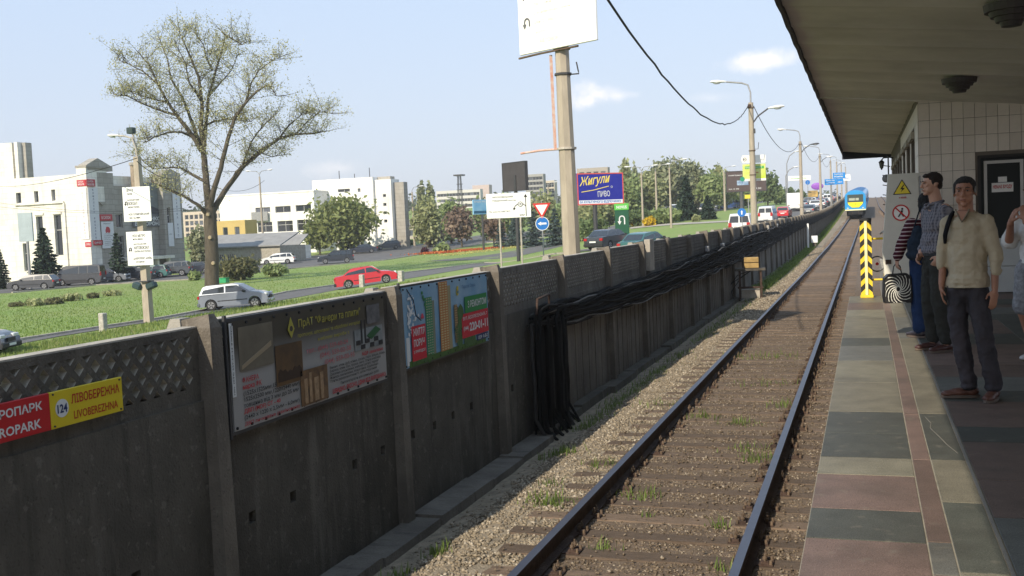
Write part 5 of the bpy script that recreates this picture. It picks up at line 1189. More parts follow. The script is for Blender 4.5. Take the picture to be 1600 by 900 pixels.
# small far advertising boards
r, w_ = board2('billboard', 'small pale blue billboard among the bushes left of the white bridge sign', 'billboard', at(740, 335.5, 150), at(768, 334, 152), 2.1, mat('board_sky_blue', (.08, .30, .55), .5, .3, .5, col2=(.3, .5, .62)), .2); legs(r, (w_/2,), 0, dgrey, .15, y=.1)
rect(r, 'dark_printed_strip', .1, w_-.1, .12, .5, mat('print_teal', (.02, .10, .18), .6, .3, 3), .004); text(r, 'ВАШЕ МІСЦЕ', .2, 1.65, .3, twht, w=w_-.4, off=.01)
r, w_ = board2('billboard', 'wide brown billboard with a pale photo strip behind the green pole sign', 'billboard', at(1135, 301, 165), at(1198, 298, 165), 3.3, mat('board_brown', (.085, .06, .055), .5, .1), .3, rim=(dgrey, .1))
rect(r, 'photo_strip', 1.7, 3.5, 1.05, 1.8, mat('print_pale_blue', (.4, .5, .6), .6, .5, 3, col2=(.06, .12, .25)), .004); text(r, 'новий будинок', .4, 2.5, .25, twht, w=2.2, off=.01); text(r, 'вул. 12  044', .4, .35, .25, twht, w=1.6, off=.01); text(r, '044 220', 4.3, .35, .25, twht, w=1.2, off=.01); legs(r, (w_*.38,), 0, mat('dark_concrete', (.08, .08, .08), .8, .2), .3, y=.2)
p = at(1159, 301, 160)
# overhead and blue signs far down the road
def farboard(label, x0, x1, y0, y1, dep, m, tx=None, tm=None, leg=True, cat='road sign'):
    pl = at(x0, y1, dep); pr = at(x1, y1-.5, dep); r, w_ = board2('road_sign', label, cat, pl, pr, (y1-y0)*dep/FPX, m, .12)
    h = (y1-y0)*dep/FPX
    if tx:
        for k, s in enumerate(tx): text(r, s, w_*.1, h*(.62-.4*k) if len(tx) > 1 else h*.3, h*.24, tm, w=w_*.7, off=.02, bold=.03)
    if leg: legs(r, (w_*.5,), 0, greym, .08, y=.1)
    return r, w_
sb = mat('sign_light_blue', (.02, .22, .55), .45, .05)
farboard('lower left of the light blue direction signs between lamp poles', 1289, 1308, 280, 289, 150, sb, ('Центр', 'Троєщина'), twht)
farboard('second lower light blue direction sign, right of the lower left one', 1308.5, 1318, 279.5, 288, 150, sb, ('Міст',), twht, False)
farboard('upper light blue direction sign over the road between lamp poles', 1302, 1321, 270, 279, 165, sb, ('Бровари', 'Київ'), twht, False)
farboard('white and blue sign panel rightmost of the direction signs', 1318, 1329, 273, 282.5, 170, whites, ('Метро',), bl)
farboard('long white and green overhead sign left of the second lamp pole', 1232, 1267, 275, 282, 145, whites, ('СТАНЦІЯ МЕТРО',), mat('print_leaf_green', (.08, .4, .05), .5, 0), False)
farboard('small yellow and dark advertising board above the traffic', 1262, 1278, 298, 308, 190, mat('board_yellow', (.65, .42, .12), .5, .3, 1, col2=(.1, .08, .06)), None, None)
farboard('small yellow board behind the blue van', 1164, 1175, 304.5, 310.5, 150, mat('board_plain_yellow', (.72, .55, .05), .5, 0), None, None)
p = at(1277, 291, 175); o = tag(MB().ell((0, 0, 0), (1.0, .12, .6), 0, 16, 8).build('flower_emblem', mat('sign_purple', (.25, .08, .42), .5, .2), None, p), 'purple flower-shaped emblem above the yellow and dark board', 'emblem')
p = at(1159, 332, 75); g = ground(p); bs2 = thing('traffic_sign', 'round blue traffic sign low at the road edge left of the lamp pole', 'traffic sign', g, 0)
o = discm(.30, 0).build('blue_disc', bl, bs2); o.location = (0, 0, p.z-g.z); arrow(bs2, [(0, p.z-g.z-.15), (0, p.z-g.z+.02)], .04, white, .005, .14); MB().cyl((0, .03, -.2), (0, .03, p.z-g.z+.2), .03).build('post', greym, bs2)
p = at(1262, 285, 150); g = ground(p); bs2 = thing('traffic_sign', 'small round blue sign hanging beside the long overhead sign', 'traffic sign', g, 0); o = discm(.33, 0).build('blue_disc', bl, bs2); o.location = (0, 0, p.z-g.z); MB().cyl((0, .03, -.2), (0, .03, p.z-g.z+.2), .04).build('post', greym, bs2)
# ---------------------------------------------------------------- vehicles
random.seed(51)
tyre = mat('tyre', (.02, .02, .02), .85, .2, 8); rimm = mat('wheel_rim', (.35, .35, .36), .35, .1, 5, metal=.7)
lightg = mat('headlight_glass', (.55, .57, .58), .15, .1, 9, spec=.8); tail = mat('tail_light', (.38, .012, .012), .25, .1, 9, spec=.6); plate = mat('number_plate', (.65, .65, .62), .5, .05)
trim = mat('black_trim', (.02, .02, .021), .6, .1)
def paint(n, c, met=.0): return mat('car_paint_'+n, c, .32, .04, 2, metal=met, spec=.5, coat=.7)
CARS = {}
# side profile per type: body outline (x forward from the rear, z), glasshouse outline
def car_meshes(kind):
    if kind in CARS: return CARS[kind]
    T_ = dict(
        hatch=dict(L=4.15, W=1.74, H=1.47, hood=.98, belt=.92, g=[(.10, .93), (.32, 1.38), (.55, 1.455), (2.0, 1.47), (2.42, 1.40), (3.10, .97)], body=[(.02, .45), (.0, .70), (.08, .90), (.14, .95), (3.05, .97), (3.55, .88), (3.98, .74), (4.12, .60), (4.13, .32)], wr=.315, wb=(.78, 3.36)),
        sedan=dict(L=4.6, W=1.75, H=1.42, hood=.95, belt=.9, g=[(.62, .95), (1.22, 1.36), (1.5, 1.41), (2.55, 1.42), (2.85, 1.36), (3.45, .95)], body=[(.02, .42), (.0, .68), (.06, .92), (.62, .965), (3.4, .955), (3.95, .88), (4.42, .76), (4.56, .60), (4.58, .30)], wr=.315, wb=(.98, 3.72)),
        suv=dict(L=4.6, W=1.85, H=1.70, hood=1.08, belt=1.05, g=[(.08, 1.07), (.28, 1.58), (.5, 1.68), (2.4, 1.70), (2.75, 1.62), (3.38, 1.10)], body=[(.02, .5), (.0, .85), (.06, 1.05), (.10, 1.08), (3.35, 1.10), (4.0, 1.02), (4.45, .88), (4.57, .66), (4.58, .36)], wr=.36, wb=(.88, 3.62)),
        wagon=dict(L=4.65, W=1.78, H=1.48, hood=.96, belt=.92, g=[(.08, .95), (.45, 1.40), (.7, 1.46), (2.4, 1.48), (2.8, 1.42), (3.5, .97)], body=[(.02, .45), (.0, .72), (.06, .92), (.1, .95), (3.45, .97), (4.0, .90), (4.5, .76), (4.62, .60), (4.63, .32)], wr=.32, wb=(.9, 3.72)),
        van=dict(L=5.0, W=1.92, H=2.05, hood=1.2, belt=1.15, g=[(.03, 1.15), (.10, 1.90), (.3, 2.03), (3.5, 2.05), (3.85, 1.95), (4.45, 1.22)], body=[(.02, .5), (.0, .95), (.02, 1.15), (.05, 1.17), (4.42, 1.22), (4.8, 1.10), (4.95, .85), (4.98, .62), (4.98, .36)], wr=.34, wb=(.95, 4.0)),
        boxvan=dict(L=5.6, W=2.1, H=2.9, hood=1.2, belt=1.15, g=[(4.0, 1.15), (4.0, 1.90), (4.1, 2.0), (4.6, 2.02), (4.8, 1.95), (5.2, 1.22)], body=[(.02, .55), (.0, .75), (.02, .85), (.05, .9), (3.9, .95), (4.0, 1.17), (5.2, 1.20), (5.45, 1.05), (5.55, .62), (5.58, .36)], wr=.36, wb=(1.0, 4.6)))[kind]
    W = T_['W']/2; r = T_['wr']; out_ = {}
    low = []; zb = .22 if kind != 'suv' else .3; prof = list(T_['body'])
    bot = [(prof[-1][0]-.02, zb)]
    for c in (T_['wb'][1], T_['wb'][0]):
        R_ = r+.055; bot.append((c+R_+.02, zb))
        for k in range(9):
            a = pi*k/8; x, z = c+R_*cos(a), r+R_*sin(a)*.98
            bot.append((x, max(zb, z)))
        bot.append((c-R_-.02, zb))
    bot.append((.04, zb)); P_ = prof+bot
    cx = T_['L']/2; cz = .65
    def side(x): return 1 - .13*smooth(abs(x-cx)/cx, .72, 1.0)
    rings = []
    for (yy, k) in ((-1, .965), (-1, .995), (-.96, 1), (.96, 1), (1, .995), (1, .965)):
        pass
    def ring(sgn, lvl):
        o = []
        for x, z in P_:
            tw = 1-.05*smooth(z, .55, 1.1)*1.6 - .03*smooth(.45-z, 0, .2)
            y = W*side(x)*tw - (lvl == 1)*0
            if lvl == 0: o.append((x, sgn*y, z))
            else: o.append((cx+(x-cx)*.995, sgn*y*.93, z+(.02 if z > .8 else 0)))
        return o
    mb = MB(); rg = [ring(-1, 0), ring(-1, 1), ring(1, 1), ring(1, 0)]
    n = len(P_)
    top = [i for i in range(n)]
    mb.loft(rg, 0, True, False); mb.f = [f[::-1] for f in mb.f]
    # glasshouse
    G = T_['g']; H = T_['H']
    def gy(z): return W*.93*(1-.19*smooth(z, T_['belt']-.1, H)) 
    gr = []
    for sg_ in (-1, 1): gr.append([(x, sg_*gy(z), z) for x, z in G])
    mb.loft(gr, 0, True, False)
    if kind == 'boxvan': mb.bbox(-.02, 3.95, -1.05, 1.05, .92, 2.9, .04, 1)
    out_['body'] = mb.mesh('body', [paint('base', (.3, .3, .3)), whites]); bm0 = out_['body']; bm0.polygons.foreach_set('use_smooth', np.ones(len(bm0.polygons), bool)); bm0.set_sharp_from_angle(angle=radians(38))
    # windows
    g0, g1, g2, g3, g4, g5 = [Vector((x, 0, z)) for x, z in G]
    def pane(P4, off=.008, y=None): return P4
    ws_ = MB(); nrm = (g5-g4).normalized(); nn = Vector((-nrm.z, 0, nrm.x)); nn = nn if nn.x > 0 else -nn
    a = g4.lerp(g5, .06)+nn*.008; b = g4.lerp(g5, .93)+nn*.008
    ws_.quad((a.x, -gy(a.z)*.93, a.z), (a.x, gy(a.z)*.93, a.z), (b.x, gy(b.z)*.95, b.z), (b.x, -gy(b.z)*.95, b.z)); out_['windshield'] = ws_.mesh('windshield', glass)
    if kind != 'boxvan':
        rw = MB(); nrm = (g1-g0).normalized(); nn = Vector((-nrm.z, 0, nrm.x)); nn = nn if nn.x < 0 else -nn
        lo_ = .12 if kind in ('hatch', 'sedan') else .25
        a = g0.lerp(g1, lo_)+nn*.008; b = g0.lerp(g1, .93)+nn*.008
        if kind == 'van': 
            for (ya, yb) in ((-.9, -.06), (.06, .9)): rw.quad((a.x, gy(a.z)*ya, a.z), (a.x, gy(a.z)*yb, a.z), (b.x, gy(b.z)*yb, b.z), (b.x, gy(b.z)*ya, b.z))
        else: rw.quad((a.x, -gy(a.z)*.9, a.z), (a.x, gy(a.z)*.9, a.z), (b.x, gy(b.z)*.9, b.z), (b.x, -gy(b.z)*.9, b.z))
        out_['rear_window'] = rw.mesh('rear_window', glass)
    # side windows: cut the glasshouse outline into front and rear lights
    zb_, zt_ = T_['belt']+.07, H-.10
    def xat(z, rear):
        pts_ = G[:3] if rear else G[3:][::-1]
        for (xa, za), (xb, zb2) in zip(pts_, pts_[1:]):
            if za <= z <= zb2: return lerp(xa, xb, (z-za)/(zb2-za+1e-9))
        return pts_[-1][0]
    mid = (G[2][0]+G[4][0])/2+.15
    segs = [(mid+.04, None), (mid-.85 if kind in ('wagon', 'suv', 'van') else None, mid-.04)]
    if kind in ('wagon', 'suv', 'van'): segs.append((None, mid-.93))
    if kind == 'boxvan': segs = [(None, None)]
    out_['side_window'] = []
    for (xa, xb) in segs:
        for sg_ in (-1, 1):
            q = []
            for z, first in ((zb_, 1), (zt_, 0)):
                l_ = xa if xa is not None else xat(z, True)+.13; r2 = xb if xb is not None else xat(z, False)-.12
                q.append(((l_, sg_*(gy(z)+.007), z), (r2, sg_*(gy(z)+.007), z)))
            m_ = MB().quad(q[0][0], q[0][1], q[1][1], q[1][0]) if sg_ < 0 else MB().quad(q[0][1], q[0][0], q[1][0], q[1][1])
            out_['side_window'].append(m_.mesh('side_window', glass))
    wm_ = MB(); wm_.cyl((0, -.1, 0), (0, .1, 0), r, n=18, smooth=False); out_['wheel'] = wm_.mesh('wheel', tyre)
    rm = MB(); rm.cyl((0, -.107, 0), (0, -.09, 0), r*.66, n=14, smooth=False); rm.cyl((0, .09, 0), (0, .107, 0), r*.66, n=14, smooth=False)
    for k in range(5): a = 2*pi*k/5; rm.box(-.03, .03, -.112, -.108, .05, r*.6, 1, M=Matrix.Rotation(a, 4, 'Y')); rm.box(-.03, .03, .108, .112, .05, r*.6, 1, M=Matrix.Rotation(a, 4, 'Y'))
    out_['rim'] = rm.mesh('rim', [rimm, trim]); out_['wpos'] = [(x, s_*(W-.13), r) for x in T_['wb'] for s_ in (-1, 1)]
    fx = T_['body'][-2][0]; hz_ = T_['hood']-.30; L = T_['L']
    out_['headlight'] = [MB().bbox(L-.24, L-.06, s_*W*.60-.20, s_*W*.60+.20, hz_-.02, hz_+.13, .03).mesh('headlight', lightg) for s_ in (-1, 1)]
    tz = T_['belt']-.22
    out_['tail_light'] = [MB().bbox(-.02, .10, s_*W*.74-.13, s_*W*.74+.13, tz, tz+(.18 if kind != 'van' else .4), .02).mesh('tail_light', tail) for s_ in (-1, 1)]
    bm_ = MB(); bm_.bbox(-.07, .12, -W*.9, W*.9, zb+.04, zb+.22, .03, 0); bm_.bbox(L-.14, L+.04, -W*.88, W*.88, zb+.02, zb+.2, .03, 0)
    out_['bumper'] = [MB().bbox(-.07, .12, -W*.9, W*.9, zb+.04, zb+.24, .03).mesh('bumper', trim), MB().bbox(L-.14, L+.04, -W*.86, W*.86, zb+.02, zb+.22, .03).mesh('bumper', trim)]
    out_['grille'] = [MB().box(L-.06, L+.015, -W*.34, W*.34, zb+.26, zb+.42).mesh('grille', trim)]
    out_['number_plate'] = [MB().box(-.085, -.071, -.26, .26, zb+.33, zb+.44).mesh('number_plate', plate), MB().box(L+.041, L+.05, -.26, .26, zb+.1, zb+.2).mesh('number_plate', plate)]
    out_['mirror'] = [MB().bbox(G[4][0]+.28, G[4][0]+.42, s_*W-.02 if s_ > 0 else -W-.14, W+.14 if s_ > 0 else -W+.02, T_['belt']+.03, T_['belt']+.16, .02).mesh('mirror', trim) for s_ in (-1, 1)]
    out_['sill_trim'] = [MB().box(T_['wb'][0]+r+.1, T_['wb'][1]-r-.1, s_*(W+.003)-.008, s_*(W+.003)+.008, .50, .55).mesh('side_trim', trim) for s_ in (-1, 1)]
    dl = MB()
    for x in (mid, mid-1.0, mid+.95):
        for s_ in (-1, 1): dl.box(x-.008, x+.008, s_*W*.985-.008, s_*W*.985+.008, .40, T_['belt']-.02)
    out_['L'] = L
    CARS[kind] = out_; return out_
def car(kind, label, col, p, heading, group=None, name='car', far=False, cat='car'):
    """p ground point under the centre; heading: direction of travel, degrees from +x"""
    M_ = car_meshes(kind); h = radians(heading); r = thing(name, label, cat, (0, 0, 0), h, group); L = M_['L']
    def pitch():
        a = (p.x+cos(h)*1.3, p.y+sin(h)*1.3); b = (p.x-cos(h)*1.3, p.y-sin(h)*1.3); return atan2(GH(*a)-GH(*b), 2.6)
    r.rotation_euler = (0, -pitch(), h); 
    off = Matrix.Rotation(h, 3, 'Z') @ Vector((-L/2*cos(pitch()), 0, 0)); r.location = (p.x+off.x, p.y+off.y, GH(p.x, p.y)+.045-L/2*sin(pitch()))
    b = link('body', M_['body'], r); b.material_slots[0].link = 'OBJECT'; b.material_slots[0].material = col
    link('windshield', M_['windshield'], r)
    if 'rear_window' in M_: link('rear_window', M_['rear_window'], r)
    for m in M_['side_window']: link('side_window', m, r)
    for w_ in M_['wpos']:
        q = link('wheel', M_['wheel'], r, w_)
        if not far: link('rim', M_['rim'], q)
    for k in ('headlight', 'tail_light', 'number_plate', 'bumper') + (() if far else ('grille', 'mirror', 'sill_trim')):
        for m in M_[k]:
            q = link(k if k != 'sill_trim' else 'side_trim', m, r)
            if k == 'bumper' and not far and kind in ('hatch',): q.material_slots[0].link = 'OBJECT'; q.material_slots[0].material = col
    return r
silver = paint('silver', (.16, .175, .20), .55); navy = paint('dark', (.018, .022, .035)); black_ = paint('black', (.012, .013, .016)); redp = paint('red', (.46, .012, .02)); whitep = paint('white', (.62, .63, .62)); bluep = paint('blue', (.02, .07, .22)); tealp = paint('teal', (.02, .10, .09)); greyp = paint('grey', (.14, .15, .16), .4); darkg = paint('graphite', (.04, .045, .05), .3)
def hp(x, y): return hit(x, y)
car('hatch', 'silver hatchback seen from behind left on the near road by the tree', silver, hp(371, 482), 18)
car('sedan', 'red saloon driving on the near road between two low concrete posts', redp, hp(574, 447), 26)
car('sedan', 'dark blue car bonnet just entering at the left edge of the photo', navy, hp(-66, 556), 16)
sd = car('sedan', 'dark grey saloon with a pale tailgate waiting before the green pylon', darkg, hp(952, 389), 74)
car('suv', 'black off-roader on the far road above the red saloon', black_, hp(525, 412), 208)
car('sedan', 'dark saloon on the far road, left of the last two cars', navy, hp(567, 396), 212)
car('hatch', 'dark small car on the far road, rightmost near the white block', black_, hp(606, 390), 214)
car('wagon', 'white estate car beside the hedge on the far road', whitep, hp(435, 413), 200)
row = [('wagon', 'dark estate car parked leftmost before the long white building', black_, 53, 453, 198), ('van', 'black people carrier parked second from the left before the white building', black_, 125, 446, 200), ('hatch', 'small silver hatchback parked behind the black people carrier', silver, 172, 441, 18), ('sedan', 'dark saloon parked between the silver hatchback and the sign pole', navy, 208, 438, 200), ('hatch', 'dark green hatchback parked just behind the sign pole', tealp, 236, 435, 200), ('suv', 'dark off-roader parked at the entrance of the white building', darkg, 268, 432, 202), ('sedan', 'dark blue saloon parked right of the entrance off-roader', navy, 305, 428, 205)]
for k, lb, c, x, y, hd in row: car(k, lb, c, hp(x, y), hd, 'cars parked before the white building')
car('van', 'white van seen from behind just over the wall, left of the lamp pole', whitep, Vector((-9.3, 86, 0)), 88, cat='van', name='van')
car('sedan', 'green open-looking car half hidden by the wall below the fir trees', tealp, Vector((-13.9, 69, 0)), 70)
car('hatch', 'pale grey small car on the far lane behind the yellow bushes', greyp, hp(1030, 346), 200)
car('van', 'dark blue van parked under the brown billboard', bluep, hp(1141, 326), 215, cat='van', name='van')
car('van', 'white delivery van facing the camera on the upper lane', whitep, hp(1206, 317), 265, cat='van', name='van')
car('van', 'plain white van just over the wall between the first two lamp poles', whitep, Vector((-11.0, 128, 0)), 88, cat='van', name='van')
car('hatch', 'small red car at the right of the plain white van', redp, Vector((-10.4, 146, 0)), 88)
far_spec = []
_k = [('sedan', 'grey', greyp), ('suv', 'silver', silver), ('sedan', 'white', whitep), ('hatch', 'dark', navy), ('van', 'white', whitep), ('hatch', 'red', redp), ('sedan', 'silver', silver), ('suv', 'black', black_), ('hatch', 'white', whitep), ('wagon', 'blue', bluep)]
for _i in range(9): far_spec.append(_k[_i % 10]+(-7.4, 152+19*_i+(_i*7 % 5), 88)); far_spec.append(_k[(_i+4) % 10]+(-10.7, 160+18*_i+(_i*5 % 6), 88))
for _i in range(11): far_spec.append(_k[(_i*3+1) % 10]+(-29-(_i % 2)*3.4, 176+13*_i, 268))
far_spec[1] = ('boxvan', 'white', whitep, -10.7, 176, 88)
ordn = ['nearest', 'second', 'third', 'fourth', 'fifth', 'sixth', 'seventh', 'eighth', 'ninth']; cnt = {}
for (k, cn, c, x, y, hd) in far_spec:
    kind_ = {'boxvan': 'box lorry', 'van': 'van', 'suv': 'off-roader', 'hatch': 'small car', 'sedan': 'saloon', 'wagon': 'estate car'}[k]; key = (cn, kind_, hd); cnt[key] = cnt.get(key, 0)+1
    car(k, '%s %s in the far traffic, %s of its kind %s' % (cn, kind_, ordn[cnt[key]-1], 'driving away' if hd == 88 else 'coming nearer'), c, Vector((x, y, 0)), hd, 'traffic on the bridge approach', far=True, cat={'boxvan': 'lorry', 'van': 'van'}.get(k, 'car'), name={'boxvan': 'lorry', 'van': 'van'}.get(k, 'car'))

# ---------------------------------------------------------------- metro train
tb_ = mat('train_blue', (.02, .27, .58), .35, .1, 1, spec=.5, coat=.4); ty_ = mat('train_yellow', (.85, .68, .02), .4, .05); tgr = mat('train_grey', (.13, .15, .19), .7, .2, 2)
TY = 146.0; tz_ = RAIL+TR(TY); sl__ = atan((TR(166)-TR(146))/20)
tr = thing('metro_train', 'bright blue metro train with a yellow V on its front coming along the track', 'train', (-1.764+TX(TY), TY, tz_)); tr.rotation_euler = (sl__, 0, -.008)
def carprof(w_=1.35): return [(-w_+.03, .95), (-w_, 1.25), (-w_, 2.75), (-w_+.10, 3.15), (-w_+.42, 3.45), (-.5, 3.6), (0, 3.65), (.5, 3.6), (w_-.42, 3.45), (w_-.10, 3.15), (w_, 2.75), (w_, 1.25), (w_-.03, .95)]
for k in range(3):
    y0 = k*19.6; mb = MB(); pr = carprof(); rg = []
    for (dy, s_) in ((0, .96), (.12, .99), (.5, 1), (18.7, 1), (19.1, .97)): rg.append([(x*s_, y0+dy, 2.2+(z-2.2)*(s_ if z > 2.2 else 1)) for x, z in pr])
    mb.loft(rg, 0); cb = mb.build('car_body', tb_, tr, (0, 0, 0))
    MB().loft([[(x, y0+dy, z) for x, z in [(-.95, 3.46), (-.5, 3.615), (0, 3.67), (.5, 3.615), (.95, 3.46)]] for dy in (.6, 18.6)]).build('roof_deck', mat('train_roof', (.03, .13, .30), .6, .2, 2), cb)
    for yy in (2.6, 16.4):
        MB().box(-1.1, 1.1, y0+yy-1.2, y0+yy+1.2, .2, .85).build('bogie', dark, cb)
        for q in (-.7, .7):
            for s_ in (-1, 1): MB().cyl((s_*.80, y0+yy+q, .42), (s_*.70, y0+yy+q, .42), .42, n=16, smooth=False).build('wheel', rust, cb)
    MB().box(-1.2, 1.2, y0+4.2, y0+14.8, .35, .93).build('underframe_box', dark, cb)
    for s_ in (-1, 1):
        for j in range(4):
            yd = y0+2.3+j*4.6; x = s_*1.352
            MB().box(min(x, x+s_*.01), max(x, x+s_*.01), yd-.62, yd+.62, 1.1, 3.0).build('door', mat('train_door_blue', (.02, .20, .47), .4, .1), cb)
            for q in (-.3, .3): MB().box(min(x+s_*.011, x+s_*.018), max(x+s_*.011, x+s_*.018), yd+q-.2, yd+q+.2, 1.95, 2.7).build('door_window', glass, cb)
            if j < 3:
                for q in (1.35, 2.3, 3.25): MB().box(min(x+s_*.002, x+s_*.01), max(x+s_*.002, x+s_*.01), yd+q-.38, yd+q+.38, 1.95, 2.75).build('side_window', glass, cb)
        MB().box(min(s_*1.352, s_*1.36), max(s_*1.352, s_*1.36), y0+.3, y0+18.8, 1.0, 1.09).build('stripe', ty_, cb)
def fpoly(pts, y, m, nm, th=.02): return MB().loft([[(x, y-th, z) for x, z in pts], [(x, y+.05, z) for x, z in pts]]).build(nm, m, tr)
fpoly([(-1.02, 1.98), (1.02, 1.98), (1.0, 3.0), (.85, 3.12), (-.85, 3.12), (-1.0, 3.0)], -.02, mat('train_windscreen', (.05, .07, .06), .15, 0, spec=.8), 'windscreen')
MB().box(-.80, .45, -.03, -.045, 2.30, 2.62).build('cab_interior_seen', mat('cab_pale', (.35, .38, .30), .7, .3, 5), tr)
for (x0, x1, z0, z1) in ((-1.08, 1.08, 3.08, 3.16), (-1.08, -1.0, 2.0, 3.08), (1.0, 1.08, 2.0, 3.08), (-.03, .03, 1.98, 3.08)): MB().box(x0, x1, -.06, -.03, z0, z1).build('windscreen_frame', tb_ if x0 != -.03 else dgrey, tr)
fpoly([(-.98, 2.06), (.98, 2.06), (.84, 1.75), (.42, 1.38), (-.42, 1.38), (-.84, 1.75)], -.05, ty_, 'yellow_v')
fpoly([(-.12, 1.95), (.02, 1.85), (.1, 1.93), (.03, 1.72), (-.02, 1.80)], -.08, red, 'emblem')
MB().box(-1.3, 1.3, -.09, .05, 1.0, 1.13).build('stripe', mat('stripe_pale_yellow', (.85, .78, .40), .4, 0), tr)
for s_ in (-1, 1):
    MB().cyl((s_*.95, -.09, 1.3), (s_*.95, -.02, 1.3), .1, n=12, smooth=False).build('headlight', lightg, tr)
    MB().bbox(s_*1.45-.04, s_*1.45+.04, -.05, .05, 2.1, 2.5, .01).build('mirror', blackp, tr)
MB().cyl((0, -.45, .62), (0, .2, .62), .16).build('coupler', dark, tr); MB().box(-.9, .9, -.1, .3, .45, .93).build('front_bogie_guard', dark, tr)
for s_ in (-1, 1): MB().tube([(s_*.4, -.12, .9), (s_*.35, -.2, .6), (s_*.5, -.12, .5)], .035, 6).build('hose', rust, tr)

# ---------------------------------------------------------------- poles, lamps, wires
def lamp_head(par, p, d, s=1, m=None):
    """cobra head at p pointing along d (x, y)"""
    q = Vector((d[0], d[1], 0)).normalized(); M_ = Matrix.Translation(p) @ Matrix(((q.x, -q.y, 0, 0), (q.y, q.x, 0, 0), (0, 0, 1, 0), (0, 0, 0, 1)))
    mb = MB(); rg = []
    for (x, w_, h) in ((0, .05, .05), (.12, .11, .08), (.45, .17, .12), (.75, .15, .10), (.86, .05, .04)):
        rg.append([M_ @ Vector((x*s, w_*s*cos(2*pi*k/10), h*s*sin(2*pi*k/10)*(1 if sin(2*pi*k/10) > 0 else .45)+.06*x*s)) for k in range(10)])
    mb.loft(rg, smooth=True); o = mb.build('lamp_head', m or mat('lamp_shell', (.62, .62, .60), .4, .05), par)
    MB().ell(M_ @ Vector((.5*s, 0, -.02*s)), (.2*s, .13*s, .07*s), 0, 12, 8).build('lamp_glass', mat('lamp_glass', (.4, .42, .42), .2, .1), o); return o
poles = [(1178, 58.2, 7.5, 1.3), (1253, 104.5, 8.5, 1), (1283, 150, 9.4, 1), (1299.5, 195, 10.6, 1), (1309, 240, 12.0, 1), (1316, 285, 13.2, 1), (1322.5, 325, 14, 1)]
PX = -5.6; tops = []
for i, (px_, yy, zt, s) in enumerate(poles):
    x = CAM.x + (atY(px_, 330, yy).x); zg = GH(x, yy)
    zt = CAM.z + {0: 6.2, 1: 6.9, 2: 7.3, 3: 8.2, 4: 9.2, 5: 10.2, 6: 11.2}[i] if False else at(px_, (160, 222, 243, 252, 254, 258, 262)[i], yy*.97*1.0).z
    pl_ = thing('street_lamp', ('nearest of the concrete lamp poles past the big pole, carrying the green sign' if i == 0 else '%s concrete lamp pole from the camera in the row beyond the wall' % ordn[i]), 'street lamp', (x, yy, zg-.3), group='lamp poles beyond the wall')
    H = zt-zg+.3; MB().cyl((0, 0, 0), (0, 0, H), .20, .13, 10).build('pole', conc_pole, pl_)
    arm = .045
    MB().tube([(0, 0, H-.1), (0, 0, H+.55), (-.12, 0, H+.95), (-.45, -.05, H+1.08), (-1.25, -.1, H+1.2)], arm, 6).build('arm', greym, pl_); lamp_head(pl_, (-1.25, -.1, H+1.2), (-1, -.08), 1.0)
    if i in (0, 1, 2, 4): MB().tube([(.08, 0, H-1.1), (.35, 0, H-.75), (.95, 0, H-.35)], arm, 6).build('arm', dgrey, pl_); lamp_head(pl_, (.9, 0, H-.38), (1, -.02), 1.0, dgrey if i in (1,) else None)
    for z in ((H-.3, H-2.6, H-3.9, 2.0, 1.2) if i == 0 else (H-.3, 2.5)): MB().cyl((0, 0, z), (0, 0, z+.05), .185, n=10, smooth=False).build('band', rustl, pl_)
    if i == 0:
        MB().bbox(-.14, .02, -.24, -.1, H-.25, H-.1, .01).build('fuse_box', rust, pl_); MB().tube([(.1, 0, H-2.5), (.32, 0, H-2.5), (.36, 0, H-2.15)], .018, 5).build('hook', dgrey, pl_)
        MB().bbox(.1, .2, -.1, .1, H-1.65, H-1.4, .01).build('switch_box', dgrey, pl_)
    tops.append(Vector((x, yy, zt-.2)))
# sign on the first lamp pole
r, w_ = board2('pole_sign', 'white and lime sign with an arrow header strapped to the nearest lamp pole', 'sign', at(1161, 283, 57.4), at(1197, 282, 57.4), .92, mat('lime_sheet', (.50, .62, .05), .45, .15, 1.5, col2=(.62, .60, .30)), .04)
MB().loft([[(x, -.02, z) for x, z in ((-.08, 1.16), (0, .98), (w_, .98), (w_, 1.40), (0, 1.40))], [(x, .03, z) for x, z in ((-.08, 1.16), (0, .98), (w_, .98), (w_, 1.40), (0, 1.40))]]).build('arrow_header', whites, r)
o = ringm(.075, .10, .024).build('round_logo', tblk, r); o.location = (.12, 0, 1.18); arrow(r, [(.16, 1.18), (.08, 1.18)], .012, tblk, .024, .05); rect(r, 'green_stripe', .12, w_-.1, .66, .80, mat('strip_green', (.06, .38, .06), .5, .1), .004); text(r, 'ВАШ КОМФОРТ', .16, .69, .08, twht, w=w_-.35, off=.01, bold=.02)
rect(r, 'white_foot', 0, w_, 0, .12, whites, .004); text(r, '24 години', .35, .40, .10, tred, w=.5, off=.01); text(r, 'БУДІВЕЛЬНИЙ', .3, .03, .06, tg, w=.7, off=.01); o = discm(.13, .02).build('round_badge', mat('badge_green', (.03, .25, .15), .5, 0), r); o.location = (-.04, 0, .12)
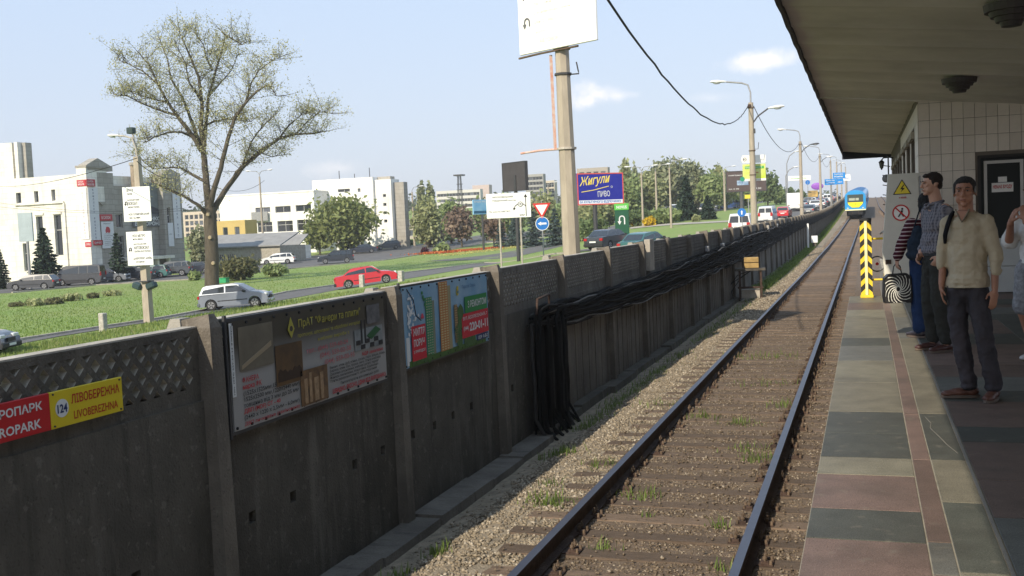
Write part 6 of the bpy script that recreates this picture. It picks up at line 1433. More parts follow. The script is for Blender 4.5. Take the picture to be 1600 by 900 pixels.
# big pole with the board on top
q = at(896, 400, 19.9); q0 = Vector((q.x, q.y, GH(q.x, q.y)-.3)); tt = at(877.5, 70, 19.9)
bp_ = thing('concrete_pole', 'thick tapered concrete pole close behind the wall with rusty side brackets', 'pole', q0); dv = tt-q0
def pp(k): return dv*k
MB().tube([pp(0), pp(1)], [.215, .135], 8, smooth=False).build('shaft', conc_pole, bp_)
def onp(y): 
    k = (at(880, y, 19.9).z-q0.z)/dv.z; return dv*k
for y, m in ((116, dgrey), (232, concl), (76, dgrey)): c = onp(y); MB().cyl(c-Vector((0, 0, .02)), c+Vector((0, 0, .02)), .17 if y < 200 else .195, n=8, smooth=False).build('band', m, bp_)
a = onp(232); b = onp(84); hr = Vector((-1, .1, 0))
MB().tube([a+hr*.18, a+hr*.55, a+hr*.95+Vector((0, 0, -.03))], .022, 6).build('bracket', mat('rust_red_white', (.50, .20, .13), .8, .6, 12, col2=(.55, .50, .45)), bp_)
MB().box(-.025, .025, -.02, .02, 0, (b-a).length, M=Matrix.Translation(a+hr*.23) @ (b-a).to_track_quat('Z', 'Y').to_matrix().to_4x4()).build('ladder_bar', _M['rust_red_white'], bp_)
c = onp(117); MB().tube([c+Vector((.1, 0, 0)), c+Vector((.31, 0, 0)), c+Vector((.30, 0, .05)), c+Vector((.27, 0, .22))], .014, 5).build('hook', dgrey, bp_)
# slack cable from above the camera's view to the first lamp pole, and on to the next ones
def sag(a, b, s, n=28, wob=0): return [a.lerp(b, k/n)-Vector((0, 0, s*4*(k/n)*(1-k/n)))+Vector((0, 0, wob*mnoise.noise(Vector((k*.9, 0, 1))))) for k in range(n+1)]
start = at(930, -30, 16); tag(MB().tube(sag(start, tops[0]+Vector((-.15, -.15, 0)), 1.5, 40, .05), .022, 5).build('overhead_cable', blackr), 'thick wavy black cable sagging from the top of the photo to the lamp pole', 'cable')
for k in range(3): tag(MB().tube(sag(tops[k]+Vector((.15, 0, 0)), tops[k+1]+Vector((-.1, 0, 0)), (1.5, 1.2, 1.2)[k], 24), .02, 5).build('overhead_cable', blackr), 'black cable sagging between the %s and %s lamp poles' % (ordn[k] if k else 'first', ordn[k+1]), 'cable')
# left pole with the two white direction signs
pb = hit(233, 504); pt_ = at(212, 245, (pb-CAM).dot(FW)*1.0)
lp = thing('sign_pole', 'weathered square concrete pole in the lawn with two lamps and two signs', 'pole', (pb.x, pb.y, pb.z-.3)); Hh = pt_.z-pb.z+.3
lean = at(214, 245, (pb-CAM).dot(FW))-pb
MB().loft([[(-.2, -.19, 0), (.2, -.19, 0), (.2, .19, 0), (-.2, .19, 0)], [(lean.x-.15, lean.y-.14, Hh), (lean.x+.15, lean.y-.14, Hh), (lean.x+.15, lean.y+.14, Hh), (lean.x-.15, lean.y+.14, Hh)]]).build('shaft', conc_pole, lp)
e = Vector((lean.x, lean.y, Hh)); MB().tube([e, e+Vector((-.05, 0, .5)), e+Vector((-.25, .0, 1.0)), e+Vector((-.8, .1, 1.15)), e+Vector((-1.2, .1, 1.2))], .045, 6).build('arm', concl, lp); lamp_head(lp, e+Vector((-1.15, .1, 1.2)), (-1, .1), .9)
MB().tube([e+Vector((0, 0, .3)), e+Vector((-.35, .2, 1.25))], .04, 6).build('arm', concl, lp); MB().bbox(-.20, .20, -.16, .16, 0, .33, .03, M=Matrix.Translation(e+Vector((-.42, .2, 1.25)))).build('floodlight', mat('floodlight_green', (.03, .05, .045), .5, .1), lp)
z5 = 2.1; 
for s_ in (-1, 1):
    MB().bbox(-.26, .26, -.22, .22, 0, .32, .06, M=Matrix.Translation((s_*.48+lean.x*.2, -.05, z5)) @ Matrix.Rotation(s_*-.35, 4, 'Y')).build('litter_bin', mat('bin_green', (.025, .05, .05), .5, .2), lp)
MB().box(-.28, .28, -.26, .26, z5+.35, z5+.42).build('band', dgrey, lp)
dd = (pb-CAM).dot(FW)-.5
r, w_ = board2('direction_sign', 'upper white sign on the lawn pole, pointing to centre and railway station', 'sign', at(194, 345.5, dd), at(237, 346.5, dd), 54*dd/FPX, whites, .04)
Hs = 54*dd/FPX
for s, x, z, h, wd in (('ЦЕНТР', .15, .86, .09, .25), ('CENTRE', .16, .77, .055, .2), ('ЗАЛІЗНИЧНИЙ', .15, .60, .06, .45), ('ВОКЗАЛ', .2, .48, .09, .32), ('RAILWAY STATION', .17, .39, .055, .42), ('НСК ОЛІМПІЙСЬКИЙ', .18, .18, .08, .75), ('NSC OLYMPIC', .2, .08, .055, .42)): text(r, s, x*w_, z*Hs, h*Hs, tblk, w=wd*w_, off=.008, bold=.01)
arrow(r, uturn(.12*w_, .55*Hs, .1, .3), .022, tblk, .01, .1)
r, w_ = board2('direction_sign', 'lower white sign on the lawn pole, pointing to the bus station and airport', 'sign', at(200, 414, dd), at(240, 415.5, dd), 53*dd/FPX, whites, .04); Hs = 53*dd/FPX
for s, x, z, h, wd in (('НСК МЕТРО', .25, .84, .08, .5), ('METRO BRIDGE', .26, .75, .05, .38), ('ЦЕНТРАЛЬНИЙ', .27, .60, .065, .5), ('АВТОВОКЗАЛ', .28, .48, .09, .58), ('CENTRAL BUS STATION', .28, .39, .055, .64), ('АЕРОПОРТ «КИЇВ»', .3, .18, .08, .66), ('KYIV AIRPORT', .32, .08, .05, .35)): text(r, s, x*w_, z*Hs, h*Hs, tblk, w=wd*w_, off=.008, bold=.01)
arrow(r, uturn(.14*w_, .50*Hs, .1, .3), .022, tblk, .01, .1); arrow(r, [(.22*w_, .2*Hs), (.26*w_, .2*Hs)], .015, tblk, .01, .06)
# other lamp posts in the view
for (x, yb, yt, arms, lb) in ((413, 407, 276, ((-1, .9), (1, .9)), 'thin tall double-arm lamp post in front of the white blocks'), (648, 385, 300, ((1, .8),), 'concrete lamp post beside the right end of the white block'), (859, 358, 292, ((1, .8),), 'lamp post rising behind the two-post bridge sign'), (1005, 353, 270, ((-1, 1.0), (1, 1.0)), 'double lamp post left of the fir trees, beside yellow bushes'), (1027, 350, 268, ((1, .9),), 'lamp post just right of the double lamp post by the firs'), (1049, 356, 262, ((1, .9),), 'lamp post immediately left of the tall fir'), (1133, 330, 268, ((1, .9),), 'lamp post at the left edge of the brown billboard')):
    b_ = hit(x, yb); dpt = (b_-CAM).dot(FW); H = at(x, yt, dpt).z-b_.z; L_ = thing('street_lamp', lb, 'street lamp', (b_.x, b_.y, b_.z-.2)); H += .2; rs = max(.09, dpt*.00085*1.1)
    MB().cyl((0, 0, 0), (0, 0, H), rs*1.3, rs*.8, 8).build('pole', conc_pole, L_)
    for s_, ln in arms:
        MB().tube([(0, 0, H-.1), (0, 0, H+.3), (s_*.4, 0, H+.8), (s_*(ln+.5), 0, H+.9)], .05, 5).build('arm', greym, L_); lamp_head(L_, (s_*(ln+.5), 0, H+.9), (s_, 0), 1.1)
for k, (x, yb, yt) in enumerate(((1229, 322, 262), (1231, 322, 238))):
    b_ = Vector(at(x, yb, 185)); b_.z = GH(b_.x, b_.y); H = at(x, yt, 185).z-b_.z; L_ = thing('street_lamp', ('lower', 'taller')[k]+' curved grey lamp post beside the long white overhead sign', 'street lamp', b_)
    MB().tube([(0, 0, 0), (0, 0, H*.8), (.5, 0, H*.93), (1.4, 0, H)], .09, 6).build('pole', greym, L_); lamp_head(L_, (1.3, 0, H), (1, 0), 1.2)
# wires across the left
for k, (a, b, s_) in enumerate((((-20, 290, 95), (214, 247, 47), .5), ((-20, 314, 95), (290, 325, 100), .6), ((-20, 321, 97), (300, 328, 103), .5))):
    tag(MB().tube(sag(at(*a), at(*b), s_, 20), .018, 4).build('overhead_cable', blackr), ('thin wire rising from the left edge to the lawn pole', 'upper of two thin wires across the long white building', 'lower of two thin wires across the long white building')[k], 'cable')
tag(MB().tube(sag(at(214, 252, 47), at(290, 268, 70), .6, 16)+sag(at(290, 268, 70), at(413, 282, 108), 1.2, 16)[1:], .018, 4).build('overhead_cable', blackr), 'thin wire running from the lawn pole behind the big tree', 'cable')
# low concrete posts at the kerb, green box, two bollards
for k, (x, y, hpx, wpx) in enumerate(((162, 518, 29, 10), (566, 449, 20, 7), (627, 440, 17, 8))):
    b_ = hit(x, y); dpt = (b_-CAM).dot(FW); h = hpx*dpt/FPX; wd = wpx*dpt/FPX/2
    tag(MB().bbox(-wd, wd, -wd, wd, -.2, h, .03).build('kerb_post', mat('whitewashed_post', (.42, .39, .34), .9, .45, 6), None, (b_.x, b_.y, b_.z), R(-.2, .2)), ('short whitewashed post on the verge left of the lawn pole', 'short whitewashed post in front of the red saloon', 'broad low post at the bonnet of the red saloon')[k], 'post')
b_ = hit(350, 442); dpt = (b_-CAM).dot(FW); gb = thing('green_box', 'small bright green service box beside the big tree trunk', 'box', (b_.x, b_.y, b_.z)); MB().bbox(-.42, .42, -.3, .3, 0, .42, .03).build('body', mat('box_green', (.03, .30, .12), .5, .1), gb); MB().bbox(-.45, .45, -.33, .33, .42, .48, .02).build('lid', _M['box_green'], gb)
for k, (x, w_) in enumerate(((1345, 1),)): pass
# ---------------------------------------------------------------- buildings
random.seed(61)
bw = mat('render_white', (.80, .785, .74), .85, .10, .5, detail=8); bcream = mat('stone_cream', (.78, .75, .67), .85, .12, .7, detail=8); bstone = mat('stone_grey_shaded', (.36, .335, .29), .88, .15, 1.2, detail=8)  # bstone: shade of the unlit building sides put into a greyer stone colour
roofm = mat('roof_grey', (.25, .245, .235), .9, .2, 1); yelw = mat('wall_yellow', (.50, .37, .14), .85, .12, .6); fwin = mat('frame_pale', (.45, .44, .41), .6, .1)
def joints(m, w_=1.3, h_=.62, k=.35):
    t = m.node_tree; b = t.nodes['Principled BSDF']; cur = b.inputs['Base Color'].links[0].from_socket; tc = t.nodes.new('ShaderNodeTexCoord'); s_ = t.nodes.new('ShaderNodeSeparateXYZ'); a = t.nodes.new('ShaderNodeMath'); c = t.nodes.new('ShaderNodeCombineXYZ')
    t.links.new(tc.outputs['Object'], s_.inputs[0]); t.links.new(s_.outputs['X'], a.inputs[0]); t.links.new(s_.outputs['Y'], a.inputs[1]); t.links.new(a.outputs[0], c.inputs[0]); t.links.new(s_.outputs['Z'], c.inputs[1])
    br = t.nodes.new('ShaderNodeTexBrick'); t.links.new(c.outputs[0], br.inputs['Vector']); br.inputs['Scale'].default_value = 1; br.inputs['Brick Width'].default_value = w_; br.inputs['Row Height'].default_value = h_; br.inputs['Mortar Size'].default_value = .035
    br.inputs['Color1'].default_value = (1, 1, 1, 1); br.inputs['Color2'].default_value = (.88, .87, .85, 1); br.inputs['Mortar'].default_value = (1-k,)*3+(1,)
    x = t.nodes.new('ShaderNodeMixRGB'); x.blend_type = 'MULTIPLY'; x.inputs[0].default_value = 1; t.links.new(cur, x.inputs[1]); t.links.new(br.outputs[0], x.inputs[2])
    n = t.nodes.new('ShaderNodeTexNoise'); mp = t.nodes.new('ShaderNodeMapping'); mp.inputs['Scale'].default_value = (1.2, 1.2, .15); t.links.new(tc.outputs['Object'], mp.inputs[0]); t.links.new(mp.outputs[0], n.inputs['Vector']); n.inputs['Scale'].default_value = 1.1; n.inputs['Detail'].default_value = 8
    r = t.nodes.new('ShaderNodeMapRange'); r.inputs[1].default_value = .5; r.inputs[2].default_value = .8; r.inputs[4].default_value = .35; t.links.new(n.outputs['Fac'], r.inputs[0]); y = t.nodes.new('ShaderNodeMixRGB'); y.inputs[2].default_value = (.30, .27, .22, 1); t.links.new(r.outputs[0], y.inputs[0]); t.links.new(x.outputs[0], y.inputs[1]); t.links.new(y.outputs[0], b.inputs['Base Color'])
joints(bcream, 1.3, .62, .22); joints(bstone, 1.3, .62, .30); joints(bw, 6.0, 3.3, .12)
class Bld:
    """box building: origin at the front left corner, x along the front, y into depth"""
    def __init__(s, label, o, rz, group=None, cat='building', name='building'):
        s.r = thing(name, label, cat, o, rz, group)
    def box(s, x0, x1, y0, y1, z0, z1, m, nm='wall', front=(), left=(), right=(), t=.25):
        mb = MB(); F_ = lambda u, v, d: (u, y0+d, v); L_ = lambda u, v, d: (x0+d, y1-u+0*y0, v); R_ = lambda u, v, d: (x1-d, y0+u, v)
        mb.plate(x0, x1, z0, z1, list(front), F_, t); mb.plate(0, y1-y0, z0, z1, list(left), L_, t); mb.plate(0, y1-y0, z0, z1, list(right), R_, t)
        mb.quad((x1, y1, z0), (x0, y1, z0), (x0, y1, z1), (x1, y1, z1)); mb.quad((x0, y0, z1), (x1, y0, z1), (x1, y1, z1), (x0, y1, z1))
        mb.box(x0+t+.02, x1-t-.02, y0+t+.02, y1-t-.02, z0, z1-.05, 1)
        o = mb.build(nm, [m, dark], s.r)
        for (H_, T_) in ((front, F_), (left, L_), (right, R_)):
            for (a, b, c, d) in H_:
                f = MB(); fw_ = .07; nx = max(1, int(round((b-a)/1.3))); nz_ = 2 if d-c > 1.6 else 1
                def bar(u0, u1, v0, v1, d0=t-.06, d1=t-.01):
                    P_ = [T_(u0, v0, d0), T_(u1, v0, d0), T_(u1, v1, d0), T_(u0, v1, d0), T_(u0, v0, d1), T_(u1, v0, d1), T_(u1, v1, d1), T_(u0, v1, d1)]
                    f.add(P_, [(0, 1, 2, 3), (4, 7, 6, 5), (0, 4, 5, 1), (1, 5, 6, 2), (2, 6, 7, 3), (3, 7, 4, 0)])
                bar(a, b, c, c+fw_); bar(a, b, d-fw_, d); bar(a, a+fw_, c+fw_, d-fw_); bar(b-fw_, b, c+fw_, d-fw_)
                for k in range(1, nx): u = lerp(a, b, k/nx); bar(u-fw_/2, u+fw_/2, c+fw_, d-fw_)
                if nz_ > 1: bar(a+fw_, b-fw_, lerp(c, d, .62), lerp(c, d, .62)+fw_, t-.055, t-.015)
                wdw = f.build('window', fwin, s.r)
                MB().quad(T_(a, c, t-.03), T_(b, c, t-.03), T_(b, d, t-.03), T_(a, d, t-.03)).build('pane', glass if random.random() < .8 else glassl, wdw)
        return o
def grid(x0, x1, n, z0, z1, m, wx, wz): 
    dx = (x1-x0)/n; dz = (z1-z0)/m
    return [(x0+dx*(i+.5)-wx/2, x0+dx*(i+.5)+wx/2, z0+dz*(j+.5)-wz/2, z0+dz*(j+.5)+wz/2) for i in range(n) for j in range(m)]
def px2z(x, y, P): return (at(x, y, (P-CAM).dot(FW))).z
# B1: long white building left; corner at px 144, front runs to -x, the shaded flank to +y
C_ = at(144, 380, 120); g1 = GH(C_.x, C_.y)-.6; b1 = Bld('long cream stone building with tall windows and a corner hung with banners', (C_.x, C_.y, g1), 0)
zz = lambda x, y: px2z(x, y, C_)-g1
HT = zz(127, 272); HC = zz(140, 262)
Lx = -19.5
def ux(px): return at(px, 380, 120).x-C_.x if False else (atY(px, 350, C_.y).x-C_.x)
wsmall = [(ux(28), ux(36), zz(32, 316), zz(32, 299)), (ux(56.5), ux(63), zz(60, 315), zz(60, 297)), (ux(83.5), ux(89.5), zz(86, 313), zz(86, 295))]
wtall = [(ux(56.5), ux(67), zz(60, 400), zz(62, 337)), (ux(84.5), ux(96), zz(86, 400), zz(90, 335))]
b1.box(Lx*1.9, ux(127), 0, 17, 0, HT, bcream, 'wall', front=[w_ for w_ in wsmall]+[w_ for w_ in wtall]+[(ux(33), ux(42), zz(40, 425), zz(40, 380))], t=.35)
MB().box(ux(26), ux(103), -.22, -.003, zz(60, 318.5), zz(60, 315.5)).build('cornice', bcream, b1.r); MB().box(ux(102), ux(104), -.2, -.003, 0, zz(60, 318.5)).build('pilaster', bcream, b1.r)
for a in (56.5, 84.5): MB().box(ux(a)-.15, ux(a+11)+.15, -.12, -.003, zz(60, 336)+.05, zz(60, 332)).build('window_head', bcream, b1.r)
b1.box(ux(127)+.003, 0, -.25, 3.2, 0, HC, bcream, 'corner_tower', t=.3)
# gable of the corner tower
MB().loft([[(x, -.3, z) for x, z in ((ux(127)-.1, HC), (.12, HC), (.12, HC+.25), (ux(127)-.1, HC+.25))], [(x, 3.3, z) for x, z in ((ux(127)-.1, HC), (.12, HC), (.12, HC+.25), (ux(127)-.1, HC+.25))]]).build('parapet', bstone, b1.r)
# flank (faces +x), local y = distance along the flank
def fy(px):   # solve for the y on x = 0 plane seen at pixel column px
    r_ = FW+RT*((px-800)/FPX); k = (C_.x-CAM.x)/r_.x; return (CAM+r_*k).y-C_.y
b1.box(ux(127)+.5, .003, 3.2, fy(188), 0, HC-.5, bstone, 'flank_wall', right=[(fy(163)-3.2, fy(173)-3.2, zz(168, 314), zz(168, 290))])
MB().loft([[(.003, y, z) for y, z in ((0, HC-.3), (fy(188), HC-.3), (fy(188), HC+.2), (fy(166), HC+1.15), (0, HC+.35))], [(-1.2, y, z) for y, z in ((0, HC-.3), (fy(188), HC-.3), (fy(188), HC+.2), (fy(166), HC+1.15), (0, HC+.35))]]).build('gable', bstone, b1.r)
MB().loft([[(.15, y, z) for y, z in ((fy(163)-.1, zz(168, 314)), (fy(173)+.1, zz(168, 314)), (fy(168), zz(168, 320)))], [(.0, y, z) for y, z in ((fy(163)-.1, zz(168, 314)), (fy(173)+.1, zz(168, 314)), (fy(168), zz(168, 320)))]]).build('window_apron', bstone, b1.r)
y1_, y2_, y3_ = fy(188), fy(263), fy(292); d_ = lambda p, q: (HC-.5)
# entrance bay, slightly set back, and far pylon
b1.box(-14, -.9, y1_, y2_, 0, HC-1.9, bstone, 'entrance_wall', right=[(.5, 2.3, 6.6, 8.2), (.5, 2.3, 3.3, 5.6)]+[(y2_-y1_-6.0+2.4*k, y2_-y1_-6.0+2.4*k+1.5, 3.2, 5.9) for k in range(2)], t=.3)
b1.box(-3, .05, y2_, y3_, 0, HC-.6, bstone, 'far_pylon', right=[(.6, 1.3, 6.2, 9.0)])
MB().loft([[(.05, y, z) for y, z in ((y2_, HC-.6), (y3_, HC-.6), (y3_, HC-.2), ((y2_+y3_)/2, HC+.4), (y2_, HC-.2))], [(-1.2, y, z) for y, z in ((y2_, HC-.6), (y3_, HC-.6), (y3_, HC-.2), ((y2_+y3_)/2, HC+.4), (y2_, HC-.2))]]).build('gable', bstone, b1.r)
MB().box(-.9, 1.5, y1_+1, y2_-.3, 2.6, 2.95).build('entrance_canopy', bcream, b1.r)
for k in range(4): MB().box(.9, 1.25, y1_+1.2+k*(y2_-y1_-2)/3.2, y1_+1.55+k*(y2_-y1_-2)/3.2, 0, 2.6).build('entrance_column', bcream, b1.r)
for k in range(3): yk = y1_+2+k*(y2_-y1_-4)/2.2; MB().box(-.88, -.85, yk, yk+1.8, 0, 2.4).build('door', white, b1.r); 
c_ = at(194, 270, 126); ch = thing('roof_chimney', 'round banded brick chimney standing on the roof behind the corner gable', 'chimney', (c_.x, c_.y+2, HC+g1-2.1)); MB().cyl((0, 0, 0), (0, 0, 3.0), .55, n=14, smooth=False).build('shaft', mat('brick_dull', (.30, .24, .17), .9, .3, 3), ch); MB().cyl((0, 0, 2.7), (0, 0, 3.05), .68, n=14, smooth=False).build('cap', bstone, ch)
# banners on the building: hung on x=0 (flank) or y=0 (front)
def hang(label, plane, a, b, z0, z1, m, name='facade_banner', cat='banner'):
    if plane == 'f': r = thing(name, label, cat, (C_.x+a, C_.y-.26, g1+z0), 0); w_ = b-a
    elif plane == 'e': r = thing(name, label, cat, (C_.x+1.6 if False else C_.x+.0, C_.y+a, g1+z0), pi/2); w_ = b-a
    else: r = thing(name, label, cat, (C_.x+.08, C_.y+a, g1+z0), pi/2); w_ = b-a
    MB().box(0, w_, -.08, -.02, 0, z1-z0).build('sheet', m, r); return r, w_, z1-z0
fr_ = mat('facade_red', (.42, .03, .04), .5, .05); bs3 = mat('facade_banner_white', (.62, .62, .62), .6, .05)
def vtext(r, s, w_, h, m, sz=None):
    n = len(s); st = h/(n+.5)
    for i, c in enumerate(s):
        if c != ' ': text(r, c, w_/2, h-st*(i+1), st*.62, m, off=.085, align='C', bold=.02)
r, w_, h = hang('red header sign at the top left of the building corner', 'f', ux(127.5), ux(141.5), zz(134, 291), zz(134, 281), fr_); text(r, 'САЛОН', .15, h*.55, h*.3, twht, w=w_*.6, off=.085); text(r, 'МЕБЛІ', .15, h*.15, h*.3, twht, w=w_*.7, off=.085)
r, w_, h = hang('tall white banner with vertical lettering on the bright side of the corner', 'f', ux(129), ux(141), zz(134, 374), zz(134, 293), mat('facade_banner_bright', (.68, .67, .64), .6, .05)); vtext(r, 'ТНІ САЛОН МЕБЛІ', w_, h, mat('facade_faded', (.40, .26, .26), .6, 0))
r, w_, h = hang('small red sign at the foot of the bright corner banner', 'f', ux(134), ux(147)-.3, zz(140, 385.5), zz(140, 378), fr_); text(r, 'СЕРВІС', .1, h*.3, h*.4, twht, w=w_*.8, off=.085)
r, w_, h = hang('red header sign at the top of the shaded corner flank', 's', fy(145), fy(158), zz(150, 291), zz(150, 280), fr_); text(r, 'САЛОН', .1, h*.55, h*.3, twht, w=w_*.7, off=.085); text(r, 'МЕБЛІВ', .1, h*.12, h*.3, twht, w=w_*.8, off=.085)
r, w_, h = hang('tall pale banner with vertical blue lettering on the shaded flank', 's', fy(146), fy(161), zz(150, 375), zz(150, 293), bs3); vtext(r, 'КОМПЛЕКС РИБАЛКА', w_, h, tnv)
r, w_, h = hang('small red sign at the foot of the shaded corner banner', 's', fy(150), fy(164), zz(157, 383), zz(157, 375), fr_); text(r, 'ОФІС', .1, h*.3, h*.4, twht, w=w_*.8, off=.085)
r, w_, h = hang('red sign above the wide pale poster on the flank', 's', fy(161.5), fy(181), zz(170, 344), zz(170, 334), fr_); text(r, 'В САЛОН', .3, h*.25, h*.5, twht, w=w_*.7, off=.085)
r, w_, h = hang('wide pale poster with small text below the red flank sign', 's', fy(163), fy(182), zz(170, 388), zz(170, 345.5), bs3); text(r, 'РЕМОНТ', .4, h*.9, h*.05, tg, w=w_*.6, off=.085); blobs(r, 'red_emblem', fr_, [(w_*.5, h*.72, .35), (w_*.4, h*.65, .25), (w_*.6, h*.65, .25)], .085)
for k in range(7): text(r, ('меблі та двері', 'на замовлення', 'вікна', 'кухні', 'ціни', 'адреса', 'телефон')[k], .4, h*(.52-.07*k), h*.035, tg, w=w_*(.5+.2*(k % 2)), off=.085)
pk = HC-1.4
r = thing('facade_poster', 'big grey election poster with a man in a dark suit above the entrance', 'poster', (C_.x-.82, C_.y+fy(222), g1), pi/2); pw = fy(268)-fy(222); z0, z1 = zz(245, 352), zz(240, 277)
MB().box(0, pw, -.1, -.02, z0, z1).build('sheet', mat('poster_grey', (.22, .25, .24), .6, .35, .4, col2=(.10, .11, .11)), r)
def pblob(nm, m, pts, o_): return MB().loft([[(x*pw, -o_-.01, lerp(z0, z1, z)) for x, z in pts], [(x*pw, -o_, lerp(z0, z1, z)) for x, z in pts]]).build(nm, m, r)
cirp = lambda cx, cz, rx, rz_: [(cx+rx*cos(2*pi*k/16), cz+rz_*sin(2*pi*k/16)) for k in range(16)]
pblob('suit', mat('print_suit', (.05, .055, .065), .6, 0), [(.12, .28), (.92, .28), (.88, .40), (.66, .47), (.5, .44), (.36, .47), (.18, .41)], .105); pblob('shirt', twht, [(.44, .30), (.56, .30), (.60, .45), (.5, .42), (.40, .45)], .115)
pblob('face', mat('print_face', (.30, .26, .22), .6, 0), cirp(.5, .60, .15, .13), .115); pblob('hair', tg, [(.34, .62), (.35, .72), (.5, .77), (.65, .72), (.66, .62), (.60, .68), (.40, .68)], .125)
pblob('dark_band', tg, [(0, 0), (1, 0), (1, .26), (0, .26)], .10)
for s, z in (('ШЕВЧЕНКО', .14), ('В СТОРОНІ', .03)): text(r, s, pw*.06, lerp(z0, z1, z), (z1-z0)*.09, twht, w=pw*.86, off=.13, bold=.03)
r = thing('roof_sign', 'red letters standing on the roof edge above the grey poster', 'sign', (C_.x-.85, C_.y+fy(223), g1+zz(243, 283)), pi/2); text(r, 'ТОРГ ЦЕНТР', 0, 0, zz(243, 276)-zz(243, 282), red, w=fy(264)-fy(223), off=.12, bold=.05)
r, w_, h = hang('vertical white banner with dark lettering on the far pylon', 's', fy(277), fy(288), zz(282, 372), zz(282, 293), bs3); vtext(r, 'ТЕХНІКА ФОТО', w_, h, tnv)
r, w_, h = hang('narrow pale poster on the far pylon left of the lettered banner', 's', fy(267), fy(275), zz(271, 386), zz(271, 345), bs3); text(r, 'меблі', .2, h*.5, h*.05, tg, off=.085)
# tower behind, far left
tp = at(-30, 385, 165); g0_ = -3; tw_ = Bld('tall windowless cream tower block at the far left behind the long building', (tp.x-6, tp.y, g0_), radians(4)); hh = px2z(20, 225, tp)-g0_
tx = lambda px: (atY(px, 300, tp.y).x-tp.x+6)
tw_.box(0, tx(17), 0, 2, 0, hh, bcream); tw_.box(tx(17)+.003, tx(22), .5, 2, 0, hh-.05, bstone, 'shaded_step'); tw_.box(tx(22)+.003, tx(27), -.3, 1.2, 0, hh, bcream, 'pilaster'); tw_.box(tx(27)+.003, tx(33), .6, 2, 0, hh-.05, bstone, 'shaded_step')  # grey strips paint the shaded sides of the tower's steps
# B2: white blocks in the middle distance; flat front facing -y
P2 = at(493, 365, 180); g2 = GH(P2.x, P2.y)-1.0; b2 = Bld('white two-storey block with wide dark windows, lower left half of the complex', (atY(345, 365, P2.y).x, P2.y, g2), 0)
X2 = lambda px, Y_=P2.y: atY(px, 360, Y_).x-b2.r.location.x
Zp = lambda x, y, Y_=None: atY(x, y, Y_ or P2.y).z-g2
fw2 = [(X2(a), X2(b), Zp((a+b)/2, c), Zp((a+b)/2, d)) for a, b, c, d in ((401, 424, 332, 324), (432, 456, 332, 322), (464, 488, 330, 320), (403, 426, 363, 347), (434, 458, 362, 345), (465, 489, 360, 343))]
b2.box(X2(345), X2(493), 0, 16, 0, Zp(440, 302), bw, front=fw2, t=.3); MB().box(X2(345)-.1, X2(493)+.1, -.1, 16.1, Zp(440, 302)+.003, Zp(440, 302)+.25).build('parapet', bw, b2.r)
MB().box(X2(397), X2(422), -.6, -.4, Zp(410, 345), Zp(410, 331)).build('shade_panel', greym, b2.r)
Y3 = P2.y+5; b3_ = Bld('tall bright white block with a column of small windows, right half of the complex', (atY(492, 365, Y3).x, Y3, g2), 0); X3 = lambda px: atY(px, 360, Y3).x-b3_.r.location.x; Z3 = lambda x, y: Zp(x, y, Y3)
b3_.box(0, X3(586), 0, 4, 0, Z3(540, 279), bw, front=[(X3(562), X3(566.5), Z3(565, 300), Z3(565, 294)), (X3(531), X3(550), Z3(540, 300), Z3(540, 295))]+[(X3(499), X3(511), Z3(505, 325), Z3(505, 318))], t=.3)
b3_.box(X3(586)+.01, X3(612), .6, 4, 0, Z3(598, 280), bw, 'stair_tower', front=[(X3(598.5), X3(603.5), Z3(601, a), Z3(601, a-5)) for a in (308, 322, 335, 348)], t=.3)
b3_.box(X3(612)+.01, X3(628), 1.6, 3.2, 0, Z3(620, 284), bstone, 'shaded_end', t=.3)  # grey strip paints the block's shaded end as a flat face
MB().box(X3(586), X3(606), 2, 3.8, Z3(598, 280)+.003, Z3(598, 275)).build('roof_house', bstone, b3_.r)
for x, h in ((522, 1.6), (546, .9), (570, 1.8)): MB().cyl((X3(x), 3, Z3(540, 279)), (X3(x), 3, Z3(540, 279)+h), .07, n=6).build('aerial', dgrey, b3_.r)
# low sheds and yellow house behind the tree
def simple(label, x0, x1, yt, yb, dep, m, win=None, roof=None, depth=3.5, sink=1.5, name='building', wm_=None):
    pl, pr = at(x0, yb, dep), at(x1, yb, dep); Yc = pl.y; zb = min(pl.z, GH(pl.x, Yc))-sink; r_ = Bld(label, (atY(x0, yb, Yc).x, Yc, zb), 0, name=name)
    w_ = atY(x1, yb, Yc).x-r_.r.location.x; h = atY((x0+x1)/2, yt, Yc).z-zb
    zvis = atY((x0+x1)/2, yb, Yc).z-zb
    wins_ = []
    if win: wins_ = grid(.4, w_-.4, win[0], zvis if zvis > 0 else 0, h-.6, win[1], win[2], win[3])
    r_.box(0, w_, 0, depth, 0, h, m, front=wins_, t=.2)
    if roof: MB().loft([[(-.3, -.4, h+.003), (w_+.3, -.4, h+.003), (w_+.3, -.4, h+.18), (-.3, -.4, h+.18)], [(-.3, depth*.7, h+roof), (w_+.3, depth*.7, h+roof), (w_+.3, depth*.7, h+roof+.18), (-.3, depth*.7, h+roof+.18)]]).build('roof', roofm, r_.r)
    return r_
simple('small yellow house with two little windows behind the big tree', 322, 384, 345, 373, 170, yelw, (3, 1, .9, 1.4), None)
simple('long low shed with a grey sloping roof behind the hedge', 300, 438, 387, 400, 150, mat('shed_wall', (.34, .31, .25), .9, .3), None, 1.7, depth=7)
simple('pale low outbuilding with a lean-to roof below the white block', 438, 468, 384, 400, 158, bcream, None, 1.5)
simple('cream apartment block seen past the trunk of the big tree', 352, 392, 307, 345, 320, mat('apartment_cream', (.52, .45, .33), .85, .15), (6, 4, 1.2, 1.3), depth=4)
